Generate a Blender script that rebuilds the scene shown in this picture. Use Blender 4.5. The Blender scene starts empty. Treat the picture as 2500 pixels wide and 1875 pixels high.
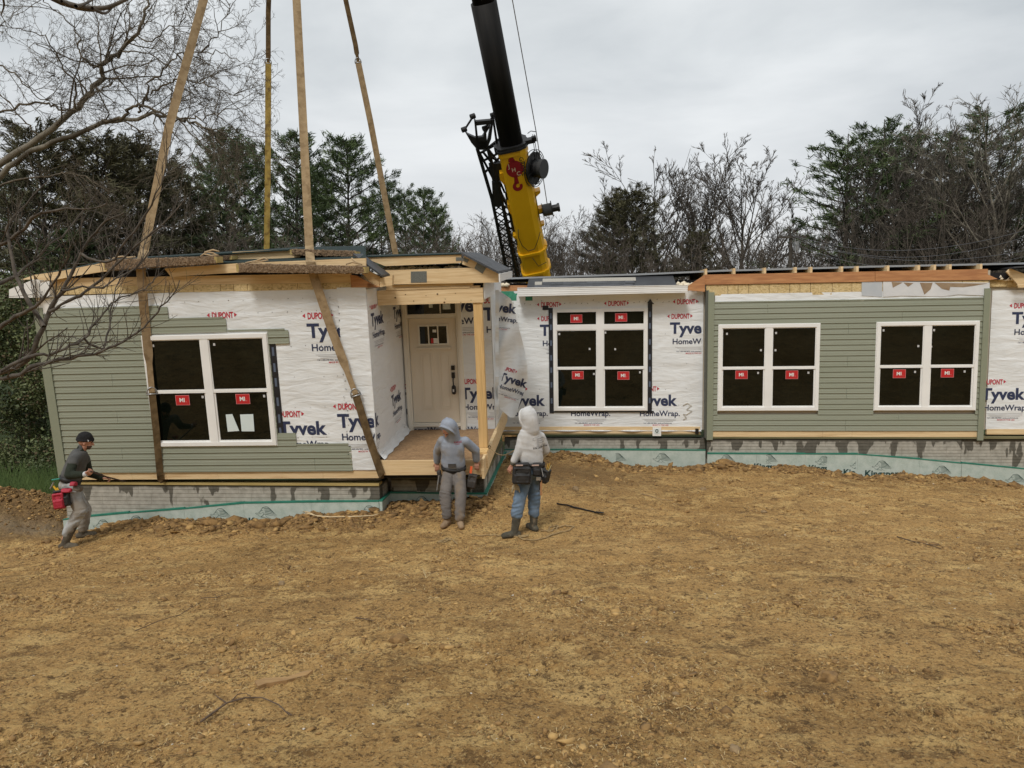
import bpy, bmesh, math, random
import numpy as np
from mathutils import Vector, Matrix, noise as mn
random.seed(7); RS=np.random.RandomState(7)
SC=bpy.context.scene; COL=SC.collection; R=math.radians
# ------------------------------------------------ camera
FOC,CX,CY=1733.,1250.,937.5            # photo pixels (2500 x 1875)
PIT,ROL,ZC=R(5.6),R(0.9),3.2
cam=bpy.data.cameras.new('camera'); co=bpy.data.objects.new('camera',cam); COL.objects.link(co)
cam.sensor_width=36; cam.lens=FOC/2500*36; cam.clip_start=.05; cam.clip_end=3000
fw=np.array([0,math.cos(PIT),-math.sin(PIT)]); up0=np.cross([1.,0,0],fw)
rt=math.cos(ROL)*np.array([1.,0,0])-math.sin(ROL)*up0; up=np.cross(rt,fw)
CAM=np.array([0,0,ZC])
m=Matrix.Identity(4)
for i in range(3): m[i][0]=rt[i]; m[i][1]=up[i]; m[i][2]=-fw[i]; m[i][3]=CAM[i]
co.matrix_world=m; SC.camera=co
# ------------------------------------------------ overcast sky, soft sun, exposure
SUN_EL,SUN_AZ=52,200
W=bpy.data.worlds.new('World'); SC.world=W; W.use_nodes=True
nt=W.node_tree; nt.nodes.clear()
def nd(t,**k):
    n=nt.nodes.new(t)
    for a,b in k.items(): setattr(n,a,b)
    return n
ow=nd('ShaderNodeOutputWorld'); bg=nd('ShaderNodeBackground'); sk=nd('ShaderNodeTexSky',sky_type='NISHITA',sun_disc=False)
sk.sun_elevation=R(SUN_EL); sk.sun_rotation=R(SUN_AZ); sk.air_density=1; sk.dust_density=3
tc=nd('ShaderNodeTexCoord'); mp=nd('ShaderNodeMapping'); mp.inputs['Scale'].default_value=(1.3,1.3,4.2)
n1=nd('ShaderNodeTexNoise'); n1.inputs['Scale'].default_value=1.7; n1.inputs['Detail'].default_value=7; n1.inputs['Roughness'].default_value=.52; n1.inputs['Distortion'].default_value=.3
cr=nd('ShaderNodeValToRGB'); e=cr.color_ramp.elements
e[0].position=.34; e[0].color=(.47,.50,.515,1); e[1].position=.66; e[1].color=(.75,.77,.77,1)
mx=nd('ShaderNodeMix',data_type='RGBA'); mx.inputs[0].default_value=.9
sx=nd('ShaderNodeSeparateXYZ'); mr=nd('ShaderNodeMapRange'); mr.inputs[1].default_value=.0; mr.inputs[2].default_value=.32
mr.inputs[3].default_value=1; mr.inputs[4].default_value=0
hz=nd('ShaderNodeMix',data_type='RGBA'); hz.inputs[7].default_value=(.74,.725,.735,1)
sc10=nd('ShaderNodeMix',data_type='RGBA',blend_type='MULTIPLY'); sc10.inputs[0].default_value=1; sc10.inputs[7].default_value=(8.1,8.1,8.1,1)
lk=nt.links.new
lk(tc.outputs['Generated'],mp.inputs[0]); lk(mp.outputs[0],n1.inputs['Vector']); lk(n1.outputs['Fac'],cr.inputs[0])
lk(tc.outputs['Generated'],sx.inputs[0]); lk(sx.outputs['Z'],mr.inputs[0])
hm=nd('ShaderNodeMath',operation='MULTIPLY'); hm.inputs[1].default_value=.6; lk(mr.outputs[0],hm.inputs[0]); lk(hm.outputs[0],hz.inputs[0])
lk(cr.outputs[0],hz.inputs[6]); lk(hz.outputs[2],sc10.inputs[6])
lk(sk.outputs[0],mx.inputs[6]); lk(sc10.outputs[2],mx.inputs[7]); lk(mx.outputs[2],bg.inputs[0]); bg.inputs[1].default_value=.12
lk(bg.outputs[0],ow.inputs[0])
sl=bpy.data.lights.new('sun','SUN'); sl.energy=1.5; sl.angle=R(14); sl.color=(1,.965,.91)
so=bpy.data.objects.new('sun',sl); COL.objects.link(so)
a,el=R(SUN_AZ),R(SUN_EL); sd=Vector((math.sin(a)*math.cos(el),math.cos(a)*math.cos(el),math.sin(el)))
so.rotation_euler=sd.to_track_quat('Z','Y').to_euler(); so.location=sd*60
vs=SC.view_settings; vs.view_transform='Standard'; vs.look='None'; vs.exposure=.30; vs.gamma=1; SC.display_settings.display_device='sRGB'
# ------------------------------------------------ measuring helpers
def ray(px,py): d=fw*FOC+rt*(px-CX)-up*(py-CY); return d/d[1]
def at(px,py,Y): return CAM+ray(px,py)*Y
def prj(p):
    q=np.asarray(p,float)-CAM; z=q@fw; return (CX+FOC*(q@rt)/z,CY-FOC*(q@up)/z)
def rot3(yaw,lean,roll):
    y,l,r=map(R,(yaw,lean,roll)); c,s=math.cos,math.sin
    return (np.array([[c(y),-s(y),0],[s(y),c(y),0],[0,0,1]])@np.array([[c(r),0,-s(r)],[0,1,0],[s(r),0,c(r)]])@np.array([[1,0,0],[0,c(l),-s(l)],[0,s(l),c(l)]]))
class Fr:                              # local axes: u along the wall, w into it, v up
    def __init__(s,M,O,k=1.): s.M=np.array(M,float); s.O=np.array(O,float); s.k=k
    def w(s,u,w,v): return s.O+s.M@(np.array([u,w,v],float)*s.k)
    def _h(s,px,py,k,c):
        d=ray(px,py); n=s.M[:,k]; o=s.O+n*c*s.k; t=((o-CAM)@n)/(d@n); return s.M.T@(CAM+d*t-s.O)/s.k
    def hit(s,px,py,w=0): q=s._h(px,py,1,w); return q[0],q[2]
    def hitv(s,px,py,v): return s._h(px,py,2,v)
    def side(s,u,w=0,v=0): return Fr(np.stack([s.M[:,1],-s.M[:,0],s.M[:,2]],1),s.w(u,w,v),s.k)   # wall seen end-on: runs back along w
WF=Fr(np.eye(3),(0,0,0))
L=Fr(rot3(-5,4.6,.6),at(925,1167,11.4))        # the hanging module: leans forward on its slings
FL=Fr(rot3(-5,0,0),at(925,1180,11.45)); FR=Fr(rot3(-5.6,0,0),at(1729,1068,15.0)); H=Fr(rot3(-5.6,0,0),at(1729,1054,15.0),15/14.)
# ------------------------------------------------ materials
MATS={}
def lin(c): return tuple((x/255/12.92 if x/255<=.04045 else ((x/255+.055)/1.055)**2.4) for x in c)
def mat(name,c1,c2=None,scale=3,rough=.8,metal=0,bump=0,bscale=None,st=(1,1,1),det=5,lo=.35,hi=.65,spec=.5,coord='loc',c3=None,s3=30,f3=.5,trans=0,dist=0,coat=0,thr3=(.45,.6)):
    if name in MATS: return MATS[name]
    M=bpy.data.materials.new(name); M.use_nodes=True; MATS[name]=M; t=M.node_tree; B=t.nodes['Principled BSDF']; l=t.links.new
    def N(k,**kw):
        n=t.nodes.new(k)
        for a,b in kw.items(): setattr(n,a,b)
        return n
    B.inputs['Roughness'].default_value=rough; B.inputs['Metallic'].default_value=metal; B.inputs['Specular IOR Level'].default_value=spec
    B.inputs['Coat Weight'].default_value=coat
    B.inputs['Base Color'].default_value=(*c1,1)
    if coord=='loc': v=N('ShaderNodeAttribute',attribute_name='loc').outputs['Vector']
    else: v=N('ShaderNodeTexCoord').outputs['Object']
    mp=N('ShaderNodeMapping'); mp.inputs['Scale'].default_value=st; l(v,mp.inputs[0]); v=mp.outputs[0]
    M['vec']=0
    if c2:
        n=N('ShaderNodeTexNoise'); n.inputs['Scale'].default_value=scale; n.inputs['Detail'].default_value=det; n.inputs['Roughness'].default_value=.6; n.inputs['Distortion'].default_value=dist; l(v,n.inputs['Vector'])
        r=N('ShaderNodeValToRGB'); r.color_ramp.elements[0].position=lo; r.color_ramp.elements[1].position=hi
        r.color_ramp.elements[0].color=(*c1,1); r.color_ramp.elements[1].color=(*c2,1); l(n.outputs['Fac'],r.inputs[0]); out=r.outputs[0]
        if c3:
            n3=N('ShaderNodeTexNoise'); n3.inputs['Scale'].default_value=s3; n3.inputs['Detail'].default_value=3; l(v,n3.inputs['Vector'])
            r3=N('ShaderNodeMapRange'); r3.inputs[1].default_value=thr3[0]; r3.inputs[2].default_value=thr3[1]; r3.inputs[4].default_value=f3; l(n3.outputs['Fac'],r3.inputs[0])
            x=N('ShaderNodeMix',data_type='RGBA'); l(r3.outputs[0],x.inputs[0]); l(out,x.inputs[6]); x.inputs[7].default_value=(*c3,1); out=x.outputs[2]
        l(out,B.inputs['Base Color'])
    if bump:
        n=N('ShaderNodeTexNoise'); n.inputs['Scale'].default_value=bscale or scale*4; n.inputs['Detail'].default_value=4; l(v,n.inputs['Vector'])
        b=N('ShaderNodeBump'); b.inputs['Strength'].default_value=1; b.inputs['Distance'].default_value=bump; l(n.outputs['Fac'],b.inputs['Height']); l(b.outputs[0],B.inputs['Normal'])
    if trans: B.inputs['Transmission Weight'].default_value=trans
    return M
# ------------------------------------------------ objects
ORG={}
def tag(o,label=None,cat=None,group=None,kind=None):
    if label: o['label']=label
    if cat: o['category']=cat
    if group: o['group']=group
    if kind: o['kind']=kind
    return o
def root(name,loc,label,cat,group=None):
    o=bpy.data.objects.new(name,None); COL.objects.link(o); o.location=loc; o.empty_display_size=.2; ORG[o.name]=np.array(loc,float); return tag(o,label,cat,group)
class MB:
    def __init__(s): s.v=[]; s.l=[]; s.f=[]; s.m=[]
    def add(s,P,F,mi=0,fr=WF,loc=None):
        b=len(s.v)
        for i,p in enumerate(P):
            s.v.append(tuple(fr.w(*p))); s.l.append(tuple(loc[i]) if loc is not None else tuple(p))
        for f in F: s.f.append(tuple(b+i for i in f)); s.m.append(mi)
    def box(s,fr,u0,u1,w0,w1,v0,v1,mi=0):
        P=[(u0,w0,v0),(u1,w0,v0),(u1,w1,v0),(u0,w1,v0),(u0,w0,v1),(u1,w0,v1),(u1,w1,v1),(u0,w1,v1)]
        s.add(P,[(0,3,2,1),(4,5,6,7),(0,1,5,4),(1,2,6,5),(2,3,7,6),(3,0,4,7)],mi,fr)
    def prism(s,fr,poly,w0,w1,mi=0):   # poly of (u,v), extruded along w
        n=len(poly); P=[(u,w0,v) for u,v in poly]+[(u,w1,v) for u,v in poly]
        s.add(P,[tuple(range(n)),tuple(range(2*n-1,n-1,-1))]+[((i+1)%n,i,n+i,n+(i+1)%n) for i in range(n)],mi,fr)
    def pprism(s,fr,pix,w0,w1,mi=0): s.prism(fr,[fr.hit(x,y,w0) for x,y in pix],w0,w1,mi)
    def tube(s,P,rad,k=8,mi=0,cap=True,flat=None):
        P=[np.array(p,float) for p in P]; n=len(P); b=len(s.v)
        if not hasattr(rad,'__len__'): rad=[rad]*n
        ref=None; L_=0
        for i,p in enumerate(P):
            d=P[min(i+1,n-1)]-P[max(i-1,0)]; d/=np.linalg.norm(d)+1e-9
            if ref is None: ref=np.cross(d,[0,0,1.] if abs(d[2])<.9 else [1.,0,0])
            x=ref-d*(ref@d); x/=np.linalg.norm(x)+1e-9; y=np.cross(d,x); ref=x
            if i: L_+=np.linalg.norm(p-P[i-1])
            for j in range(k):
                a=2*math.pi*j/k; q=p+rad[i]*(x*math.cos(a)+y*math.sin(a)); s.v.append(tuple(q)); s.l.append((rad[i]*math.cos(a),rad[i]*math.sin(a),L_))
        for i in range(n-1):
            for j in range(k): s.f.append((b+i*k+j,b+i*k+(j+1)%k,b+(i+1)*k+(j+1)%k,b+(i+1)*k+j)); s.m.append(mi)
        if cap: s.f.append(tuple(b+j for j in range(k))[::-1]); s.f.append(tuple(b+(n-1)*k+j for j in range(k))); s.m+=[mi,mi]
    def bar(s,a,b,wd,ht=None,mi=0,upv=(0,0,1)):   # square bar between two world points
        a,b=np.array(a,float),np.array(b,float); d=b-a; Lg=np.linalg.norm(d); d/=Lg; ht=ht or wd
        x=np.cross(d,upv); x/=np.linalg.norm(x)+1e-9; y=np.cross(x,d)
        f=Fr(np.stack([x,y,d],1),a); s.box(f,-wd/2,wd/2,-ht/2,ht/2,0,Lg,mi)
    def grid(s,fn,n,m_,mi=0,locf=None,skip=None):
        b=len(s.v)
        for j in range(m_+1):
            for i in range(n+1):
                p,lc=fn(i/n,j/m_); s.v.append(tuple(p)); s.l.append(tuple(lc))
        for j in range(m_):
            for i in range(n):
                if skip and skip((i+.5)/n,(j+.5)/m_): continue
                s.f.append((b+j*(n+1)+i,b+j*(n+1)+i+1,b+(j+1)*(n+1)+i+1,b+(j+1)*(n+1)+i)); s.m.append(mi)
    def build(s,name,mats,parent=None,smooth=False,org=None,**tg):
        if not isinstance(mats,(list,tuple)): mats=[mats]
        o0=ORG[parent.name] if parent is not None else (np.array(org,float) if org is not None else np.mean(np.array(s.v),0))
        me=bpy.data.meshes.new(name); V=np.array(s.v,float)-o0
        me.from_pydata(V.tolist(),[],s.f)
        for m_ in mats: me.materials.append(m_)
        me.polygons.foreach_set('material_index',s.m)
        if smooth: me.polygons.foreach_set('use_smooth',[True]*len(s.f))
        a=me.attributes.new('loc','FLOAT_VECTOR','POINT'); a.data.foreach_set('vector',np.array(s.l,np.float32).ravel())
        me.update(); o=bpy.data.objects.new(name,me); COL.objects.link(o)
        if parent is not None: o.parent=parent
        else: o.location=o0
        ORG[o.name]=o0; tag(o,**tg); return o
def npmesh(name,V,F,mats,mi=None,parent=None,smooth=False,org=None,loc=None,**tg):
    V=np.asarray(V,float); F=np.asarray(F,np.int32)
    o0=ORG[parent.name] if parent is not None else (np.array(org,float) if org is not None else V.mean(0))
    me=bpy.data.meshes.new(name); me.vertices.add(len(V)); me.vertices.foreach_set('co',(V-o0).astype(np.float32).ravel())
    k=F.shape[1]; me.loops.add(F.size); me.loops.foreach_set('vertex_index',F.ravel()); me.polygons.add(len(F))
    me.polygons.foreach_set('loop_start',np.arange(0,F.size,k,dtype=np.int32)); me.polygons.foreach_set('loop_total',np.full(len(F),k,np.int32))
    for m_ in (mats if isinstance(mats,(list,tuple)) else [mats]): me.materials.append(m_)
    if mi is not None: me.polygons.foreach_set('material_index',np.asarray(mi,np.int32))
    if smooth: me.polygons.foreach_set('use_smooth',np.ones(len(F),bool))
    if loc is not None: a=me.attributes.new('loc','FLOAT_VECTOR','POINT'); a.data.foreach_set('vector',np.asarray(loc,np.float32).ravel())
    me.update(calc_edges=True); o=bpy.data.objects.new(name,me); COL.objects.link(o)
    if parent is not None: o.parent=parent
    else: o.location=o0
    ORG[o.name]=o0; tag(o,**tg); return o
# ------------------------------------------------ lettering
TX={}
def text2d(s,size=1,bold=0,sq=1,space=1):
    k=(s,bold,space)
    if k not in TX:
        c=bpy.data.curves.new('t','FONT'); c.body=s; c.size=1; c.offset=bold; c.space_character=space; c.resolution_u=3
        o=bpy.data.objects.new('t',c); COL.objects.link(o); bpy.context.view_layer.update()
        me=o.to_mesh(); P=[(v.co.x,v.co.y) for v in me.vertices]; F=[tuple(p.vertices) for p in me.polygons]
        o.to_mesh_clear(); bpy.data.objects.remove(o); bpy.data.curves.remove(c); TX[k]=(P,F)
    P,F=TX[k]; return [(x*size*sq,y*size) for x,y in P],F
def clip2d(P,F,box):
    bm=bmesh.new(); vs_=[bm.verts.new((x,0,y)) for x,y in P]
    for f in F:
        try: bm.faces.new([vs_[i] for i in f])
        except Exception: pass
    u0,u1,v0,v1=box
    for co_,no in (((u0,0,0),(-1,0,0)),((u1,0,0),(1,0,0)),((0,0,v0),(0,0,-1)),((0,0,v1),(0,0,1))):
        bmesh.ops.bisect_plane(bm,geom=bm.verts[:]+bm.edges[:]+bm.faces[:],plane_co=co_,plane_no=no,clear_outer=True)
    bm.verts.index_update(); P2=[(v.co.x,v.co.z) for v in bm.verts]; F2=[tuple(v.index for v in f.verts) for f in bm.faces]; bm.free(); return P2,F2
def put2d(mb,P,F,mp,mi=0,box=None):
    if box: P,F=clip2d(P,F,box)
    b=len(mb.v)
    for u,v in P: q=mp(u,v); mb.v.append(tuple(q)); mb.l.append((u,0,v))
    for f in F: mb.f.append(tuple(b+i for i in f)); mb.m.append(mi)
def word(mb,s,u,v,size,mp,mi=0,bold=0,sq=1,box=None,space=1,ang=0):
    P,F=text2d(s,size,bold,sq,space); c,sn=math.cos(ang),math.sin(ang)
    put2d(mb,[(u+x*c-y*sn,v+x*sn+y*c) for x,y in P],F,mp,mi,box)
def wave(u,v,k=0):                      # gentle billow of the house wrap
    a=mn.noise(Vector((u*1.1+k,v*.7,k)))*.010+mn.noise(Vector((u*3.1+v*2.2,v*1.2-u*1.5,k+5)))*.006
    b=mn.noise(Vector(((u+v)*1.2,(u-v)*9,k+9))); return a+.007*b*max(0,mn.noise(Vector((u*.9,v*.8,k+3)))*2)
NAVY,RED,GREY=0,1,2
def printblock(mb,u,v,k,mp,box=None,s=1.0,parts='dthc'):   # u,v: foot of the T
    if 'd' in parts:
        word(mb,'DUPONT',u+.02*s,v+.285*s,.135*s,mp,RED,.03,.62,box)
        for sg,x in ((-1,u-.015*s),(1,u+.385*s)): put2d(mb,[(x,v+.30*s),(x+sg*.045*s,v+.335*s),(x,v+.37*s)],[(0,1,2)],mp,RED,box)
    if 't' in parts: word(mb,'Tyvek',u,v,.30*s,mp,NAVY,.034,1.02,box); word(mb,'.',u+.79*s,v,.12*s,mp,GREY,0,1,box)
    if 'h' in parts: word(mb,'HomeWrap.',u+.04*s,v-.21*s,.152*s,mp,NAVY,.020,1.02,box)
    if 'c' in parts:
        for i,(a,b_) in enumerate(((.1,.75),(.14,.75),(.17,.7))): y=v-(.27+.024*i)*s; put2d(mb,[(u+a*s,y),(u+b_*s,y),(u+b_*s,y-.006*s),(u+a*s,y-.006*s)],[(0,3,2,1)],mp,GREY,box)
        word(mb,'Call 1-800-448-9835  tyvek.com/homewrap',u+.12*s,v-.365*s,.033*s,mp,NAVY,.008,.95,box)
        word(mb,'MADE IN THE USA',u+.30*s,v-.405*s,.038*s,mp,RED,.01,1,box)
# ------------------------------------------------ shared materials
m_siding=mat('sage_vinyl',(.262,.282,.216),(.288,.306,.240),scale=1.2,rough=.42,bump=.0006,bscale=60,st=(.3,1,3),spec=.35)
m_trim=mat('sage_trim',(.245,.268,.195),(.262,.285,.212),scale=2,rough=.45,spec=.3)
m_white=mat('white_vinyl',(.80,.80,.78),(.86,.86,.84),scale=2,rough=.35,spec=.4)
m_lumber=mat('spruce_lumber',(.66,.47,.25),(.80,.62,.37),scale=2.2,rough=.75,st=(.5,6,9),dist=1.2,bump=.0008,bscale=14,c3=(.50,.33,.16),s3=3.2,f3=.55,thr3=(.55,.68))
m_lumberv=mat('spruce_post',(.60,.38,.15),(.73,.50,.23),scale=2.2,rough=.75,st=(9,9,.5),dist=1.2,bump=.0008,bscale=14,c3=(.4,.24,.1),s3=3,f3=.5,thr3=(.55,.68))
m_lvl=mat('orange_laminated_beam',(.42,.19,.075),(.54,.27,.115),scale=3,rough=.7,st=(.6,8,5),dist=.6,c3=(.3,.12,.05),s3=4,f3=.5)
m_osb=mat('strand_board',(.52,.38,.17),(.72,.57,.31),scale=9,rough=.8,st=(1,1,1.6),dist=1.8,c3=(.28,.19,.08),s3=26,f3=.6,thr3=(.56,.64),bump=.001,bscale=40)
m_osbdeck=mat('wet_strand_board',(.20,.115,.055),(.36,.22,.11),scale=5,rough=.6,st=(1,1.6,1),dist=1.6,c3=(.46,.31,.17),s3=24,f3=.6,thr3=(.52,.62),bump=.001,bscale=40)
m_green=mat('green_board',(.03,.22,.13),(.06,.30,.19),scale=12,rough=.75,dist=1.5,c3=(.01,.09,.06),s3=22,f3=.7,thr3=(.58,.66))
m_black=mat('gap_shade_black',(.010,.010,.011),rough=.9)  # near-black that paints in the shade of open gaps and undersides
m_tape=mat('black_flashing_tape',(.012,.014,.02),(.02,.024,.033),scale=6,rough=.35)
m_shing=mat('charcoal_shingle',(.035,.038,.044),(.085,.09,.10),scale=1.8,rough=.9,st=(2,6,6),det=2,c3=(.13,.135,.14),s3=90,f3=.5)
m_under=mat('roof_underlayment',(.035,.037,.042),(.05,.053,.058),scale=3,rough=.55)
m_grit=mat('pale_shingle_grit',(.30,.28,.24),(.42,.40,.35),scale=60,rough=.9)
m_carpet=mat('brown_carpet',(.13,.085,.048),(.26,.18,.11),scale=45,rough=1,bump=.02,bscale=40,lo=.4,hi=.6)
m_web=mat('sling_webbing',(.29,.205,.115),(.38,.28,.165),scale=9,rough=.95,st=(1,1,1),bump=.0015,bscale=150,c3=(.17,.115,.06),s3=7,f3=.55,thr3=(.52,.64),spec=.15)
m_webd=mat('muddy_webbing',(.12,.080,.038),(.175,.120,.062),scale=9,rough=.95,st=(1,1,1),bump=.0015,bscale=150,c3=(.07,.045,.022),s3=7,f3=.6,spec=.15)
m_weby=mat('yellow_webbing',(.34,.24,.06),(.43,.31,.10),scale=9,rough=.95,st=(1,1,1),c3=(.16,.10,.04),s3=7,f3=.75,thr3=(.5,.62),spec=.15)
m_steel=mat('galvanised_steel',(.32,.32,.32),(.42,.42,.41),scale=8,rough=.4,metal=.8)
m_plate=mat('truss_plate',(.17,.19,.19),(.25,.27,.26),scale=70,rough=.45,metal=.6,det=1)
m_door=mat('almond_door',(.72,.65,.53),(.75,.67,.55),scale=1.5,rough=.45,spec=.35)
m_doorw=mat('almond_frame',(.76,.72,.63),(.80,.76,.67),scale=1.5,rough=.45)
m_blk=mat('black_hardware',(.008,.008,.010),rough=.35)
m_pane=mat('dark_window_glass',(.0015,.0028,.0016),(.007,.009,.006),scale=1.1,rough=.02,spec=.36,lo=.35,hi=.7,bump=.0006,bscale=1.6)
m_red=mat('red_sticker',(.50,.018,.022),rough=.45)
m_pap=mat('white_paper',(.78,.78,.76),rough=.7); m_papb=mat('pale_blue_paper',(.62,.72,.72),(.7,.78,.78),rough=.6,scale=3)
m_ink=mat('navy_print',(.022,.034,.085),(.03,.042,.10),scale=30,rough=.55); m_rink=mat('red_print',(.50,.03,.055),rough=.55); m_gink=mat('grey_print',(.42,.42,.43),rough=.6)
m_gy=mat('grey_tab',(.55,.55,.55),rough=.5)
def wrapmat():
    M=mat('white_house_wrap',(.74,.765,.775),(.82,.845,.855),scale=1.3,rough=.42,spec=.45); t=M.node_tree; B=t.nodes['Principled BSDF']; l=t.links.new
    v=[n for n in t.nodes if n.type=='MAPPING'][0].outputs[0]; last=None; prev=None
    for rz,sc_,s,dist,dd in ((.95,(1,1,3.6),2.2,.6,.030),(-.7,(1,1,4.5),3,.8,.020),(0,(1,1,1),12,.3,.004)):
        mp=t.nodes.new('ShaderNodeMapping'); mp.inputs['Rotation'].default_value=(0,rz,0); mp.inputs['Scale'].default_value=sc_; l(v,mp.inputs[0])
        n=t.nodes.new('ShaderNodeTexNoise'); n.inputs['Scale'].default_value=s*.6; n.inputs['Detail'].default_value=4; n.inputs['Distortion'].default_value=dist; l(mp.outputs[0],n.inputs['Vector'])
        b=t.nodes.new('ShaderNodeBump'); b.inputs['Distance'].default_value=dd; b.inputs['Strength'].default_value=.85; l(n.outputs['Fac'],b.inputs['Height'])
        if prev: l(prev.outputs[0],b.inputs['Normal'])
        prev=b
    l(prev.outputs[0],B.inputs['Normal']); B.inputs['Sheen Weight'].default_value=.15
    return M
m_wrap=wrapmat()
def blockmat():
    M=mat('split_face_block',(.33,.315,.27),(.45,.43,.375),scale=9,rough=.9,bump=.002,bscale=70); t=M.node_tree; B=t.nodes['Principled BSDF']; l=t.links.new
    N=t.nodes.new; at_=N('ShaderNodeAttribute'); at_.attribute_name='loc'; sp=N('ShaderNodeSeparateXYZ'); l(at_.outputs['Vector'],sp.inputs[0])
    base=B.inputs['Base Color'].links[0].from_socket
    def math_(op,a,b=None):
        n=N('ShaderNodeMath'); n.operation=op
        for i,x in enumerate((a,b)):
            if x is None: continue
            if isinstance(x,(int,float)): n.inputs[i].default_value=x
            else: l(x,n.inputs[i])
        return n.outputs[0]
    # water running down from the sill: fingers of different length
    def n1d(scale,amp,off,rough=.5):
        cb=N('ShaderNodeCombineXYZ'); l(sp.outputs['X'],cb.inputs[0]); zz=math_('MULTIPLY',sp.outputs['Z'],.35); l(zz,cb.inputs[2]); n=N('ShaderNodeTexNoise'); n.inputs['Scale'].default_value=scale; n.inputs['Detail'].default_value=3; n.inputs['Roughness'].default_value=rough
        l(cb.outputs[0],n.inputs['Vector']); return math_('MULTIPLY',math_('SUBTRACT',n.outputs['Fac'],off),amp)
    dep=math_('ADD',n1d(2.6,3.6,.515),n1d(9,.8,.43)); zt=math_('MULTIPLY',sp.outputs['Z'],-1.)
    wet=math_('SUBTRACT',dep,zt); r=N('ShaderNodeMapRange'); r.inputs[1].default_value=-.02; r.inputs[2].default_value=.05; l(wet,r.inputs[0])
    w1=math_('MAXIMUM',r.outputs[0],0)
    band=N('ShaderNodeMapRange'); band.inputs[1].default_value=.11; band.inputs[2].default_value=.07; l(math_('ADD',zt,n1d(5,.1,.5)),band.inputs[0])
    w2=math_('MAXIMUM',w1,band.outputs[0])
    x=N('ShaderNodeMix'); x.data_type='RGBA'; x.blend_type='MULTIPLY'; l(w2,x.inputs[0]); l(base,x.inputs[6]); x.inputs[7].default_value=(.30,.29,.27,1)
    # score lines
    fr=math_('FRACT',math_('DIVIDE',sp.outputs['Z'],.0667)); ln=math_('LESS_THAN',fr,.13)
    row=math_('FLOOR',math_('DIVIDE',sp.outputs['Z'],.2)); half=math_('MULTIPLY',math_('MODULO',math_('ABSOLUTE',row),2),.5)
    fx=math_('FRACT',math_('ADD',math_('DIVIDE',sp.outputs['X'],.44),half)); lx=math_('LESS_THAN',fx,.022); li=math_('MAXIMUM',ln,lx)
    x2=N('ShaderNodeMix'); x2.data_type='RGBA'; x2.blend_type='MULTIPLY'; l(math_('MULTIPLY',math_('MAXIMUM',ln,math_('MULTIPLY',lx,.5)),.55),x2.inputs[0]); l(x.outputs[2],x2.inputs[6]); x2.inputs[7].default_value=(.45,.42,.36,1)
    l(x2.outputs[2],B.inputs['Base Color']); b=N('ShaderNodeBump'); b.inputs['Distance'].default_value=.008; b.inputs['Strength'].default_value=1; b.invert=True; l(li,b.inputs['Height']); l(B.inputs['Normal'].links[0].from_socket,b.inputs['Normal']); l(b.outputs[0],B.inputs['Normal'])
    return M
m_block=blockmat()
m_insul=mat('pale_green_insulation',(.38,.455,.40),(.52,.575,.52),scale=7,rough=.7,c3=(.52,.60,.55),s3=70,f3=.5,bump=.001,bscale=80)
m_mem=mat('green_membrane',(.02,.17,.12),(.03,.23,.16),scale=10,rough=.5)
m_gprint=mat('dark_green_print',(.012,.05,.045),rough=.6)
m_sill=mat('treated_sill',(.36,.27,.09),(.46,.35,.14),scale=3,rough=.8,st=(.5,6,6))
m_wetsill=mat('wet_treated_sill',(.12,.11,.05),(.2,.18,.09),scale=3,rough=.8,st=(.5,6,6))
m_fluff=mat('insulation_fluff',(.72,.62,.45),(.85,.77,.62),scale=12,rough=1,bump=.02,bscale=14)
# ------------------------------------------------ ground
_P=RS.permutation(512); _P=np.concatenate([_P,_P,_P])
_G=RS.randn(512,2); _G/=np.linalg.norm(_G,axis=1)[:,None]
def perlin(x,y):
    xi=np.floor(x).astype(int); yi=np.floor(y).astype(int); xf=x-xi; yf=y-yi; u=xf*xf*xf*(xf*(xf*6-15)+10); v=yf*yf*yf*(yf*(yf*6-15)+10)
    def g(a,b): h=_P[(_P[a&511]+b)&511]; return _G[h]
    def d(a,b,dx,dy): q=g(a,b); return q[...,0]*dx+q[...,1]*dy
    n00=d(xi,yi,xf,yf); n10=d(xi+1,yi,xf-1,yf); n01=d(xi,yi+1,xf,yf-1); n11=d(xi+1,yi+1,xf-1,yf-1)
    return (n00*(1-u)+n10*u)*(1-v)+(n01*(1-u)+n11*u)*v
def fbm(x,y,o=4,g=.5):
    s=0;a=1
    for i in range(o): s=s+a*perlin(x*2**i+17*i,y*2**i+9*i); a*=g
    return s
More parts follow.
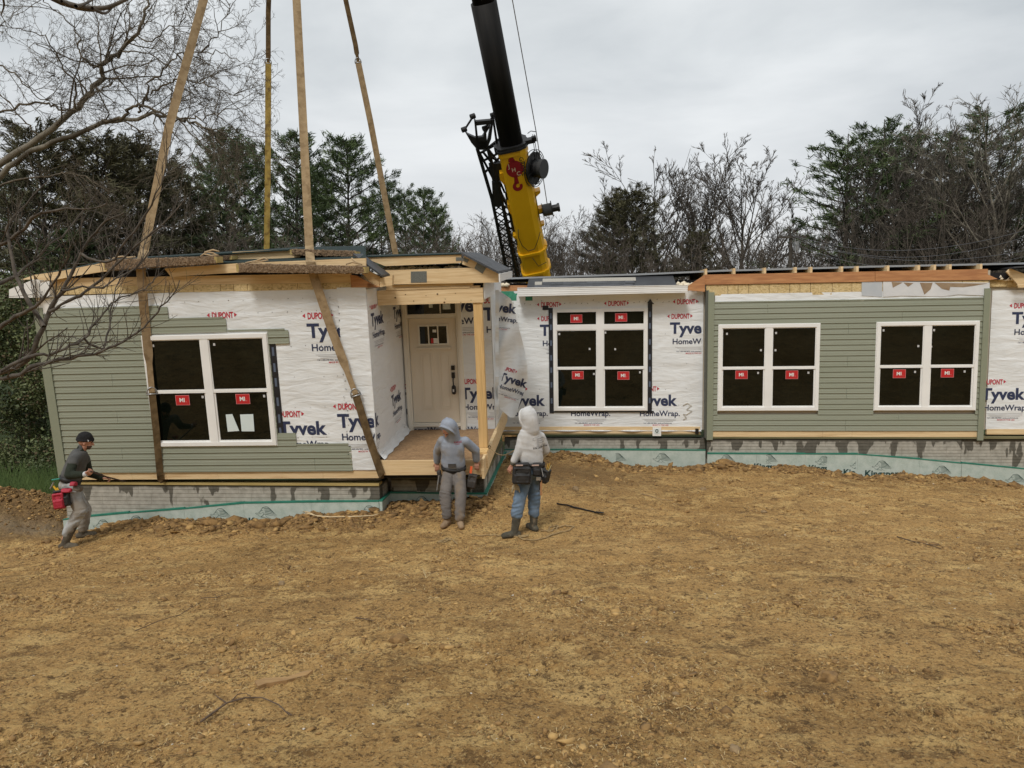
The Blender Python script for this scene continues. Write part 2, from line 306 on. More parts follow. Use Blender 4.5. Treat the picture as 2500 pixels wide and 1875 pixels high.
CP=[(-7.27,11.89,-.40),(-6.46,11.82,-.225),(-5.58,11.74,-.18),(-4.8,11.68,-.145),(-4.22,11.63,-.19),(-3.5,11.56,-.08),(-2.26,11.45,-.01),(-1.58,11.9,.04),(-.5,11.8,.13),
 (-.28,12.6,.12),(-.2,14.,.17),(.42,15.37,.10),(1.2,15.3,.17),(1.67,15.25,.131),(2.11,15.2,-.04),(3.94,15.02,-.111),(4.7,14.95,.0),(5.3,14.9,-.17),(6.06,14.8,-.12),(7.31,14.7,-.33),(8.53,14.57,-.28),(9.18,14.5,-.36),(9.9,14.44,-.4),(10.55,14.37,-.6),
 (-1.05,10.5,-.02),(.07,9.9,.04),(.27,10.15,.055),(-6.72,10.4,-.2),(-6.68,10.75,-.16),(-9.2,13,.02),(-8.2,12.4,-.22),(-8.2,11.5,-.29),(-10.4,12.6,.1),(-11,11.4,-.25),
 (-9.4,15,-.7),(-7.6,14.4,-.7),(-8,18,-1.2),(0,18,-.3),(8,18,-.7),(13,16,-.9),(1.5,13.2,.05),(5,13.3,-.02),(8,12.5,-.12),(11,12.5,-.35),(3,11,.02),
 (-12,0,1.6),(12,0,1.5),(0,0,1.6),(0,3,1.13),(-6,5,.72),(6,5,.76),(0,6,.67),(0,8,.36),(-6,8,.22),(6,8.5,.26),(-12,8,.2),(12,8,.2),(-14,14,-.7),(14,12,-.45),(0,-3,2.1),(-10,-3,2.1),(10,-3,2.1)]
CP=np.array(CP)
def _tps():
    n=len(CP); r=np.hypot(CP[:,None,0]-CP[None,:,0],CP[:,None,1]-CP[None,:,1]); K=np.where(r>0,r*r*np.log(r+1e-12),0)+np.eye(n)*.02
    A=np.zeros((n+3,n+3)); A[:n,:n]=K; A[:n,n]=1; A[:n,n+1:]=CP[:,:2]; A[n,:n]=1; A[n+1:,:n]=CP[:,:2].T
    return np.linalg.solve(A,np.concatenate([CP[:,2],[0,0,0]]))
_T=_tps()
def smooth(x,a,b): t=np.clip((x-a)/(b-a),0,1); return t*t*(3-2*t)
def fdist(X,Y):   # metres in front of the foundations
    Yf=np.where(X<-2.2,11.45+.0875*(-2.2-X),np.where(X<-.35,11.85,15.05+.098*(4.2-X))); return Yf-Y
def hbase(X,Y):
    sh=X.shape; x=np.clip(X.ravel(),-15,15); y=np.clip(Y.ravel(),-4,19); z=np.full(x.shape,_T[-3])+_T[-2]*x+_T[-1]*y
    for i in range(len(CP)):
        r2=(x-CP[i,0])**2+(y-CP[i,1])**2; z+=_T[i]*.5*r2*np.log(r2+1e-12)
    z=z.reshape(sh); Yy=Y
    z=z+np.where(Yy<-3,np.minimum((-3-Yy)*.34,16),0)
    far=smooth(Yy,19,45); hill=smooth(Yy,60,200)*(2+12*smooth(-X-.35*Yy,0,40))
    return z*(1-far)+far*(-1.2)+hill
def hfull(X,Y):
    z=hbase(X,Y); d=np.abs(fdist(X,Y)); near=np.exp(-(d/.75)**2); mask=smooth(18-np.abs(Y),0,3)
    r=1-np.abs(fbm(X*1.7,Y*1.7,5,.6)); 
    z=z+mask*(.035*fbm(X*.55,Y*.7,4)+.024*fbm(X*3.1,Y*3.4,5,.6)+.008*fbm(X*16,Y*16,4,.7))
    lum=np.clip(fbm(X*1.1+7,Y*1.5,4,.6)-.05,0,1); z=z+mask*lum*(.05*np.abs(fbm(X*6,Y*7,4,.65)))
    z=z+near*mask*(.075*fbm(X*2.3+3,Y*3,4,.65)+.03*np.abs(fbm(X*9,Y*9,3)))
    mound=np.exp(-(((X+9.8)/1.6)**2+((Y-12.9)/.55)**2)); z=z+mound*(.06*fbm(X*5,Y*5,4,.6)+.05)
    hole=np.exp(-(((X-.62)/.22)**2+((Y-10.2)/.13)**2)); z=z-hole*.06+hole*.05*fbm(X*9,Y*11,3)
    hole=np.exp(-(((X-.12)/.45)**2+((Y-4.9)/.12)**2)); z=z+hole*.07*fbm(X*4,Y*9,4,.6)
    dx,dy=.943,-.333; al=(X+4)*dx+(Y-9.6)*dy
    for o_ in (0,1.75,3.6,5.3):
        q=(-(X+4)*dy+(Y-9.6)*dx)+o_+.10*np.sin(al*.55+o_); bnd=1/(1+np.exp((np.abs(q)-.17)/.025))*smooth(al,-4,-2)*mask
        z=z+bnd*(-.016+.006*np.sign(np.sin(al*52+np.abs(q)*26))*np.clip(.5+1.6*fbm(X*.9+o_,Y*.9,2),0,1))
        z=z+mask*.014*np.exp(-((np.abs(q)-.215)/.04)**2)*smooth(al,-4,-2)
    tr=np.exp(-((Y-9.3-.05*X)/.18)**2)+np.exp(-((Y-7.6-.04*X)/.2)**2); z=z-.014*tr*smooth(X,-4,-2)
    return z
def gz(x,y): return float(hfull(np.array([float(x)]),np.array([float(y)]))[0])
def groundmat():
    M=bpy.data.materials.new('trampled_clay'); M.use_nodes=True; t=M.node_tree; B=t.nodes['Principled BSDF']; l=t.links.new; N=t.nodes.new
    B.inputs['Roughness'].default_value=.92; B.inputs['Specular IOR Level'].default_value=.25
    tc=N('ShaderNodeTexCoord').outputs['Object']
    def ns(sc_,st=(1,1,1),det=6,ro=.6,dist=0):
        mp=N('ShaderNodeMapping'); mp.inputs['Scale'].default_value=st; l(tc,mp.inputs[0]); n=N('ShaderNodeTexNoise'); n.inputs['Scale'].default_value=sc_; n.inputs['Detail'].default_value=det; n.inputs['Roughness'].default_value=ro; n.inputs['Distortion'].default_value=dist; l(mp.outputs[0],n.inputs['Vector']); return n.outputs['Fac']
    def ramp(f,a,b,c0=0,c1=1):
        r=N('ShaderNodeMapRange'); r.inputs[1].default_value=a; r.inputs[2].default_value=b; r.inputs[3].default_value=c0; r.inputs[4].default_value=c1; l(f,r.inputs[0]); return r.outputs[0]
    def mixc(f,a,b,bt='MIX'):
        x=N('ShaderNodeMix'); x.data_type='RGBA'; x.blend_type=bt
        for i,q in ((0,f),(6,a),(7,b)):
            if hasattr(q,'links'): l(q,x.inputs[i])
            elif isinstance(q,tuple): x.inputs[i].default_value=(*q,1)
            else: x.inputs[i].default_value=q
        return x.outputs[2]
    c=mixc(ramp(ns(.5,(1,1.3,1),6),.35,.65),(.40,.23,.078),(.58,.35,.13))
    c=mixc(ramp(ns(.8,(1,1.2,1),7,.62,.3),.50,.66,0,.32),c,(.22,.125,.048))
    c=mixc(ramp(ns(1.9,(1,1.15,1),10,.80,.0),.50,.58,0,.85),c,(.70,.465,.185))
    c=mixc(ramp(ns(3.1,(1,1.1,1),10,.82,.0),.53,.59,0,.7),c,(.135,.072,.027))
    c=mixc(ramp(ns(14,(1,1,1),8,.80,.0),.545,.59,0,.8),c,(.075,.040,.016))
    c=mixc(ramp(ns(36,(1,1,1),6,.75),.54,.59,0,.75),c,(.085,.046,.019))
    c=mixc(ramp(ns(45,(1,1,1),6,.7),.55,.61,0,.7),c,(.68,.47,.20))
    c=mixc(ramp(ns(95,(1,1,1),3,.6),.67,.71,0,.8),c,(.64,.52,.34))
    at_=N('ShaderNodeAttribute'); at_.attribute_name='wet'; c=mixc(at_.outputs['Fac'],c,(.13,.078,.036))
    g=N('ShaderNodeAttribute'); g.attribute_name='grass'; c=mixc(g.outputs['Fac'],c,(.030,.045,.012))
    gr=N('ShaderNodeAttribute'); gr.attribute_name='gravel'; c=mixc(gr.outputs['Fac'],c,(.24,.185,.12))
    l(c,B.inputs['Base Color']); prev=None
    for sc_,st,dd,det in ((7,(1,1,1),.055,9),(28,(1,1,1),.022,7),(90,(1,1,1),.007,5)):
        b=N('ShaderNodeBump'); b.inputs['Distance'].default_value=dd; b.inputs['Strength'].default_value=.9; l(ns(sc_,st,det,.65),b.inputs['Height'])
        if prev: l(prev.outputs[0],b.inputs['Normal'])
        prev=b
    l(prev.outputs[0],B.inputs['Normal']); return M
def ground():
    ys=np.concatenate([np.linspace(-70,-4,18),np.linspace(-3,2.2,16),np.geomspace(2.5,16.2,460),np.linspace(16.6,30,24),np.geomspace(31,600,40)])
    so_=np.geomspace(1.05,42,30); ss=np.concatenate([-so_[::-1],np.linspace(-1,1,680),so_])
    Y=np.repeat(ys[:,None],len(ss),1); X=ss[None,:]*(.78*np.clip(Y,2.6,60)+.25)
    Z=hfull(X,Y); n=len(ss); mm=len(ys)
    V=np.stack([X.ravel(),Y.ravel(),Z.ravel()],1); i=np.arange(mm-1)[:,None]*n+np.arange(n-1)[None,:]; i=i.ravel()
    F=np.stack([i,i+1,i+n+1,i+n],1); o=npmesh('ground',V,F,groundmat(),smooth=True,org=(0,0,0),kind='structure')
    x,y=V[:,0],V[:,1]; d=fdist(x,y)
    def attr(k,v): a=o.data.attributes.new(k,'FLOAT','POINT'); a.data.foreach_set('value',v.astype(np.float32))
    nz=fbm(x*1.5,y*1.5,4)
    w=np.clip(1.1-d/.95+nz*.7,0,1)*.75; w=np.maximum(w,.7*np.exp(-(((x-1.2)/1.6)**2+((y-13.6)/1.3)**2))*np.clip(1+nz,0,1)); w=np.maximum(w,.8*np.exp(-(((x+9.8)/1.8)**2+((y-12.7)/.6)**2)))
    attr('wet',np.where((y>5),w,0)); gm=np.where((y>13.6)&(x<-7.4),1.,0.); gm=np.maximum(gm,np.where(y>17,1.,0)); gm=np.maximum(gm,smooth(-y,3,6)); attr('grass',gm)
    attr('gravel',.75*np.exp(-((y-11.75-.1*(x+8))/.28)**2)*smooth(-x,7.3,8.0))
    return o
ground()
# ------------------------------------------------ house parts
BW=.105   # lap exposure
def laps(mb,fr,i0,i1,segs,v0,w0=-.016,exp=BW,mi=0):
    for i in range(i0,i1):
        a=v0+i*exp; 
        for u0,u1 in segs(a,a+exp):
            if u1-u0<.01: continue
            n=max(1,int((u1-u0)/.6)); P=[];F=[]
            for j in range(n+1):
                u=u0+(u1-u0)*j/n; q=.0012*mn.noise(Vector((u*1.3,i*.7,1)))
                P+=[(u,w0-.016+q,a),(u,w0-.016+q,a+.010),(u,w0-.013+q,a+.016),(u,w0-.011+q,a+exp*.52),(u,w0-.006+q,a+exp*.55),(u,w0,a+exp+.004),(u,w0+.008,a)]
            for j in range(n):
                b=j*7
                for k in range(5): F.append((b+k,b+7+k,b+8+k,b+1+k))
                F.append((b,b+6,b+13,b+7))
            F+= [(0,1,2,3,4,5,6)[::-1],tuple(n*7+k for k in range(7))]
            mb.add(P,F,mi,fr)
def cut(segs,holes,a,b):
    for h0,h1,x0,x1 in holes:
        if b>h0+.004 and a<h1-.004:
            o=[]
            for u0,u1 in segs:
                if x1<=u0 or x0>=u1: o.append((u0,u1)); continue
                if x0>u0: o.append((u0,x0))
                if x1<u1: o.append((x1,u1))
            segs=o
    return segs
def window(fr,u0,u1,v0,v1,par,rail,transom=None,stk=(),tabs=(),papers=(),label=None,w=0,cas=.062):
    mb=MB(); d=w-.045
    def fl(a,b,c_,e_,dd=d,back=w+.01): mb.box(fr,a,b,dd,back,c_,e_)
    fl(u0,u0+cas,v0,v1); fl(u1-cas,u1,v0,v1); fl(u0+cas,u1-cas,v1-cas,v1,d-.002); fl(u0+cas,u1-cas,v0,v0+cas,d-.002)
    mb.box(fr,u0-.012,u1+.012,d+.018,w+.01,v0-.014,v0); mb.box(fr,u0-.012,u1+.012,d+.018,w+.01,v1,v1+.012)
    mb.box(fr,u0-.012,u0,d+.018,w+.01,v0,v1); mb.box(fr,u1,u1+.012,d+.018,w+.01,v0,v1)
    um=(u0+u1)/2; top=transom or v1-cas
    fl(um-.065,um+.065,v0+cas,v1-cas,d+.003)
    if transom: fl(u0+cas,um-.065,transom-.055,transom+.055,d+.006); fl(um+.065,u1-cas,transom-.055,transom+.055,d+.006)
    cells=[]
    for a,b in ((u0+cas,um-.065),(um+.065,u1-cas)):
        t1=transom-.055 if transom else v1-cas
        for lo,hi,dd in ((rail,t1,.014),(v0+cas,rail,.024)):
            s=.016 if hi==t1 else .028
            fl(a,a+s,lo,hi,d+dd); fl(b-s,b,lo,hi,d+dd); fl(a+s,b-s,hi-s,hi,d+dd); fl(a+s,b-s,lo,lo+(s if lo!=rail else .03),d+dd)
            cells.append((a+s,b-s,lo+(s if lo!=rail else .03),hi-s,dd))
        mb.box(fr,a,b,d+.010,w+.01,rail-.028,rail+.012)
        if transom:
            fl(a,a+.016,transom+.055,v1-cas,d+.014); fl(b-.016,b,transom+.055,v1-cas,d+.014)
            cells.append((a+.016,b-.016,transom+.055,v1-cas,.014))
    f=mb.build('window',m_white,par,label=label)
    for a,b,c_,e_,dd in cells:
        p=MB(); p.box(fr,a,b,d+dd+.012,d+dd+.02,c_,e_); p.build('pane',m_pane,f)
    for (su,sv) in stk:
        p=MB(); x,y=su,sv; hw,hh=.118,.083; q=d+.024
        p.box(fr,x-hw,x+hw,q-.002,q,y-hh,y+hh,1); p.box(fr,x-hw+.006,x+hw-.006,q-.003,q-.0022,y-hh+.006,y+hh-.006,0)
        word(p,'MI',x-.055,y-.03,.095,lambda a,b:fr.w(a,q-.0045,b),2,.022,1.0); word(p,'.',x+.058,y-.03,.06,lambda a,b:fr.w(a,q-.0045,b),2,.006)
        p.build('sticker',[m_red,m_red2,m_pap],f)
    if tabs:
        for x,y in tabs:
            p=MB(); p.box(fr,x-.017,x+.017,d+.022,d+.024,y-.02,y+.02); p.build('glass_tab',m_gy,f)
    for px in papers:
        p=MB(); p.pprism(fr,px,d+.022,d+.024); p.build('paper',m_papb,f)
    return f
m_red2=mat('pink_border',(.65,.28,.28),rough=.5)
# ---------------- the left module, hanging from the crane
mod=root('house_module',tuple(L.w(-2.7,2,0)),'left house section hanging on crane slings, half sided, with a covered entry','house module')
def sheetfn(fr,u0,u1,v0,v1,k=0,off=0): 
    return lambda s,t:(fr.w(u0+(u1-u0)*s,off-wave(u0+(u1-u0)*s,v0+(v1-v0)*t,k),v0+(v1-v0)*t),(u0+(u1-u0)*s+k*7,k,v0+(v1-v0)*t))
b=MB(); b.box(L,-5.46,-.02,.03,4.1,.10,3.26); b.box(L,-.02,1.66,2.15,4.1,.20,3.2); b.box(L,-5.40,1.60,.06,4.05,-.02,.10,1)
b.build('wall_core',[mat('core_board',(.5,.45,.36),rough=.9),m_black],mod)
# rim joists and floor band
b=MB(); x=-5.46
for i,wd in enumerate((1.22,.61,.9,1.1,.7,.93)): b.box(L,x,x+wd-.003,-.002,.04,0,.235); x+=wd
b.box(L,-5.50,-5.46,0,4.1,0,.235)
b.build('rim_joist',m_lumber,mod)
wrapL=MB(); wrapL.grid(sheetfn(L,-5.44,.0,.14,3.10,1,-.004),120,66)
wrapL.grid(sheetfn(L,-.46,.004,.14,3.10,4,-.018),16,66)      # overlapping strip turned round the corner
pm=lambda fr,k,off:(lambda u,v:fr.w(u,off-wave(u,v,k)-.004,v))
mp=pm(L,1,-.004); mp2=pm(L,4,-.018)
LM=[m_ink,m_rink,m_gink]
def blk(par,fr,px,py,mp,w=0,box=None,s=1,parts='dthc',uv=None):
    mb=MB(); u,v=uv or fr.hit(px,py,w); printblock(mb,u,v,s,mp,box,s,parts)
    if mb.f: mb.build('lettering',LM,par)
# staples of the wrap
for v in (.7,1.2,1.7,2.2,2.75,2.95):
    for i in range(14):
        u=-3.2+i*.24+random.uniform(-.02,.02)
        if u<-1.5 and v<2.5: continue
        q=mp(u,v); wrapL.bar(q,q+np.array([random.uniform(-.012,.012),0,random.uniform(-.014,.014)]),.006,mi=1)
for i in range(22):
    v=.3+i*.12; u=-.455+random.uniform(-.02,.02); q=mp2(u,v); wrapL.bar(q+[0,-.004,0],q+np.array([random.uniform(-.02,.02),-.004,random.uniform(-.03,.03)]),.006,mi=1)
wL=wrapL.build('house_wrap',[m_wrap,m_blk],mod)
wL.data.polygons.foreach_set('use_smooth',[True]*len(wL.data.polygons))
LS=1.03
blk(wL,L,752,824,mp,box=(-9,-.455,0,4),s=LS); blk(wL,L,520,822,mp,box=(-9,-1.9,2.5,4),s=LS,parts='d')
blk(wL,L,683,1061,mp,box=(-9,-.455,.0,4),s=LS); blk(wL,L,826,1043,mp2,box=(-.47,-.012,0,4),s=LS); blk(wL,L,826,1043,mp,box=(-.9,-.462,0,4),s=LS)
# siding
w0L,w1L,vb,vt=-3.742,-1.655,.585,2.415
steps=lambda a,b:-5.36
def segL(a,b):
    i=round((a-.145)/BW)
    right= -.42 if i<4 else (-1.33 if i<6 else -1.63 if i<20 else -1.30 if i<22 else -2.31 if i<24 else -3.26 if i<26 else -3.30)
    s=[(-5.37,right)]
    if i in (4,5): s=[(-5.37,-1.33)]
    j=-4.35 if (i//2)%3==1 else (-1.05 if (i//2)%3==0 else -2.0)
    return cut(s,[(vb,vt,w0L-.01,w1L+.012),(a-1,b+1,j,j+.004)],a,b)
sd_=MB(); laps(sd_,L,0,26,segL,.145)
for (u0,u1,v) in ((-5.37,-3.40,.145+26*BW),(-3.3,-2.35,.145+24*BW),(-2.3,-1.36,.145+22*BW),(-1.33,-.46,.145+4*BW)): sd_.box(L,u0,u1,-.024,-.012,v+.002,v+.03)
sd_.box(L,-5.37,-.42,-.03,-.008,.128,.143)
sd_.build('siding',m_siding,mod)
b=MB(); b.box(L,-5.50,-5.375,-.045,0,.03,2.92); b.box(L,-5.53,-5.50,-.045,.12,.03,2.92); b.build('corner_trim',m_trim,mod)
b=MB(); b.pprism(L,[(221,684),(236,684),(0,0)],0,.01) if 0 else None
# window and its tape
b=MB(); b.box(L,-1.655+.012,-1.655+.125,-.012,-.008,.62,2.30)
for y in (2.12,1.86,1.62,1.30,1.02,.8): b.box(L,-1.60,-1.565,-.0145,-.013,y-.07,y+.07,1)
b.build('flashing_tape',[m_tape,mat('tape_print',(.10,.13,.19),rough=.4)],mod)
def sk(fr,l,w=0): return [fr.hit(x,y,w) for x,y in l]
window(L,w0L,w1L,vb,vt,mod,1.50,stk=sk(L,[(446,977),(593,974)],-.03),tabs=sk(L,[(374,844),(523,841),(495,969),(645,967)],-.03),
  papers=[[(551,1012),(567,1011),(584,1052),(556,1054)],[(586,1012),(618,1011),(621,1053),(590,1053)]],label='large twin window with white frame and two white papers taped in it',w=-.01)
# recess wall (faces right), entry wall, end wall
RW=L.side(0.0); 
b=MB(); b.grid(sheetfn(RW,-.02,2.12,.26,3.06,9,-.006),46,60); 
b.grid(sheetfn(L,-.02,1.70,.22,3.0,12,2.12),40,60)
EWs=L.side(1.70); b.grid(sheetfn(EWs,2.12,4.1,.10,3.2,14,-.006),30,40)
# ragged skirt of loose wrap lying on the deck edge
b.grid(lambda s,t:(L.w(.004+.10*(1-t)**2+.012*math.sin(s*31)*(1-t),.04+s*1.95,.30+.18*t),(s*2,40,t)),60,6)
w2=b.build('house_wrap',m_wrap,mod,smooth=True)
mR=pm(RW,9,-.006); mE=pm(L,12,2.12); mS=pm(EWs,14,-.006)
blk(w2,RW,906,797,mR,s=.95,box=(0,2.1,.2,2.80)); blk(w2,RW,960,778,mR,s=.95,box=(0,2.1,.3,3)); blk(w2,RW,956,993,mR,s=.9)
blk(w2,RW,0,0,mR,uv=L.hit(826,1043),box=(0.0,.5,0,4),s=LS)
q=MB(); word(q,'HomeWrap HomeWrap',.02,.235,.15,lambda a,b:L.w(a,2.085,b),NAVY,.02); q.build('lettering',LM,w2)
blk(w2,L,985,985,mE,w=2.12,box=(-.02,.055,.2,3)); blk(w2,L,1070,762,mE,w=2.12,s=1.1,box=(1.12,1.46,.2,3)); blk(w2,L,1180,782,mE,w=2.12,s=1.1,box=(1.46,1.69,.2,3)); blk(w2,L,1125,974,mE,w=2.12,box=(1.12,1.69,.2,3))
blk(w2,EWs,1211,800,mS)
# door
D0,D1,DB,DT=.152,1.035,.435,2.41
b=MB(); W_=2.09
for a,c_ in ((D0-.115,D0-.012),(D1+.012,D1+.115)): b.box(L,a,c_,W_-.035,W_+.05,DB-.15,2.86); 
for a,c_ in ((D0-.10,D0-.05),(D1+.05,D1+.10)): b.box(L,a,c_,W_-.055,W_-.036,DB-.15,2.86)
b.box(L,D0-.012,D1+.012,W_-.03,W_+.05,DT+.01,DT+.085); b.box(L,D0-.012,D1+.012,W_-.03,W_+.05,2.80,2.86); b.box(L,D0-.012,D1+.012,W_-.05,W_+.05,DB-.075,DB-.035)
b.box(L,D0-.012,D1+.012,W_-.02,W_+.05,DB-.033,DB-.012)
fd=b.build('door_frame',m_doorw,mod)
b=MB(); b.box(L,D0-.01,D1+.01,W_+.012,W_+.02,DT+.087,2.798); b.box(L,D0+.6,D0+.62,W_-.01,W_+.011,DT+.087,2.798,1); b.box(L,D0+.40,D0+.47,W_-.002,W_+.008,DT+.2,2.798,2); b.box(L,D0+.66,D0+.80,W_-.002,W_+.008,DT+.16,DT+.28,2)
b.build('transom_light',[m_pane,m_doorw,m_papb],mod)
b=MB(); b.box(L,D0,D1,W_+.005,W_+.05,DB,DT)
def raised(a,c_,e_,f_): # moulded panel border
    for x0,x1,y0,y1 in ((a,a+.028,e_,f_),(c_-.028,c_,e_,f_),(a+.028,c_-.028,e_,e_+.028),(a+.028,c_-.028,f_-.028,f_)): b.prism(L,[(x0,y0),(x1,y0),(x1,y1),(x0,y1)],W_-.006,W_+.005)
    b.box(L,a+.045,c_-.045,W_-.002,W_+.005,e_+.045,f_-.045)
raised(D0+.19,D0+.415,DB+.26,DB+1.32); raised(D0+.53,D0+.755,DB+.26,DB+1.32)
b.box(L,D0+.13,D0+.79,W_-.045,W_+.005,DB+1.40,DB+1.435)
for x in (.17,.35,.54,.72): b.box(L,D0+x,D0+x+.035,W_-.03,W_+.005,DB+1.375,DB+1.40)
dr=b.build('door',m_door,mod)
b=MB(); gx0,gx1,gz0,gz1=D0+.17,D0+.74,DB+1.475,DB+1.86
for x0,x1,y0,y1 in ((gx0,gx0+.03,gz0,gz1),(gx1-.03,gx1,gz0,gz1),(gx0+.03,gx1-.03,gz0,gz0+.03),(gx0+.03,gx1-.03,gz1-.03,gz1)): b.box(L,x0,x1,W_-.012,W_+.005,y0,y1,1)
b.box(L,gx0+.03,gx1-.03,W_-.001,W_+.004,gz0+.03,gz1-.03,0)
for f_ in (.345,.655): x=gx0+(gx1-gx0)*f_; b.box(L,x-.012,x+.012,W_-.010,W_-.002,gz0+.03,gz1-.03,1)
x=gx0+.235; b.box(L,x,x+.05,W_-.003,W_-.0015,gz0+.035,gz0+.13,2); b.box(L,x+.05,x+.13,W_-.003,W_-.0015,gz0+.035,gz0+.13,3); b.box(L,x+.04,x+.11,W_-.003,W_-.0015,gz0+.24,gz0+.29,3)
b.build('door_light',[m_pane,m_doorw,m_red,m_pap],dr)
b=MB(); hx=D1-.085
b.box(L,hx-.032,hx+.032,W_-.03,W_+.005,DB+1.00,DB+1.085); b.box(L,hx-.03,hx+.03,W_-.035,W_+.005,DB+.85,DB+.955); b.tube([L.w(hx,W_-.045,DB+.86),L.w(hx,W_-.07,DB+.80),L.w(hx,W_-.06,DB+.72)],[.014,.012,.012],8)
b.tube([L.w(hx+.005,W_-.06,z) for z in (DB+.72,DB+.69,DB+.60,DB+.56,DB+.545)],[.018,.040,.044,.036,.02],12)
b.box(L,hx-.012,hx+.018,W_-.108,W_-.1,DB+.60,DB+.65,1); b.build('handle',[m_blk,m_gy],dr)
# porch deck
b=MB(); 
b.box(L,.035,1.70,.03,2.10,.245,.29); b.build('porch_deck',m_osbdeck,mod)
b=MB(); b.box(L,.035,1.70,-.012,.03,.05,.292); b.box(L,1.70,1.742,-.012,4.12,-.02,.30); b.box(L,1.66,1.70,.031,2.0,.0,.244); b.box(L,.04,1.66,.031,.07,.05,.244)
b.box(L,1.742,1.76,.3,1.9,.06,.30)
b.build('porch_rim',m_lumber,mod)
b=MB(); b.box(L,.04,1.70,.08,2.1,.03,.05); b.build('porch_under_shade',m_black,mod)  # black sheet standing in for the shade under the deck
PW=.60; pu0,_=L.hit(1155,742,PW); pu1=pu0+.142
bw=L.hit(1050,742,PW)[1]
b=MB(); b.box(L,pu0,pu1,PW,PW+.14,.292,bw-.003); b.build('post',m_lumberv,mod)
b=MB(); b.box(L,pu0-.02,pu1+.02,PW-.28,PW-.02,.292,.33); b.build('post_block',m_lumberv,mod)
bu0=L.hit(930,747,PW)[0]; bt=L.hit(1050,706,PW)[1]
b=MB(); b.box(L,.01,pu1+.03,PW-.02,PW+.16,bw,bt); 
t2=L.hit(1050,693,PW)[1]; b.box(L,.17,1.55,PW-.03,PW+.1,bt+.003,bt+.035); b.box(L,.17,1.60,PW-.01,PW+.1,bt+.038,t2); b.box(L,1.553,1.71,PW-.01,PW+.1,bt+.003,bt+.035)
for (px,py) in ((990,719),(1040,722),(1068,718),(1087,730),(1112,716),(1125,738),(1150,733),(1010,735),(965,727),(1085,738)):
    u,v=L.hit(px,py,PW-.02); k=random.choice((.008,.011,.016)); b.add([(u+k*math.cos(a),PW-.0225,v+k*math.sin(a)*.8) for a in np.linspace(0,5.5,8)],[tuple(range(8))],1,L)
b.build('porch_beam',[m_lumber,mat('knot_brown',(.10,.05,.02),rough=.8)],mod)
# wrapped pier of the recess, right of the beam
b=MB(); b.grid(sheetfn(L,pu1+.01,pu1+.19,.95,2.98+.1,18,PW+.2),6,40) if 0 else b.box(L,pu1+.035,1.78+.0,PW+.02,2.1,bw+.05,t2); b.build('porch_side_panel',m_wrap,mod)
# porch gable truss
G=.52
def brd(name,pix,mats,w0=G,w1=G+.04,par=mod,fr=L,**k): b=MB(); b.pprism(fr,pix,w0,w1); return b.build(name,mats,par,**k)
brd('truss_chord',[(939,660),(1150,653.5),(1217,664.5),(1217,689.5),(958,694.5)],m_lumber)
brd('truss_web',[(885,628),(1126,620.5),(1126,642),(940,649.5)],m_lumber)
brd('rafter',[(1133,622),(1141,623),(1215,664),(1150,653),(1128,645)],m_lumber,G+.002,G+.045)
brd('rafter',[(866,641),(880,650),(928,676),(925,700),(905,690),(893,676),(866,655)],m_lumber,G-.5,G-.46)
brd('eave_block',[(927,679),(958,672),(957,696),(927,701)],m_lumber,G-.52,G-.4)
brd('beam_stub',[(855,671),(870,673),(921,701),(858,702)],m_lvl,-.03,.02); brd('beam_stub',[(897,690),(927,701),(897,702.5)],m_lvl,-.03,.02)
brd('nail_plate',[(1003,663),(1041.5,662),(1042,689.5),(1003,690.5)],m_plate,G-.004,G-.001); brd('nail_plate',[(1166,640),(1187,654),(1178,668.5),(1158,655)],m_plate,G-.006,G-.002); brd('nail_plate',[(1113,628),(1128,628),(1128,636),(1113,637)],m_plate,G-.006,G-.002); brd('nail_plate',[(1130,628),(1145,634),(1141,642),(1128,635)],m_plate,G-.006,G-.002)
# shingled gable slopes
def slab(name,front,dw,th,mats,par=mod,fr=L,w=G-.1,mi=0,**k):   # front: two px points of the lower edge of a roof plane seen edge-on; runs back dw
    b=MB(); (u0,v0),(u1,v1)=[fr.hit(x,y,w) for x,y in front]; b.prism(fr,[(u0,v0),(u1,v1),(u1,v1+th),(u0,v0+th)],w,w+dw); return b.build(name,mats,par,**k)
slab('gable_slope',[(1126,621),(1216,668)],2.3,.035,m_shing,w=G-.12); slab('gable_slope',[(932,676),(862,624)],.50,.03,m_under,w=G-.62)
b=MB(); u,v=L.hit(1218,688,G-.12); b.box(L,u,u+.02,G-.12,G+2.2,v,v+.12); b.build('fascia',m_white,mod)
b=MB()
for i in range(60):
    x=random.uniform(945,1125); c=L.w(*(lambda q:(q[0],G+.2+random.uniform(-.05,.1),q[1]))(L.hit(x,656+random.uniform(-2,3)-.01*(x-945),G+.2))); b.tube([c+[-.06,0,-.02],c,c+[.06,0,.0]],[.012,.045,.012],6)
b.build('insulation',m_fluff,mod,smooth=True)
b=MB(); b.box(L,.1,1.75,G+.30,G+.34,3.0,3.4); b.box(L,0,1.66,G+.35,3.5,3.2,3.24); b.build('cavity_shade',m_black,mod)  # black panels put in as the shade inside the open gable
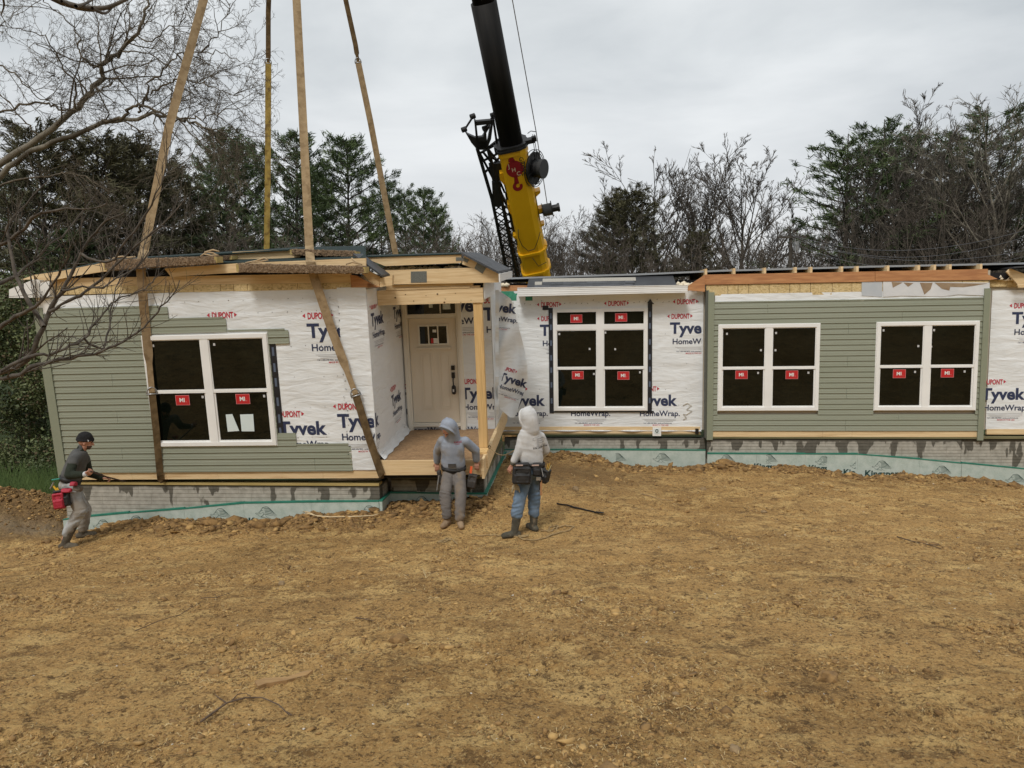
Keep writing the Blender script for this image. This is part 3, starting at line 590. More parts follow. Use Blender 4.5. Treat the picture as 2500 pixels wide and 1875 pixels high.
# roof rim over the facade
brd('header_board',[(121,680),(857,667),(857,690),(121,699.5)],m_lumber,-.012,.03)
b=MB(); xs=[122,165,216,247,312,345,378,411,473,538,570,604,664,726,789,857]
for i in range(len(xs)-1):
    a,c_=xs[i],xs[i+1]; f_=lambda x,y0,y1:y0+(y1-y0)*(x-122)/735
    b.pprism(L,[(a+.6,f_(a,700,690.5)),(c_-.6,f_(c_,700,690.5)),(c_-.6,f_(c_,720,705)),(a+.6,f_(a,720,705))],-.010,.03)
b.build('strand_board_band',m_osb,mod)
brd('roof_board',[(84,671),(148,662),(263,639),(268,661),(180,674),(100,690.5)],m_lumber,-.10,-.06)
brd('roof_board',[(401,655.5),(590,642),(893,630),(893,650),(600,664),(417,675.5)],m_lumber,-.14,-.10)
brd('roof_board',[(567,615),(735,608),(733,628),(567,637)],m_lumber,.35,.39)
brd('rafter_tail',[(50,683),(84,671),(82,684),(84,682)],m_lumber,-.10,.3)
b=MB(); b.box(L,-5.3,-.1,.05,.09,3.2,3.47); b.box(L,-5.4,-.1,.06,.5,3.27,3.29); b.build('eave_gap_shade',m_black,mod)  # black strips painting the shade between roof boards and header
# the low roof planes behind (felt with green edge)
def strip(name,pf,pb,wf,wb,mats,th=.02,par=mod,fr=L):
    b=MB(); n=len(pf); P=[]
    for (x,y) in pf: u,v=fr.hit(x,y,wf); P.append((u,wf,v))
    for (x,y) in pb: u,v=fr.hit(x,y,wb); P.append((u,wb,v))
    P+= [(u,w_,v-th) for u,w_,v in P]; F=[]
    for i in range(n-1): F+=[(i,i+1,n+i+1,n+i),(2*n+i,3*n+i,3*n+i+1,2*n+i+1),(i,2*n+i,2*n+i+1,i+1),(n+i,n+i+1,3*n+i+1,3*n+i)]
    F+=[(0,n,3*n,2*n),(n-1,3*n-1,4*n-1,2*n-1)]; b.add(P,F,0,fr); return b.build(name,mats,par)
strip('roof_felt',[(84,670),(148,661),(263,638),(590,641),(893,629)],[(95,668),(150,659),(270,634),(600,612),(893,605)],-.08,1.6,mat('green_felt',(.006,.020,.018),rough=.9))
strip('roof_felt',[(262,635),(735,607),(890,627)],[(265,632),(730,603),(890,600)],.30,1.7,mat('green_felt',(.006,.020,.018),rough=.9))
strip('roof_felt',[(885,626),(1126,618.5)],[(885,623),(1130,616)],G-.02,1.5,mat('green_felt',(.006,.020,.018),rough=.9))
# white boxed eave return at the left corner
brd('eave_return',[(22,707),(80,683),(79,727),(22,727)],m_white,-.18,.0); brd('eave_return',[(79,682),(121,685),(121,725),(79,727)],m_white,-.10,0.02)
brd('corner_panel',[(88,728),(121,726),(130,765),(93,768)],m_white,-.03,.0)
# ---------------- the right house section, already standing on its foundation
hz_=root('house_section',tuple(H.w(2.5,2.2,0)),'long right section of the house set down on its foundation, with three twin windows','house section')
MW=.12
b=MB(); b.box(H,-4.30,-.0,MW+.03,4.4,.02,2.9); b.box(H,0,5.18,.03,4.4,.02,3.08); b.box(H,5.18,9.4,MW+.03,4.4,.02,2.95)
b.build('wall_core',mat('core_board',(0,0,0)),hz_)
def hh(x,y,w=0): return H.hit(x,y,w)
b=MB()
for a,c_ in ((-4.32,-2.9),(-2.897,-1.3),(-1.297,-.14)): b.box(H,a,c_,MW-.012,MW+.04,-.055,.085)
for a,c_ in ((.09,2.2),(2.203,2.75),(2.753,5.09)): b.box(H,a,c_,-.012,.04,-.10,.022)
b.box(H,5.30,9.4,MW-.012,MW+.04,-.07,.035)
b.build('rim_joist',m_lumber,hz_)
b=MB(); b.box(H,-4.32,-.12,MW-.02,MW+.2,-.085,-.058); b.box(H,.06,9.4,-.022,.3,-.135,-.103) ; b.build('mud_sill',m_wetsill,hz_)
wr=MB(); off=MW-.004
wr.grid(sheetfn(H,-4.30,-.10,.02,2.86,21,off),90,62); wr.grid(sheetfn(H,5.28,9.3,.03,2.70,23,off),60,50)
wr.grid(sheetfn(H,.10,5.15,2.52,2.72,25,-.008),60,6)
# skirt curled out at the foot of the wrap
wr.grid(lambda s,t:(H.w(-4.28+4.16*s,off-wave(-4.28+4.16*s,.02,21)-.03*t*(1+.6*math.sin(s*40)),.02-.025*t),(s*4,21,t)),70,2)
mM=pm(H,21,off)
for v in (2.35,1.95,1.35,.85):
    for i in range(10):
        u=-4.2+i*.42+random.uniform(-.05,.05)
        if -3.15<u<-1.15: continue
        q=mM(u,v+random.uniform(-.02,.02)); wr.bar(q,q+np.array([random.uniform(-.012,.012),-.002,random.uniform(-.014,.014)]),.006,mi=1)
for i in range(34):
    u=-4.0+i*.115; q=mM(u,2.62+random.uniform(-.06,.03)); wr.bar(q+[0,-.003,0],q+[random.uniform(.01,.03),-.003,random.uniform(-.03,.03)],.007,mi=1)
w3=wr.build('house_wrap',[m_wrap,m_blk],hz_); w3.data.polygons.foreach_set('use_smooth',[True]*len(w3.data.polygons))
HS=1.02
blk(w3,H,1319,819,mM,MW,s=HS); blk(w3,H,1636,814,mM,MW,box=(-9,-.13,0,4),s=HS)
blk(w3,H,1237,990,mM,MW,s=HS); blk(w3,H,1388,990,mM,MW,s=HS); blk(w3,H,1556,990,mM,MW,s=HS)
for x,y in ((1318,745),(1482,742),(1650,738)): u,v=H.hit(x,y,MW); blk(w3,H,0,0,mM,uv=(u,v-.33),s=HS,parts='d')
mK=pm(H,23,off); blk(w3,H,2470,790,mK,MW,s=HS); blk(w3,H,2395,975,mK,MW,s=HS)
# tape round the middle window
T0,T1,TB,TT=-3.065,-1.20,.425,2.47
b=MB(); b.box(H,T0-.10,T0-.013,MW-.022,MW-.016,TB-.06,TT+.04); b.box(H,T1+.013,T1+.10,MW-.022,MW-.016,TB-.06,TT+.10); b.box(H,T0-.22,T0-.101,MW-.022,MW-.016,TT+.0,TT+.085)
b.prism(H,[(T1+.0,TT+.105),(T1+.14,TT+.08),(T1+.10,TT+.12),(T1+.06,TT+.19)],MW-.024,MW-.018); b.box(H,T0-.012,T1+.14,MW-.022,MW-.016,TB-.045,TB-.018)
for s_,x in ((0,T0-.055),(1,T1+.055)):
    for i,y in enumerate((.62,.95,1.25,1.50,1.80,2.12,2.35)): b.box(H,x-.018,x+.018,MW-.0245,MW-.0225,y-.055,y+.055,1)
b.build('flashing_tape',[m_tape,MATS['tape_print']],hz_)
window(H,T0,T1,TB,TT,hz_,H.hit(1400,899,MW-.05)[1],transom=H.hit(1400,799,MW-.05)[1],w=MW-.018,cas=.055,stk=sk(H,[(1407,778),(1516.5,775),(1410.5,916),(1522,917)],MW-.05),tabs=sk(H,[(1365.5,815.5),(1478,812),(1439.5,852),(1502,852.5),(1450,913),(1562.5,909)],MW-.05),label='tall twin window with a row of small panes over it, edged in black tape')
# small utility box under the window, cable end
b=MB(); u,v=H.hit(1603,1052,MW); b.box(H,u-.085,u+.085,MW-.05,MW-.02,v-.095,v+.08); b.box(H,u-.05,u+.05,MW-.056,MW-.05,v-.05,v+.055,1); b.tube([H.w(u+.05*math.cos(a)*.5,MW-.058,v+.01+.03*math.sin(a)) for a in np.linspace(0,6.28,10)],.008,5,mi=2); b.build('outlet_box',[m_white,m_papb,m_blk],hz_)
b=MB(); u,v=H.hit(1701,1052,MW); b.box(H,u-.035,u+.03,MW-.05,MW-.012,v-.05,v+.05); b.build('joist_bracket',m_blk,hz_)
# construction glue smear
b=MB(); P=[H.hit(x,y,MW-.012) for x,y in ((1667,990),(1678,984),(1688,990),(1676,999),(1690,1003),(1676,1012),(1668,1010),(1676,1020),(1668,1024))]; b.tube([H.w(u,MW-.016,v) for u,v in P],.007,6); b.build('glue_smear',mat('tan_glue',(.5,.43,.32),(.68,.64,.56),scale=20,rough=.5),hz_,smooth=True)
# bay siding
A0,A1=.085,5.055; wA=(.178,2.083,.432,2.12); wB=(3.142,4.993,.432,2.125)
def segH(a,b):
    i=round((a-.03)/BH); j=(2.62,3.6,1.1)[(i//2)%3]
    return cut([(A0,A1)],[(a-1,b+1,j,j+.004),(wA[2],wA[3],wA[0]-.01,wA[1]+.01),(wB[2],wB[3],wB[0]-.01,wB[1]+.01)],a,b)
BH=(2.545-.03)/24
sd_=MB(); laps(sd_,H,0,24,segH,.03,w0=-.014,exp=BH); sd_.box(H,A0,A1,-.03,-.006,.018,.029); sd_.box(H,A0,A1,-.026,-.010,2.55,2.575); sd_.build('siding',m_siding,hz_)
b=MB(); b.box(H,-.02,.083,-.045,0,-.16,2.76); b.box(H,-.035,-.02,-.045,MW,-.16,2.80); b.box(H,-.075,-.036,-.03,MW-.02,-.12,2.80,1); b.build('corner_trim',[m_trim,mat('dark_channel',(.09,.095,.08),rough=.5)],hz_)
b=MB(); b.box(H,5.057,5.15,-.045,0,-.16,2.74); b.box(H,5.15,5.165,-.045,MW,-.16,2.74); b.build('corner_trim',m_trim,hz_)
window(H,wA[0],wA[1],wA[2],wA[3],hz_,H.hit(1850,898.5,-.05)[1],w=-.01,stk=sk(H,[(1810.5,915),(1933.5,915)],-.04),tabs=sk(H,[(1775,815),(1895,813),(1858,855),(1893.5,855),(1851,910.5),(1974,910)],-.04),label='twin window at the left of the sided bay')
window(H,wB[0],wB[1],wB[2],wB[3],hz_,H.hit(2240,894.5,-.05)[1],w=-.01,stk=sk(H,[(2196,912.5),(2313.5,911)],-.04),tabs=sk(H,[(2157.5,806.5),(2281,806),(2242.5,845),(2274,846.5),(2234.5,908),(2355.5,907)],-.04),label='twin window at the right of the sided bay')
# strip of strand board, laminated beam, rafters
b=MB(); xs=[1724,1777,1802,1828,1878,1928,1953,1979,2032,2080,2130,2182,2232,2290,2350,2414]
for i in range(len(xs)-1):
    a,c_=xs[i],xs[i+1]; f_=lambda x,y0,y1:y0+(y1-y0)*(x-1724)/690
    b.pprism(H,[(a+.6,f_(a,696,684.5)),(c_-.6,f_(c_,696,684.5)),(c_-.6,f_(c_,722,716)),(a+.6,f_(a,722,716))],-.006,.03)
b.build('strand_board_band',m_osb,hz_)
b=MB(); b.pprism(H,[(1721,670.5),(2136,662.5),(2136,687.5),(1721,695)],-.03,.0); b.pprism(H,[(2137,662.4),(2412,656.5),(2412,670),(2436,681),(2420,683),(2137,687.4)],-.03,.0)
b.build('laminated_beam',m_lvl,hz_)
brd('laminated_beam',[(1679,709),(1681,697),(1721,670.5),(1721,712)],m_lvl,-.06,-.032,par=hz_,fr=H)
brd('laminated_beam',[(1218,697),(1290,696.5),(1290,710),(1218,711)],m_lvl,MW,MW+.04,par=hz_,fr=H)
brd('green_board',[(1213,711.5),(1300,710.5),(1300,734),(1240,734),(1213,730)],m_green,MW-.006,MW+.03,par=hz_,fr=H)
for x in (1724,1793,1868,1943,1981,2056,2094,2169,2244,2283,2321,2396):
    y=663-(x-1724)*.0175; b=MB(); u,v=H.hit(x,y,.0); b.prism(H,[(u-.022,v-.15),(u+.022,v-.15),(u+.022,v+.055),(u-.022,v+.055)],.01,2.0); b.build('rafter',m_lumber,hz_)
b=MB(); b.box(H,-4.3,-.05,.25,4.3,2.86,3.02); b.box(H,0,9.3,.05,4.3,2.9,3.03); b.build('roof_cavity_shade',m_black,hz_)  # black boxes in place of the shaded hollow under the roof skin
# low roof skin
b=MB(); U=[H.hit(x,y,.16) for x,y in ((1208,679),(1450,671),(1560,668),(1760,659),(2120,649),(2500,641))]; U.append((U[-1][0]+2.4,U[-1][1]-.0))
def skin(w0,w1,lift,th,mi,dv=0):
    P=[(u,w0,v+dv) for u,v in U]+[(u,w1,v+dv+lift) for u,v in U]; n=len(U); P+=[(u,w,v-th) for u,w,v in P]; F=[]
    for i in range(n-1): F+=[(i,i+1,n+i+1,n+i),(2*n+i,3*n+i,3*n+i+1,2*n+i+1),(i,2*n+i,2*n+i+1,i+1),(n+i,n+i+1,3*n+i+1,3*n+i)]
    F+=[(0,n,3*n,2*n),(n-1,3*n-1,4*n-1,2*n-1)]; b.add(P,F,mi,H)
skin(.16,4.3,.10,.022,0); skin(.13,.159,0,.035,1)
b.build('roof_skin',[m_under,mat('pale_drip_edge',(.30,.32,.34),rough=.4)],hz_)
# shingled eave over the middle window
eF=[H.hit(x,y,-.22) for x,y in ((1286,705),(1653,700))]; 
b=MB(); (u0,v0),(u1,v1)=eF
P=[(u0,-.22,v0),(u1,-.22,v1),(u1-.03,.17,v1+.235),(u0+.02,.17,v0+.235)]; P+=[(a,w,v-.02) for a,w,v in P]; b.add(P,[(0,1,2,3),(7,6,5,4),(0,4,5,1),(1,5,6,2),(2,6,7,3),(3,7,4,0)],0,H); b.build('eave_deck',m_under,hz_)
def course(xa,xb,t0,t1,m_,lift):
    b=MB(); ua=u0+(u1-u0)*(xa-1286)/367; ub=u0+(u1-u0)*(xb-1286)/367
    q=lambda u,t,l:(u,-.22+.39*t,v0+(v1-v0)*(u-u0)/(u1-u0)+.235*t+l)
    u=ua
    while u<ub-.01:
        wd=min(random.uniform(.12,.33),ub-u) if m_ is m_shing else ub-ua; e_=random.choice((0,.004,.008)) if m_ is m_shing else 0
        P=[q(u,t0,lift+e_),q(u+wd,t0,lift+e_),q(u+wd,t1,lift),q(u,t1,lift)]; P+=[(a,w,v-.006-e_) for a,w,v in P]
        c=random.uniform(0,30); b.add(P,[(0,1,2,3),(7,6,5,4),(0,4,5,1),(1,5,6,2),(2,6,7,3),(3,7,4,0)],0,H,loc=[(p[0]+c,p[1],p[2]) for p in P]); u+=wd
    b.build('shingle_course',m_,hz_)
course(1305,1548,-.03,.28,m_shing,.012); course(1324,1552,.26,.5,m_shing,.020); course(1305,1323,.29,.56,m_grit,.014); course(1324,1556,.5,.80,m_grit,.022)
b=MB(); f0=H.hit(1263,704,-.25); f1=H.hit(1679,697,-.25); g0=H.hit(1263,723.5,-.25); g1=H.hit(1679,714,-.25)
b.prism(H,[f0,f1,g1,g0],-.25,-.235); 
for t in (.25,.5,.78):
    q0=(f0[0],f0[1]+(g0[1]-f0[1])*t); q1=(f1[0],f1[1]+(g1[1]-f1[1])*t); b.prism(H,[(q0[0],q0[1]),(q1[0],q1[1]),(q1[0],q1[1]+.008),(q0[0],q0[1]+.008)],-.256,-.2505)
b.prism(H,[(f0[0],f0[1]+.0),(f1[0],f1[1]),(f1[0],f1[1]+.012),(f0[0],f0[1]+.012)],-.262,-.2505)
P=[(g0[0],-.234,g0[1]),(g1[0],-.234,g1[1]),(g1[0],MW-.01,g1[1]),(g0[0],MW-.01,g0[1])]; P+=[(a,w,v+.012) for a,w,v in P]; b.add(P,[(3,2,1,0),(4,5,6,7),(0,1,5,4),(1,2,6,5),(2,3,7,6),(3,0,4,7)],0,H)
b.box(H,f0[0]-.001,f0[0]+.012,-.235,MW-.02,g0[1]+.013,f0[1]); b.build('fascia',m_white,hz_)
b=MB()
for x0,x1,yy,n in ((1656,1712,694,26),(2424,2476,678,26),(1216,1238,696,6)):
    b=MB()
    for i in range(n):
        u,v=H.hit(random.uniform(x0,x1),yy+random.uniform(-3,4),.1); c=H.w(u,.1+random.uniform(-.04,.1),v); r=random.uniform(.03,.06); b.tube([c+[-.06,0,-.02],c,c+[.06,0,.0]],[.012,r,.012],6)
    b.build('insulation',m_fluff,hz_,smooth=True)
# torn backing panel above the bay siding
b=MB(); b.pprism(H,[(2104,687),(2154,686.5),(2154,725),(2104,722)],-.020,-.010,1); b.pprism(H,[(2156,687),(2416,690),(2417,722),(2340,719),(2300,724),(2200,722),(2156,725)],-.022,-.010,0)
tear=[(2158,687),(2176,688),(2179,703),(2204,690),(2216,701),(2232,692),(2245,689),(2256,720),(2273,708),(2278,690),(2300,704),(2318,709),(2312,696),(2352,699),(2380,690),(2412,691),(2414,689.4),(2300,688)]
tl=[(2177,688.2),(2204,689.5),(2180,702)],[(2206,689.5),(2230,691),(2217,700)],[(2246,690),(2277,690.5),(2272,706),(2257,719)],[(2282,690),(2330,691),(2410,692),(2376,698),(2352,701),(2320,700),(2318,709),(2300,705)]
for t_ in tl: b.pprism(H,t_,-.026,-.0225,2)
b.build('torn_panel',[mat('panel_white',(.60,.62,.64),(.7,.71,.72),scale=3,rough=.6),mat('panel_grey',(.46,.50,.54),(.52,.55,.58),scale=3,rough=.6),mat('panel_brown',(.26,.18,.11),(.34,.25,.16),scale=8,rough=.85)],hz_)
# right-hand end: strand board, open roof edge
b=MB()
for a,c_ in ((2416,2458),(2459,2485),(2486,2560)): b.pprism(H,[(a,683),(c_,682),(c_,699.5),(a,700.5)],MW-.01,MW+.03)
b.build('strand_board_band',m_osb,hz_)
brd('roof_board',[(2458,664),(2466,655),(2500,668),(2530,690),(2484,693)],m_lumber,-.05,-.01,par=hz_,fr=H)
slab('eave_deck',[(2475,655),(2560,648)],1.2,.03,m_under,par=hz_,fr=H,w=-.2); brd('fascia',[(2484,693),(2560,690),(2560,701),(2486,702)],m_lumber,-.12,-.1,par=hz_,fr=H)
# ---------------- loose flap of wrap torn from the hanging module
def flapY(px,py): return 13.55+.006*(px-1212)+.10*math.sin((px-1200)*.09+(py-700)*.012)+.05*math.sin((px+py)*.06)
def lerp(tab,y):
    for (y0,x0),(y1,x1) in zip(tab,tab[1:]):
        if y<=y1: return x0+(x1-x0)*(y-y0)/(y1-y0)
    return tab[-1][1]
fl_l=[(712,1213),(900,1214),(985,1216),(1000,1222),(1019,1245)]; fl_r=[(712,1222),(728,1246),(740,1252),(790,1264),(850,1280),(890,1287),(930,1288),(975,1272),(1008,1262),(1019,1256)]
def fgrid(s,t):
    y=712+307*t; x=lerp(fl_l,y)+(lerp(fl_r,y)-lerp(fl_l,y))*s; p=at(x,y,flapY(x,y)); return p,(p[0]*1.4,33,p[2]*1.1)
b=MB(); b.grid(fgrid,24,70)
b.grid(lambda s,t:(lambda x,y:(at(x,y,13.45+.03*math.sin(y*.1)+.01*s),(x*.01,34,y*.01)))(1209+9*s+(0 if t<.93 else -18*(t-.93)/.07),708+(330 if True else 0)*t),4,60)
fo=b.build('loose_wrap',m_wrap,mod,smooth=True)
fm=lambda ox,oy,k,ang:(lambda u,v:(lambda x,y:at(x,y,flapY(x,y)-.012))(ox+k*(u*math.cos(ang)+v*math.sin(ang)),oy+k*(u*math.sin(ang)-v*math.cos(ang))))
def flt(ox,oy,k,ang,bx,parts='thc'):
    q=MB(); printblock(q,0,0,1,fm(ox,oy,k,ang),bx,1,parts)
    if q.f: q.build('lettering',LM,fo)
flt(1178,757,106,.10,(.39,1.2,-.6,.4)); flt(1216,926,92,.30,(.10,.76,-.5,.5),'dthc'); 
# ---------------- foundation
fnd=root('foundation',tuple(FL.w(0,1,-.3)),'ribbed concrete block foundation with pale green insulation board and damp stains','foundation')
BP=.56
def fwall(fr,u0,u1,w,z0=-1.3,z1=0): 
    b=MB(); b.box(fr,u0,u1,w,w+.2,z0,z1-.045); b.build('block_wall',m_block,fnd)
fwall(FL,-5.5,-.0,.02); fwall(FL,.05,1.66,BP)
S1=FL.side(1.66,.56); b=MB(); b.box(S1,.0,3.4,-.0,.2,-1.3,-.045); b.build('block_wall',m_block,fnd)
S0=FL.side(.0,.02); b=MB(); b.box(S0,.2,.54,-.002,.1,-1.3,-.045); b.build('block_wall',m_block,fnd)
fwall(FR,-4.4,-.04,MW-.0,z1=.0); fwall(FR,-.02,5.13,.0); fwall(FR,5.15,10.,.03)
b=MB(); b.box(FL,-5.5,.0,-.005,.2,-.044,-.002); b.build('mud_sill',m_sill,fnd)
b=MB(); b.box(FL,.05,1.62,BP-.02,BP+.18,-.044,-.006); b.box(S1,.02,3.3,-.02,.18,-.044,.0); b.build('mud_sill',m_wetsill,fnd)
def insul(fr,pts,w,th=.04,zb=-1.3,mem=.022,off=.0):   # pts: (u, vtop)
    b=MB()
    for (a,va),(c_,vc) in zip(pts,pts[1:]):
        b.prism(fr,[(a+.0015,zb),(c_-.0015,zb),(c_-.0015,vc),(a+.0015,va)],w-th,w-.001,0); b.prism(fr,[(a,va+.001),(c_,vc+.001),(c_,vc+mem*(1.2+.3*math.sin(a*7))),(a,va+mem*(1+.3*math.cos(a*5)))],w-th-.006,w-.001,1)
    b.build('insulation_board',[m_insul,m_mem],fnd)
def gi(fr,l,w): return [fr.hit(x,y,w) for x,y in l]
insul(FL,[(-5.55,-.665)]+gi(FL,[(215,1262),(315,1253),(450,1243),(595,1229.5),(760,1226.5),(925,1225)],-.02),.02,.045)
insul(FL,[(.02,-.30),(.5,-.30),(1.70,-.31)],BP,.05); insul(S1,[(-.05,-.31),(1.2,-.31),(2.4,-.31),(3.6,-.30)],-.002,.05); insul(S0,[(-.05,-.30),(.52,-.30)],-.003,.05)
insul(FR,[(-4.4,-.30),(-2.4,-.30),(-1.2,-.30),(-.04,-.303)],MW,.05)
insul(FR,[(-.02,-.352),(1.0,-.352),(2.0,-.352),(3.06,-.352),(4.3,-.45),(5.13,-.535)],-.0,.05); insul(FR,[(5.15,-.535),(6.4,-.655),(8,-.8)],.03,.05)
# the printed mark: a crouching lion with a streaming mane, and the maker's word below it
def lion(mp,u,v,s,box=None,wordy=True,wordbox=None):
    s*=1.22; u-=.04; v-=.02; q=MB()
    def stroke(pts,w0,w1,n=10):
        P=[];m_=len(pts)-1
        L_=[]
        for i in range(n+1):
            t=i/n*m_; k=min(int(t),m_-1); f_=t-k
            p0,p1,p2,p3=[np.array(pts[max(0,min(m_,k+d))],float) for d in (-1,0,1,2)]
            L_.append(.5*((2*p1)+(-p0+p2)*f_+(2*p0-5*p1+4*p2-p3)*f_*f_+(-p0+3*p1-3*p2+p3)*f_**3))
        A=[];B_=[]
        for i,p in enumerate(L_):
            d=L_[min(i+1,n)]-L_[max(i-1,0)]; d/=np.linalg.norm(d)+1e-9; nrm=np.array([-d[1],d[0]]); t=i/n; w=(w0*(1-t)+w1*t)*(.35+.65*math.sin(math.pi*min(1,max(.0,t*.9+.08)))); A.append(p+nrm*w); B_.append(p-nrm*w)
        PP=[(u+s*1.3*a[0],v+s*.88*a[1]) for a in A]+[(u+s*1.3*a[0],v+s*.88*a[1]) for a in B_]; put2d(q,PP,[(i,i+1,n+2+i,n+1+i) for i in range(n)],mp,0,box)
    for i in range(6):     # mane
        t=i/5.; x0,y0=.40+.10*math.sin(t*3),.98-.52*t; stroke([(x0-.05*(1-t),y0),(x0+.22,y0+.04-.1*t),(x0+.42,y0-.10-.1*(1-t)),(1.16-.22*abs(t-.62)-.10*(1-t),.40-.12*t+.26*(1-t)**2)],.026,.006)
    stroke([(.40,.98),(.30,.86),(.24,.70),(.17,.62),(.15,.54),(.24,.50),(.33,.52)],.014,.010); stroke([(.24,.70),(.33,.74),(.40,.70)],.013,.009); stroke([(.30,.60),(.38,.58),(.42,.48)],.013,.009)
    stroke([(.15,.54),(.06,.50),(.0,.56),(-.04,.50),(.02,.42),(.10,.40),(.14,.30),(.24,.22),(.34,.26)],.013,.008); stroke([(.42,.48),(.36,.36),(.24,.22),(.44,.20),(.56,.10)],.016,.012); stroke([(.5,.36),(.56,.24),(.70,.14)],.014,.008)
    if wordy: word(q,'Kingspan',u-.60*s,v-.38*s,.74*s,mp,0,.030,1.0,wordbox)
    if q.f: q.build('lettering',m_gprint,fnd)
def lp(fr,px,py,s,w,box=None,wordy=True,wb=None,off=.0): u,v=fr.hit(px,py,w); lion(lambda a,b_:fr.w(a,w-.0015,b_),u,v,s,box,wordy,wb)
wl=.02-.0465
lp(FL,236,1297,.20,wl); lp(FL,316,1287,.20,wl,wordy=False); lp(FL,478,1270,.185,wl,box=(-9,-3.235,-2,0),wordy=False); lp(FL,522,1269,.195,wl); lp(FL,632,1266,.20,wl); lp(FL,885,1262,.19,wl)
wl=BP-.0515; lp(FL,1012,1240,.20,wl,wordy=False); lp(FL,1158,1240,.19,wl,wordy=False)
for i,x in enumerate((.5,1.25,2.0,2.75)): lion(lambda a,b_:S1.w(a,-.0535,b_),x,-.56,.22,None,True)
wl=MW-.0515; lp(FR,1490,1131,.22,wl,box=(FR.hit(1503,1120,wl)[0],9,-2,0),wordy=False); lp(FR,1600,1131,.22,wl,wordy=False)
wl=-.0515; lp(FR,1758,1133,.20,wl); lp(FR,1862,1133,.2,wl,box=(FR.hit(1870,1120,wl)[0],9,-2,0)); q0=FR.hit(2019,1130,wl)[0]; lp(FR,1996,1137,.20,wl,box=(-9,q0,-2,0),wb=(-9,q0,-2,0)); q0=FR.hit(2091,1130,wl)[0]
lp(FR,2081,1147,.20,wl,box=(-9,q0-.01,-2,0),wb=(-9,q0-.01,-2,0)); lp(FR,2135,1150,.215,wl); lp(FR,2282,1162,.21,wl); wl=.03-.0515; lp(FR,2461,1183,.215,wl)
# ------------------------------------------------ slings
def band(mb,P,wd,th=.012,mi=0,side=None,tw=None):
    P=[np.array(p,float) for p in P]; n=len(P); V=[];Lc=[]; s_=0
    for i,p in enumerate(P):
        d=P[min(i+1,n-1)]-P[max(i-1,0)]; d/=np.linalg.norm(d); vw=p-CAM if side is None else side; x=np.cross(vw,d); x/=np.linalg.norm(x); nn=np.cross(d,x)
        if tw: a=tw[i]; x,nn=x*math.cos(a)+nn*math.sin(a),nn*math.cos(a)-x*math.sin(a)
        w=(wd[i] if hasattr(wd,'__len__') else wd)/2
        if i: s_+=np.linalg.norm(p-P[i-1])
        for a,b_ in ((-w,-th/2),(w,-th/2),(w,th/2),(-w,th/2)): V.append(p+x*a+nn*b_); Lc.append((a,b_,s_))
    F=[]
    for i in range(n-1):
        for j in range(4): F.append((4*i+j,4*i+(j+1)%4,4*i+4+(j+1)%4,4*i+4+j))
    F+=[(3,2,1,0),(4*n-4,4*n-3,4*n-2,4*n-1)]; mb.add(V,F,mi,WF,Lc)
def dense(P,k=8):
    o=[]
    for a,b_ in zip(P,P[1:]):
        for i in range(k): o.append(np.array(a)*(1-i/k)+np.array(b_)*i/k)
    return o+[np.array(P[-1])]
def onL(x,y,w=-.075): u,v=L.hit(x,y,w); return L.w(u,w,v)
def buckle(nm,par,c,d,s=1):
    d=np.array(d,float); d/=np.linalg.norm(d); vw=c-CAM; x=np.cross(vw,d); x/=np.linalg.norm(x); y=d if (d[2]>0) else -d
    b=MB(); b.tube([c+x*a*s+y*e*s for a,e in ((-.085,-.03),(.085,-.03))],.016*s,8)
    b.tube([c+x*.075*s*math.cos(t)*1.0+y*(.105*s*math.sin(t)-.02*s) for t in np.linspace(0,math.pi,12)],.012*s,8); b.build('shackle',m_steel,par,smooth=True)
HK=at(683,-788,13.6)
def sling(label,top,bk,low,m1,m2,w1,w2,tw=0,bs=1):
    r_=root('lifting_sling',tuple(low[-1]),label,'sling','webbing slings lifting the house section')
    P=dense([HK]+top+[bk]); n=len(P); b=MB(); band(b,P,[w1*(1-.35*(i>n-5)) for i in range(n)],tw=[tw*math.sin(i*.33+1) for i in range(n)]); b.build('upper_strap',m1,r_)
    P=dense([bk]+low); b=MB(); band(b,P,w2,tw=[tw*.5*math.sin(i*.3) for i in range(len(P))]); b.build('lower_strap',m2,r_); buckle('b',r_,bk,top[-1]-bk,bs); return r_
sling('long tan sling at the far left, running down over the window edge',[at(497,0,12.9),at(412,311,12.2),at(352,610,11.75),onL(345,640,-.22),onL(344,662,-.20),onL(353,768,-.09)],onL(371,958,-.09),[onL(381,1050,-.09),onL(391,1160,-.06),onL(393,1172,-.03),L.w(-3.7,.4,-.05)],m_web,m_webd,.135,.105,.25)
sling('long tan sling crossing the white wrap diagonally down to the corner of the porch',[at(724,0,12.8),at(741,320,12.2),at(755,600,11.7),onL(758,640,-.22),onL(768,680,-.16),onL(810,806,-.11)],onL(868,962,-.11),[onL(898,1060,-.09),onL(925,1140,-.06),onL(932,1160,-.05),L.w(.05,.4,-.05)],m_web,m_webd,.135,.12,.2)
rr=[L.w(-2.0,3.9,3.3)]
sling('thin yellowish sling hanging straight down behind the roof',[at(655,30,14.7),at(655,130,14.75)],at(655,152,14.8),[at(654,400,15.1),at(651,612,15.4),at(650,680,15.5)],m_webd,m_weby,.095,.115,.35,.8)
sling('thin brown sling slanting down behind the porch roof, rightmost of the four',[at(844,0,14.6),at(868,110,14.7)],at(874,150,14.75),[at(905,300,14.9),at(966,622,15.4),at(975,680,15.5)],m_webd,m_web,.095,.12,.3,.8)
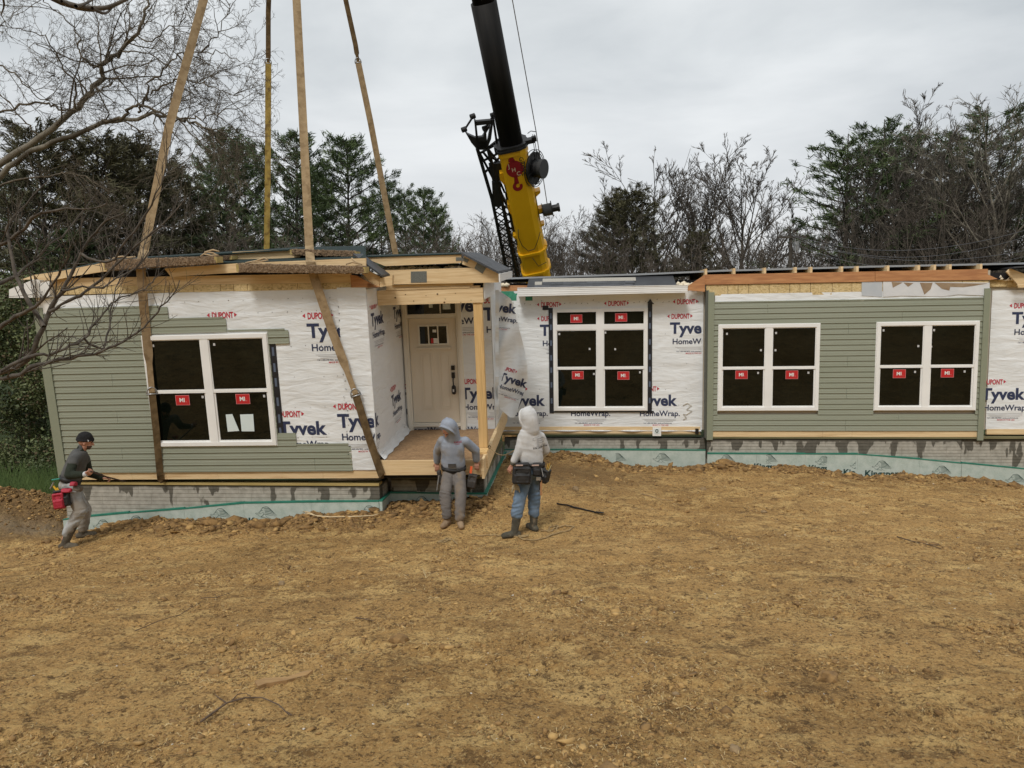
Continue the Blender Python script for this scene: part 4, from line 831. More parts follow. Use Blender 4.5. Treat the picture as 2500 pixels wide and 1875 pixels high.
# ------------------------------------------------ carpet padding on the roof edge
def carpet(label,x0,x1,yt0,yt1,yb0,yb1,w,rope=()):
    r_=root('carpet_pad',tuple(L.w(*( lambda q:(q[0],w,q[1]))(L.hit((x0+x1)/2,(yb0+yb1)/2,w)))),label,'carpet pad','carpet wrapped pads on the roof edge'); b=MB(); n=90; k=14; P=[];F=[]
    for i in range(n+1):
        t=i/n; u,vt=L.hit(x0+(x1-x0)*t,yt0+(yt1-yt0)*t,w); _,vb_=L.hit(x0+(x1-x0)*t,yb0+(yb1-yb0)*t,w); c=(vt+vb_)/2; h=(vt-vb_)/2
        for j in range(k):
            a=2*math.pi*j/k; ca,sa=math.cos(a),math.sin(a); q=.012*mn.noise(Vector((u*22,ca*5,sa*5)))+random.uniform(-.006,.006)
            e_=.22; P.append((u,w+.10*math.copysign(abs(ca)**e_,ca)*1-.0-q,c+(h+q)*math.copysign(abs(sa)**e_,sa)))
    for i in range(n):
        for j in range(k): F.append((i*k+j,i*k+(j+1)%k,(i+1)*k+(j+1)%k,(i+1)*k+j))
    F+=[tuple(range(k)),tuple(n*k+j for j in range(k))[::-1]]; b.add(P,F,0,L); b.build('carpet',m_carpet,r_)
    b=MB(); 
    for t in (0.0,1.0):
        u,vt=L.hit(x0+(x1-x0)*t,yt0+(yt1-yt0)*t,w); _,vb_=L.hit(x0+(x1-x0)*t,yb0+(yb1-yb0)*t,w); b.box(L,u-.02,u+.02,w-.10,w+.10,vb_+.01,vt-.01)
    b.build('backing_board',m_sill,r_)
    if rope:
        b=MB(); 
        for rp in rope: b.tube([L.w(*(lambda q:(q[0],w-.05,q[1]))(L.hit(x,y,w-.05))) for x,y in rp],.014,6)
        b.build('tie_rope',mat('tan_rope',(.38,.27,.15),(.5,.38,.24),scale=60,rough=.9),r_,smooth=True)
carpet('brown carpet pad on the roof edge under the leftmost sling',264,533,634,625,661,643,-.22,[[(275,632),(285,628),(300,626),(312,629),(330,627)],[(490,626),(505,615),(520,618),(533,622),(515,624),(498,620)],[(500,616),(520,610),(535,614)]])
carpet('brown carpet pad on the roof edge under the diagonal sling beside the porch',586,893,643,650,665,668,-.24,[[(600,642),(625,637),(645,630),(655,634),(640,638),(620,640)],[(845,645),(860,640),(875,643),(884,646),(868,648)],[(858,630),(868,640),(882,646)]])
carpet('thin carpet pad high on the roof behind the diagonal sling',716,872,608,613,623,627,.30)
carpet('short carpet offcut on the roof, left of the knotty board',534,570,625,623,636,635,.20)
# ------------------------------------------------ crane
A_=at(1312,671,28); C_=at(1183,17,22.6); dv=(C_-A_)/np.linalg.norm(C_-A_); vw=(A_+C_)/2-CAM; Wv=vw-dv*(vw@dv); Wv/=np.linalg.norm(Wv); Uv=np.cross(Wv,dv)
B=Fr(np.stack([Uv,Wv,dv],1),A_)
m_yel=mat('crane_yellow',(.80,.43,.006),(.86,.48,.010),scale=1.5,rough=.38,coat=.3); m_jib=mat('black_crane_steel',(.008,.008,.009),(.018,.018,.019),scale=4,rough=.45); m_boom=mat('black_boom_steel',(.006,.006,.006),(.020,.018,.016),scale=1.4,rough=.6,st=(3,3,.3),spec=.2)
cr_=root('mobile_crane',tuple(at(1330,700,28.4)),'yellow mobile crane boom with black telescope and folded lattice jib rising behind the roofs','crane')
def bsec(prof,v0,v1,name,m_,k=1,smooth=False):
    b=MB(); b.add([(u,w,v0) for u,w in prof]+[(u*k,w*k,v1) for u,w in prof],[tuple(range(len(prof))),tuple(range(2*len(prof)-1,len(prof)-1,-1))]+[((i+1)%len(prof),i,len(prof)+i,len(prof)+(i+1)%len(prof)) for i in range(len(prof))],0,B); return b.build(name,m_,cr_,smooth=smooth)
vC=B.hit(1256,350)[1]; hw=.5
prof=[(-.50,.25),(-.50,-.30),(-.46,-.46),(-.38,-.52),(.22,-.52),(.40,-.40),(.50,-.16),(.50,.25),(.38,.42),(-.38,.42)]
by=bsec(prof,-3.0,vC,'boom_base',m_yel)
pr2=[(.40*math.copysign(abs(math.cos(a))**.75,math.cos(a))-.0,.40*math.copysign(abs(math.sin(a))**.75,math.sin(a))-.04) for a in np.linspace(0,2*math.pi,28)[:-1]]
vT=B.hit(1183,4)[1]; bk_=bsec(pr2[::-1] if 0 else pr2,vC,vT,'boom_telescope',m_boom,smooth=True)
bsec([(x*.86,y*.86) for x,y in pr2],vT,vT+7,'boom_telescope',m_boom,smooth=True)
b=MB(); 
for v,sc_ in ((vC-.06,1.14),(vC+.02,1.08)): b.prism(Fr(np.stack([B.M[:,0],B.M[:,2],-B.M[:,1]],1),B.w(0,0,v)),[(u*sc_,-w*sc_) for u,w in prof],0,.07)
b.box(B,-.62,-.45,-.2,.1,vC-.18,vC+.06); b.box(B,.45,.80,-.25,.0,vC-.04,vC+.10); b.box(B,.70,.86,-.25,-.1,vC+.0,vC+.16); b.build('boom_collar',m_jib,cr_)
b=MB()
for v,u0,u1 in ((vC-.24,-.52,.50),): b.prism(Fr(np.stack([B.M[:,0],B.M[:,2],-B.M[:,1]],1),B.w(0,0,v)),[(u*1.06,-w*1.06) for u,w in prof],0,.16)
b.build('boom_bracket',m_yel,cr_)
for px,py,a,c_ in ((1231,434,.12,.22),(1248,508,.10,.2),(1260,576,.09,.07)): u,v=B.hit(px,py,-.2); b=MB(); b.prism(B,[(u-a,v+c_),(u-a*1.3,v),(u-a*.5,v-c_),(u+a,v-c_*.8),(u+a,v+c_)],-.3,.1); b.build('boom_bracket',m_yel,cr_)
for px,py,a,c_ in ((1311,471,.13,.09),(1318,514,.14,.10),(1323,548,.1,.05),(1330,600,.1,.06)): u,v=B.hit(px,py,-.1); b=MB(); b.prism(B,[(u-a,v+c_),(u+a,v+c_*1.3),(u+a*.9,v+c_*.2),(u-a,v-c_*1.6)],-.2,.1); b.build('boom_bracket',m_yel,cr_)
# cradle and hoses near the foot
b=MB(); u,v=B.hit(1300,612,-.55)
for vv,sc_ in ((B.hit(1300,606)[1],1.13),(B.hit(1300,655)[1],1.16)): b.prism(Fr(np.stack([B.M[:,0],B.M[:,2],-B.M[:,1]],1),B.w(0,0,vv)),[(x*sc_,-w*sc_) for x,w in prof],0,.10)
b.build('boom_cradle',m_yel,cr_)
b=MB()
def bl(l,w): return [B.w(*(lambda q:(q[0],w,q[1]))(B.hit(x,y,w))) for x,y in l]
b.tube(bl([(1300,455),(1307,480),(1316,530),(1322,570),(1329,620),(1336,668)],-.22),.022,6); b.tube(bl([(1265,560),(1266,580),(1275,600),(1290,613),(1305,608),(1312,590),(1319,566)],-.56),.012,6); b.tube(bl([(1300,630),(1315,650),(1334,640)],-.58),.012,6); b.build('hose',m_jib,cr_,smooth=True)
# emblem: red ball with hook, three letters; lettering along the boom
m_maroon=mat('emblem_red',(.30,.010,.016),rough=.45); m_gold=mat('emblem_cream',(.72,.62,.42),rough=.5)
em=MB(); WZ=-.5235
def circ(cx,cy,r,n=40,a0=0,a1=2*math.pi): u,v=B.hit(cx,cy,WZ); k=r/1733*25.5; return u,v,k
mpB=lambda u,v:B.w(u,WZ,v); mpB2=lambda u,v:B.w(u,WZ-.003,v)
u,v,k=circ(1257,413,20.5); put2d(em,[(u+k*math.cos(a),v+k*math.sin(a)) for a in np.linspace(0,6.283,48)[:-1]],[tuple(range(47))],mpB)
for poly in ([(1243,384),(1245,377),(1250,377),(1253,384),(1257,396),(1244,396)],[(1241,389),(1243,387),(1244,396),(1241,397)],[(1255,387),(1257,391),(1257,397),(1253,396)],[(1255,430),(1263,430),(1268,448),(1256,450)]):
    put2d(em,[B.hit(x,y,WZ) for x,y in poly],[tuple(range(len(poly)))],mpB)
u,v,k=circ(1264,455,12); q=[]
for i,a in enumerate(np.linspace(math.radians(100),math.radians(385),30)): q.append((u+k*math.cos(a),v+k*math.sin(a)))
q2=[(u+k*.05+k*.36*math.cos(a),v+k*.12+k*.38*math.sin(a)) for i,a in enumerate(np.linspace(math.radians(100),math.radians(385),30))]
put2d(em,q+q2,[(i,i+1,31+i,30+i) for i in range(29)],mpB)
for ch,px,py in (('J',1241.5,411),('H',1250,420.5),('C',1262,429)): uu,vv=B.hit(px,py,WZ); word(em,ch,uu,vv,.20,mpB2,1,.014)
uu,vv=B.hit(1246,381,WZ); put2d(em,[(uu+.03*math.cos(a),vv+.03*math.sin(a)) for a in np.linspace(0,6.283,14)[:-1]],[tuple(range(13))],mpB2,2)
em.build('emblem',[m_maroon,m_gold,m_yel],cr_)
# right-hand facet runs (.14,-.52)->(.36,-.38): letter along it
q=MB(); uG=B.hit(1274,400,-.52)[0]-.06; vG=B.hit(1272,381,-.45)[1]; word(q,'GROVE',0,0,.21,lambda a,c_:B.w(uG+c_,-.5245,vG-a),0,.010); q.build('lettering',m_jib,cr_)
# hose reel, winch, rope
def disc(b,c,ax,r,th,n=28,mi=0): c=np.array(c); ax=np.array(ax)/np.linalg.norm(ax); b.tube([c-ax*th/2,c+ax*th/2],r,n,mi)
axr=Uv*.82-Wv*.55; axr/=np.linalg.norm(axr); rc=B.w(*(lambda q:(q[0],-.15,q[1]))(B.hit(1306,411,-.15)))
b=MB(); t1=np.cross(axr,dv); t1/=np.linalg.norm(t1); t2=np.cross(t1,axr)
for o_,r in ((-.08,.62),(.05,.62),(.05,.54)): b.tube([rc+axr*o_+r*(t1*math.cos(a)+t2*math.sin(a)) for a in np.linspace(0,6.283,36)],.014,5)
disc(b,rc-axr*.03,axr,.55,.05); disc(b,rc+axr*.12,axr,.30,.2); 
for a in np.linspace(0,6.283,9)[:-1]: b.tube([rc+axr*.06,rc+axr*.06+.62*(t1*math.cos(a)+t2*math.sin(a))],.014,5)
rl=b.build('hose_reel',m_jib,cr_); b=MB(); disc(b,rc+axr*.30,axr,.33,.14); b.build('reel_drum',mat('reel_grey',(.03,.03,.03),rough=.5),rl)
b=MB(); 
for px in (1302,1306): b.tube(bl([(px-1.5,328),(px+.5,350),(px+4,372),(px+2,390)],-.2),.012,5)
b.tube(bl([(1288,326),(1296,320),(1310,322)],-.2),.014,5); b.build('guide_hose',m_jib,cr_)
wc=B.w(*(lambda q:(q[0],-.1,q[1]))(B.hit(1336,512,-.1))); ax=Uv
b=MB(); disc(b,wc,ax,.22,.30); b.build('winch_drum',mat('rope_drum',(.05,.055,.055),(.09,.095,.095),scale=40,rough=.6,st=(8,1,1)),cr_)
b=MB(); disc(b,wc+ax*.17,ax,.29,.03); disc(b,wc-ax*.17,ax,.27,.02); disc(b,wc+ax*.30,ax,.13,.26,12); disc(b,wc+ax*.42,ax,.16,.08,12); b.box(B,.45,.75,-.1,.1,B.hit(1325,512)[1]-.1,B.hit(1325,512)[1]+.05); b.build('winch_frame',m_jib,cr_)
b=MB(); b.tube([wc+np.array([-.0,0,.2])]+[at(1309,322,24.6),at(1251,0,21.9),at(1215,-200,20.6)],.016,5); b.build('hoist_rope',m_steel,cr_)
# lattice jib folded along the boom
JW=.15; jr=root('folded_jib',(0,0,0),None,None) if 0 else None
b=MB()
def J(x,y,w=JW): u,v=B.hit(x,y,w); return B.w(u,w,v)
lc=[(1165,362),(1201,485),(1231,633),(1242,690)]; rc2=[(1191,363),(1224,485),(1258,655),(1264,690)]; tc_=[(1222,470),(1248,520),(1268,610),(1281,680)]
for l,w,r in ((lc,JW,.065),(rc2,JW-.1,.065),(tc_,JW+.5,.06),([(1200,395),(1228,500),(1262,640),(1270,690)],JW+.5,.05)): b.tube([J(x,y,w) for x,y in l],r,8)
def li(l,y):
    for (x0,y0),(x1,y1) in zip(l,l[1:]):
        if y<=y1: return x0+(x1-x0)*(y-y0)/(y1-y0)
    return l[-1][0]
ys=list(np.arange(498,690,17.)); 
for i,y in enumerate(ys[:-1]):
    y2=ys[i+1]; a,c_=(lc,rc2) if i%2 else (rc2,lc)
    b.tube([J(li(a,y),y),J(li(c_,y2),y2)],.026,5); b.tube([J(li(c_,y),y),J(li(a,y2),y2)],.026,5)
    b.tube([J(li(rc2,y),y),J(li(tc_,y2),y2,JW+.5)],.024,5); b.tube([J(li(tc_,y),y,JW+.5),J(li(rc2,y2),y2)],.024,5)
    if i%3==0: b.tube([J(li(lc,y),y),J(li(rc2,y),y)],.03,5)
for a,c_ in (((1165,362),(1222,470)),((1191,363),(1212,390)),((1170,375),(1225,345)),((1175,395),(1221,372)),((1185,420),(1224,380)),((1200,395),(1232,470)),((1180,372),(1215,415)),((1163,358),(1199,300)),((1188,360),(1203,283)),((1213,350),(1203,283)),((1218,395),(1238,470)),((1235,470),(1252,560)),((1192,360),(1217,340)),((1195,380),(1226,400))): b.tube([J(*a),J(*c_,JW+.25)],.045,6)
for y in (470,500,535,565,600,635): b.tube([J(li(tc_,y),y,JW+.5),J(li(rc2,y+14),y+14)],.03,5)
b.build('lattice_jib',m_jib,cr_)
b=MB()
for pl in ([(1157,290),(1163,298),(1168,345),(1190,345),(1200,296),(1206,287),(1199,340),(1190,363),(1164,363),(1158,300)],[(1134,320),(1142,328),(1160,336),(1180,334),(1183,316),(1187,317),(1189,345),(1190,366),(1165,366),(1150,348)],[(1158,297),(1202,293),(1200,303),(1163,307)],[(1193,402),(1226,398),(1230,440),(1202,443)],[(1201,446),(1222,445),(1225,478),(1222,505),(1204,505)],[(1246,520),(1258,525),(1270,590),(1262,600),(1250,560)]): b.pprism(B,pl,JW-.14,JW+.02)
for x,y in ((1154,284),(1204,281),(1133,316),(1184,313)): disc(b,J(x,y,JW),Uv+.4*Wv,.09,.16,12)
b.tube([J(1154,286),J(1134,317)],.035,6); b.tube([J(1203,284),J(1184,314)],.035,6); b.tube([J(1211,442),J(1226,482)],.07,8)
b.build('jib_head',m_jib,cr_)
# superstructure and carrier out of sight behind the roofs
tz=gz(1.5,30); b=MB(); b.box(WF,.2,2.9,28.2,32.8,tz+1.3,tz+3.0); b.box(WF,3.0,4.0,28.4,30.2,tz+1.4,tz+3.3); b.build('superstructure',m_yel,cr_)
b=MB(); b.box(WF,-.1,2.9,25.5,37,tz+.7,tz+1.29); b.build('carrier',m_jib,cr_)
for sx_ in (-.2,2.6):
    for yy in (26.5,28.2,33.5,35.4): b=MB(); b.tube([(sx_,yy,tz+.62),(sx_+.4,yy,tz+.62)],.62,20); b.build('wheel',m_blk,cr_)
# ------------------------------------------------ ropes, sticks, bars on the ground
def gp(px,py,h=.012):
    d=ray(px,py); lo,hi=2.,20.
    Y=np.linspace(2,24,600); P=CAM[None,:]+d[None,:]*Y[:,None]; g=P[:,2]-hfull(P[:,0],P[:,1])-h; i=int(np.argmax(g<0)); a,c_=Y[max(i-1,0)],Y[i]
    for _ in range(20):
        m_=(a+c_)/2; p=CAM+d*m_
        if p[2]-gz(p[0],p[1])-h>0: a=m_
        else: c_=m_
    p=CAM+d*a; p[2]=gz(p[0],p[1])+h; return p
m_rope=mat('muddy_rope',(.25,.17,.08),(.38,.27,.13),scale=30,rough=.95)
def gtube(name,l,r,m_,label,cat,h=.012,group=None,tap=1,org=None):
    P=dense([gp(x,y,h) for x,y in l],5)
    for p in P: p[2]=gz(p[0],p[1])+h
    b=MB(); b.tube(P,[r*(1-(1-tap)*i/(len(P)-1)) for i in range(len(P))],6); o=b.build(name,m_,None,smooth=True,label=label,cat=cat)
    if group: o['group']=group
    return o
def z2(l,ox,oy,s): return [(ox+x/s,oy+y/s) for x,y in l]
gtube('rope',z2([(1000,1355),(1100,1350),(1250,1350),(1320,1362),(1440,1360),(1460,1352),(1380,1352)],850,900,3.318),.011,m_rope,'muddy rope trailing on the dirt behind the boots of the man in pale hood','rope')
gtube('rope',z2([(1385,1360),(1420,1385),(1500,1390),(1600,1370),(1700,1330),(1790,1310),(1830,1280),(1760,1268),(1700,1280),(1660,1300),(1610,1310),(1640,1280),(1700,1270),(1690,1295),(1640,1320),(1560,1315)],850,900,3.318),.011,m_rope,'long looped muddy rope on the dirt right of the man with the black tool pouches','rope')
gtube('rope',z2([(725,1408),(780,1405),(835,1378),(800,1372),(750,1395),(722,1408),(800,1385),(850,1385),(885,1420)],850,900,3.318),.010,m_rope,'short twisted loop of tan rope in front of the man in grey hood','rope')
o=gtube('pry_bar',[(1360,1229),(1400,1238),(1440,1247),(1462,1251)],.013,m_blk,'long dark digging bar lying on the dirt with a flat blade end','bar',.02)
b=MB(); p,q=gp(1455,1250,.03),gp(1474,1252,.03); b.bar(p,q,.05,.012); b.build('blade',m_blk,o)
m_bark=mat('dead_twig',(.07,.045,.03),(.16,.11,.07),scale=20,rough=.95)
def stick(label,l,r,side=(),m_=m_bark,h=.02):
    P=dense([gp(x,y,h) for x,y in l],3); b=MB(); b.tube(P,[r*(1-.6*i/len(P)) for i in range(len(P))],5)
    for s_ in side: b.tube([gp(x,y,h+.01*i) for i,(x,y) in enumerate(s_)],[r*.6,r*.45,r*.3][:len(s_)]+[r*.3]*max(0,len(s_)-3),5)
    return b.build('stick',m_,None,smooth=True,label=label,cat='stick')
stick('curved dark fallen branch with side twigs near the bottom left of the dirt',[(490,1762),(520,1740),(555,1715),(600,1703),(640,1703),(680,1720),(705,1745)],.007,[[(553,1716),(530,1700),(525,1695)],[(565,1712),(580,1695),(600,1692),(612,1700)],[(700,1738),(712,1746)]],h=.03)
stick('small dark twig on the dirt at the left',[(490,1460),(530,1458),(560,1448)],.005,[[(528,1458),(525,1450)]])
stick('thin dark twig on the dirt right of centre beyond the branch',[(868,1508),(890,1511),(912,1515)],.006,[[(890,1511),(905,1508)]])
stick('pale forked straw stem standing out of the dirt at centre',[(1040,1411),(1035,1395),(1030,1384)],.005,[[(1040,1411),(1050,1402),(1072,1393)]],m_=mat('straw_col',(.45,.33,.16),(.6,.47,.25),scale=9,rough=.9),h=.01)
stick('pale thin stick on the dirt in front of the right windows',z2([(1380,555),(1480,580),(1560,605),(1650,612)],1180,1050,3.568),.009,m_=mat('pale_stick',(.3,.2,.11),(.42,.3,.17),scale=9,rough=.9))
stick('crooked brown stick on the dirt at the far right',[(2190,1310),(2230,1322),(2270,1330),(2300,1340)],.009,[[(2270,1330),(2295,1330)]],h=.015)
stick('long thin branch on the dirt left of centre',[(330,1540),(390,1515),(440,1500),(490,1470)],.004,h=.012)
stick('pale peeled branch lying along the foundation left of the porch',z2([(1625,290),(1700,315),(1800,322),(1950,320),(2100,312),(2140,300)],180,1150,2.873),.016,[z2([(1690,310),(1640,285),(1600,282)],180,1150,2.873),z2([(1700,315),(1650,300),(1620,300)],180,1150,2.873)],m_=mat('peeled_wood',(.55,.42,.24),(.68,.55,.35),scale=9,rough=.9),h=.05)
b=MB(); P=[gp(x,y,.02) for x,y in ((622,1662),(645,1655),(700,1652),(742,1638),(764,1636),(748,1648),(700,1660),(650,1668),(630,1675))]; c=sum(P)/len(P)
b.add([tuple(p) for p in P]+[tuple(p+np.array([0,0,-.03])) for p in P],[tuple(range(9)),tuple(range(17,8,-1))]+[((i+1)%9,i,9+i,9+(i+1)%9) for i in range(9)]); b.build('broken_board',mat('muddy_board',(.26,.15,.06),(.38,.235,.10),scale=4,rough=.9,st=(1,5,5)),None,label='muddy splintered piece of board lying at the lower left of the dirt',cat='board')
# rope from the porch corner to the hand of the worker: thin cord
b=MB(); p0=L.w(1.76,.62,.33); p1=at(1255,1100,10.25); P=[p0*(1-t)+p1*t-np.array([0,0,.10*math.sin(math.pi*t)]) for t in np.linspace(0,1,14)]; b.tube(P,.007,5)
b.tube([p0+[.02*math.cos(a),.02,.03*math.sin(a)+.0] for a in np.linspace(0,12,16)],.008,5); b.build('cord',m_rope,None,smooth=True,label='thin cord tied to the porch post and pulled by the worker in the pale hood',cat='cord')
# ------------------------------------------------ clods, stones, straw
def scatter(name,n,posf,szf,m_,flat=.55,seed=3,kind='stuff'):
    rs=np.random.RandomState(seed); t=(1+5**.5)/2
    Iv=np.array([(-1,t,0),(1,t,0),(-1,-t,0),(1,-t,0),(0,-1,t),(0,1,t),(0,-1,-t),(0,1,-t),(t,0,-1),(t,0,1),(-t,0,-1),(-t,0,1)])/1.9
    If=np.array([(0,11,5),(0,5,1),(0,1,7),(0,7,10),(0,10,11),(1,5,9),(5,11,4),(11,10,2),(10,7,6),(7,1,8),(3,9,4),(3,4,2),(3,2,6),(3,6,8),(3,8,9),(4,9,5),(2,4,11),(6,2,10),(8,6,7),(9,8,1)])
    x,y=posf(rs,n); z=hfull(x,y); s=szf(rs,x,y); V=Iv[None]*(1+rs.uniform(-.62,.55,(n,12,1))); V=V*np.stack([rs.uniform(.6,1.5,n),rs.uniform(.6,1.3,n),rs.uniform(.25,.8,n)*flat/.55],1)[:,None,:]
    a=rs.uniform(0,6.283,n); tl=rs.uniform(-.6,.6,n); c,si=np.cos(a)[:,None],np.sin(a)[:,None]; ct,st_=np.cos(tl)[:,None],np.sin(tl)[:,None]
    X=V[...,0];Y_=V[...,1];Z=V[...,2]; Y_,Z=Y_*ct-Z*st_,Y_*st_+Z*ct; X,Y_=X*c-Y_*si,X*si+Y_*c
    V=np.stack([X,Y_,Z],2)*s[:,None,None]+np.stack([x,y,z+s*.12],1)[:,None,:]
    F=(If[None]+np.arange(n)[:,None,None]*12).reshape(-1,3); return npmesh(name,V.reshape(-1,3),F,m_,org=(0,0,0),loc=V.reshape(-1,3),kind=kind)
m_clod=mat('clay_clod',(.15,.085,.032),(.34,.20,.072),scale=9,rough=.95,bump=.004,bscale=60); m_cl2=mat('pale_clod',(.32,.19,.068),(.52,.33,.125),scale=9,rough=.95,bump=.004,bscale=60)
def nearF(rs,n):
    x=rs.uniform(-11,11.5,n*2); d=np.abs(rs.normal(0,.42,n*2)); yf=fdist(x,0*x); y=yf-.06-d; k=slice(0,n)
    x=np.where(rs.rand(n*2)<.08,rs.normal(-9.8,1.0,n*2),x); y=np.where((x<-7.4),rs.normal(12.75,.45,n*2),y); return x[k],y[k]
szn=lambda rs,x,y:np.clip(rs.lognormal(-3.75,.6,len(x)),.008,.11)*np.where(x<-7.4,.55,1)
def field(rs,n):
    Y=np.exp(rs.uniform(math.log(2.7),math.log(13.5),n)); X=rs.uniform(-1,1,n)*(.75*Y+.3); return X,Y
def clumpf(rs,n):
    X,Y=field(rs,n*4); k=np.argsort(-(fbm(X*.8+5,Y*1.1,4)+rs.rand(n*4)*.35))[:n]; return X[k],Y[k]
szf=lambda rs,x,y:np.clip(rs.lognormal(-4.75,.55,len(x))*(.45+.08*y),.004,.07)
scatter('dirt_clods',9000,nearF,szn,m_clod,seed=3); scatter('dirt_clods',5200,nearF,lambda rs,x,y:szn(rs,x,y)*.7,m_cl2,seed=4)
scatter('dirt_clods',9000,clumpf,szf,m_clod,seed=5); scatter('dirt_clods',4500,clumpf,szf,m_cl2,seed=6); scatter('pale_pebbles',350,field,lambda rs,x,y:np.clip(rs.lognormal(-5.3,.4,len(x))*(.5+.07*y),.002,.02),mat('pebble',(.5,.45,.37),(.66,.62,.55),scale=9,rough=.8),seed=8)
def flakes(n,seed):
    rs=np.random.RandomState(seed); X,Y=clumpf(rs,n); Lg=rs.uniform(.006,.026,n)*(.5+.08*Y); a=rs.uniform(0,6.283,n); w=.0007+.00022*Y; h=rs.uniform(0,.02,n); z=hfull(X,Y)+.004
    dx,dy=np.cos(a),np.sin(a); P=[]
    for k,(s_,hh) in enumerate(((-1,0),(0,1),(1,.3))):
        cx_=X+dx*Lg*s_-dy*.25*Lg*(k==1); cy_=Y+dy*Lg*s_+dx*.25*Lg*(k==1); zz=z+h*hh
        P+=[np.stack([cx_-dy*w,cy_+dx*w,zz],1),np.stack([cx_+dy*w,cy_-dx*w,zz+w],1)]
    V=np.stack(P,1).reshape(-1,3); b_=np.arange(n)[:,None]*6; F=np.concatenate([b_+np.array([[0,1,3,2]]),b_+np.array([[2,3,5,4]])])
    npmesh('straw_litter',V,F,mat('straw',(.36,.25,.11),(.58,.45,.24),scale=5,rough=.9),org=(0,0,0),loc=V,kind='stuff')
flakes(2600,11)
# a few larger stones, each its own
rk=mat('flat_stone',(.20,.135,.07),(.33,.23,.12),scale=7,rough=.9,bump=.004,bscale=40)
for px,py,s_,lb in ((687,1427,.045,'small pale cube shaped stone on the dirt at left of centre'),(975,1567,.07,'dark angular stone with a chip beside it near the centre foreground'),(1865,1252,.05,'small pale stone on the dirt below the sided bay'),(1650,1697,.022,'grey flat stone in the right foreground'),(1795,1832,.03,'orange brown flat stone at the bottom edge of the photo'),(1716,1196,.06,'flat tan stone on the dirt in front of the middle window'),(2020,1660,.07,'dark lump of clay in the right foreground'),(1405,1195,.07,'dark stone beside the digging bar'),(1770,1135,.16,'large round clod against the foundation under the corner board'),(1245,1075,.22,'large upright rock slab in the corner beside the porch foundation'),(248,1283,.16,'big brown rock at the left end of the foundation')):
    p=gp(px,py,.0); rs=random.Random(px); bm=bmesh.new(); bmesh.ops.create_icosphere(bm,subdivisions=2,radius=s_)
    for v in bm.verts: q=mn.noise(v.co*(1.3/s_)+Vector((px,0,0))); v.co*=1+.45*q; v.co.z*=.62 if px!=1245 else 1.3; v.co.y*=.8
    me=bpy.data.meshes.new('stone'); bm.to_mesh(me); bm.free(); me.materials.append(rk if px not in (2020,975,1770,1245,248) else m_clod); o=bpy.data.objects.new('stone',me); COL.objects.link(o); o.location=(p[0],p[1],p[2]+s_*.2); o.rotation_euler=(0,0,rs.uniform(0,6)); tag(o,lb,'stone')
    a=me.attributes.new('loc','FLOAT_VECTOR','POINT'); a.data.foreach_set('vector',np.array([v.co for v in me.vertices],np.float32).ravel())
# ------------------------------------------------ trees
class TB:                                # collects tapered branches, grouped by shape
    def __init__(s): s.g={}
    def add(s,P,r,k=3,mi=0): s.g.setdefault((len(P),k,mi),[]).append((P,r))
    def mesh(s):
        Vs=[];Fs=[];Ms=[];Ls=[];o=0
        for (n,k,mi),L_ in s.g.items():
            P=np.array([a for a,_ in L_],float); r=np.array([b for _,b in L_],float); m_=len(L_)
            d=np.zeros_like(P); d[:,1:-1]=P[:,2:]-P[:,:-2]; d[:,0]=P[:,1]-P[:,0]; d[:,-1]=P[:,-1]-P[:,-2]; d/=np.linalg.norm(d,axis=2,keepdims=True)+1e-9
            ref=np.where(np.abs(d[:,:1,2:3])<.9,np.array([0,0,1.]),np.array([1.,0,0])); x=np.cross(d,np.broadcast_to(ref,d.shape)); x/=np.linalg.norm(x,axis=2,keepdims=True)+1e-9; y=np.cross(d,x)
            a=np.arange(k)*2*math.pi/k; V=P[:,:,None,:]+r[:,:,None,None]*(x[:,:,None,:]*np.cos(a)[None,None,:,None]+y[:,:,None,:]*np.sin(a)[None,None,:,None])
            i=np.arange(n-1)[:,None]*k; j=np.arange(k)[None,:]; f=np.stack([i+j,i+(j+1)%k,i+k+(j+1)%k,i+k+j],-1).reshape(-1,4)
            F=(f[None]+(np.arange(m_)*n*k)[:,None,None]).reshape(-1,4)+o; V=V.reshape(-1,3); o+=len(V); Vs.append(V);Fs.append(F);Ms.append(np.full(len(F),mi)); Ls.append(V)
        return np.concatenate(Vs),np.concatenate(Fs),np.concatenate(Ms)
def rv(rs,d,spread):
    d=np.array(d,float); q=rs.randn(3); q-=d*(q@d)/(d@d); q/=np.linalg.norm(q)+1e-9; return d*math.cos(spread)+q*math.sin(spread)*np.linalg.norm(d)
def limb(rs,p,d,Lg,n,wig,grav=0.):
    P=[np.array(p,float)]; d=np.array(d,float)/np.linalg.norm(d)
    for i in range(n-1):
        d=d+rs.randn(3)*wig+np.array([0,0,grav]); d/=np.linalg.norm(d); P.append(P[-1]+d*Lg/(n-1))
    return P
def branchy(T,rs,P,r,lv,prm,mi=0):
    """children along a parent limb"""
    if lv>=len(prm): return
    cnt,lr,sp,wig,grav,n,k=prm[lv]; tot=sum(np.linalg.norm(b-a) for a,b in zip(P,P[1:])); m_=len(P)
    for c in range(cnt):
        t=rs.uniform(.15,1.0) if lv else rs.uniform(.22,1.); f=t*(m_-1); i=min(int(f),m_-2); q=P[i]+(P[i+1]-P[i])*(f-i); d=P[i+1]-P[i]; d/=np.linalg.norm(d)
        dd=rv(rs,d,sp*rs.uniform(.6,1.3)); Lc=tot*lr*rs.uniform(.6,1.25)*(1.15-.55*t); rr=max(prm_min,r*(1-.72*t)*.62)
        C=limb(rs,q,dd,Lc,n,wig,grav); T.add(C,list(np.linspace(rr,rr*.3,n)),k,mi); branchy(T,rs,C,rr,lv+1,prm,mi)
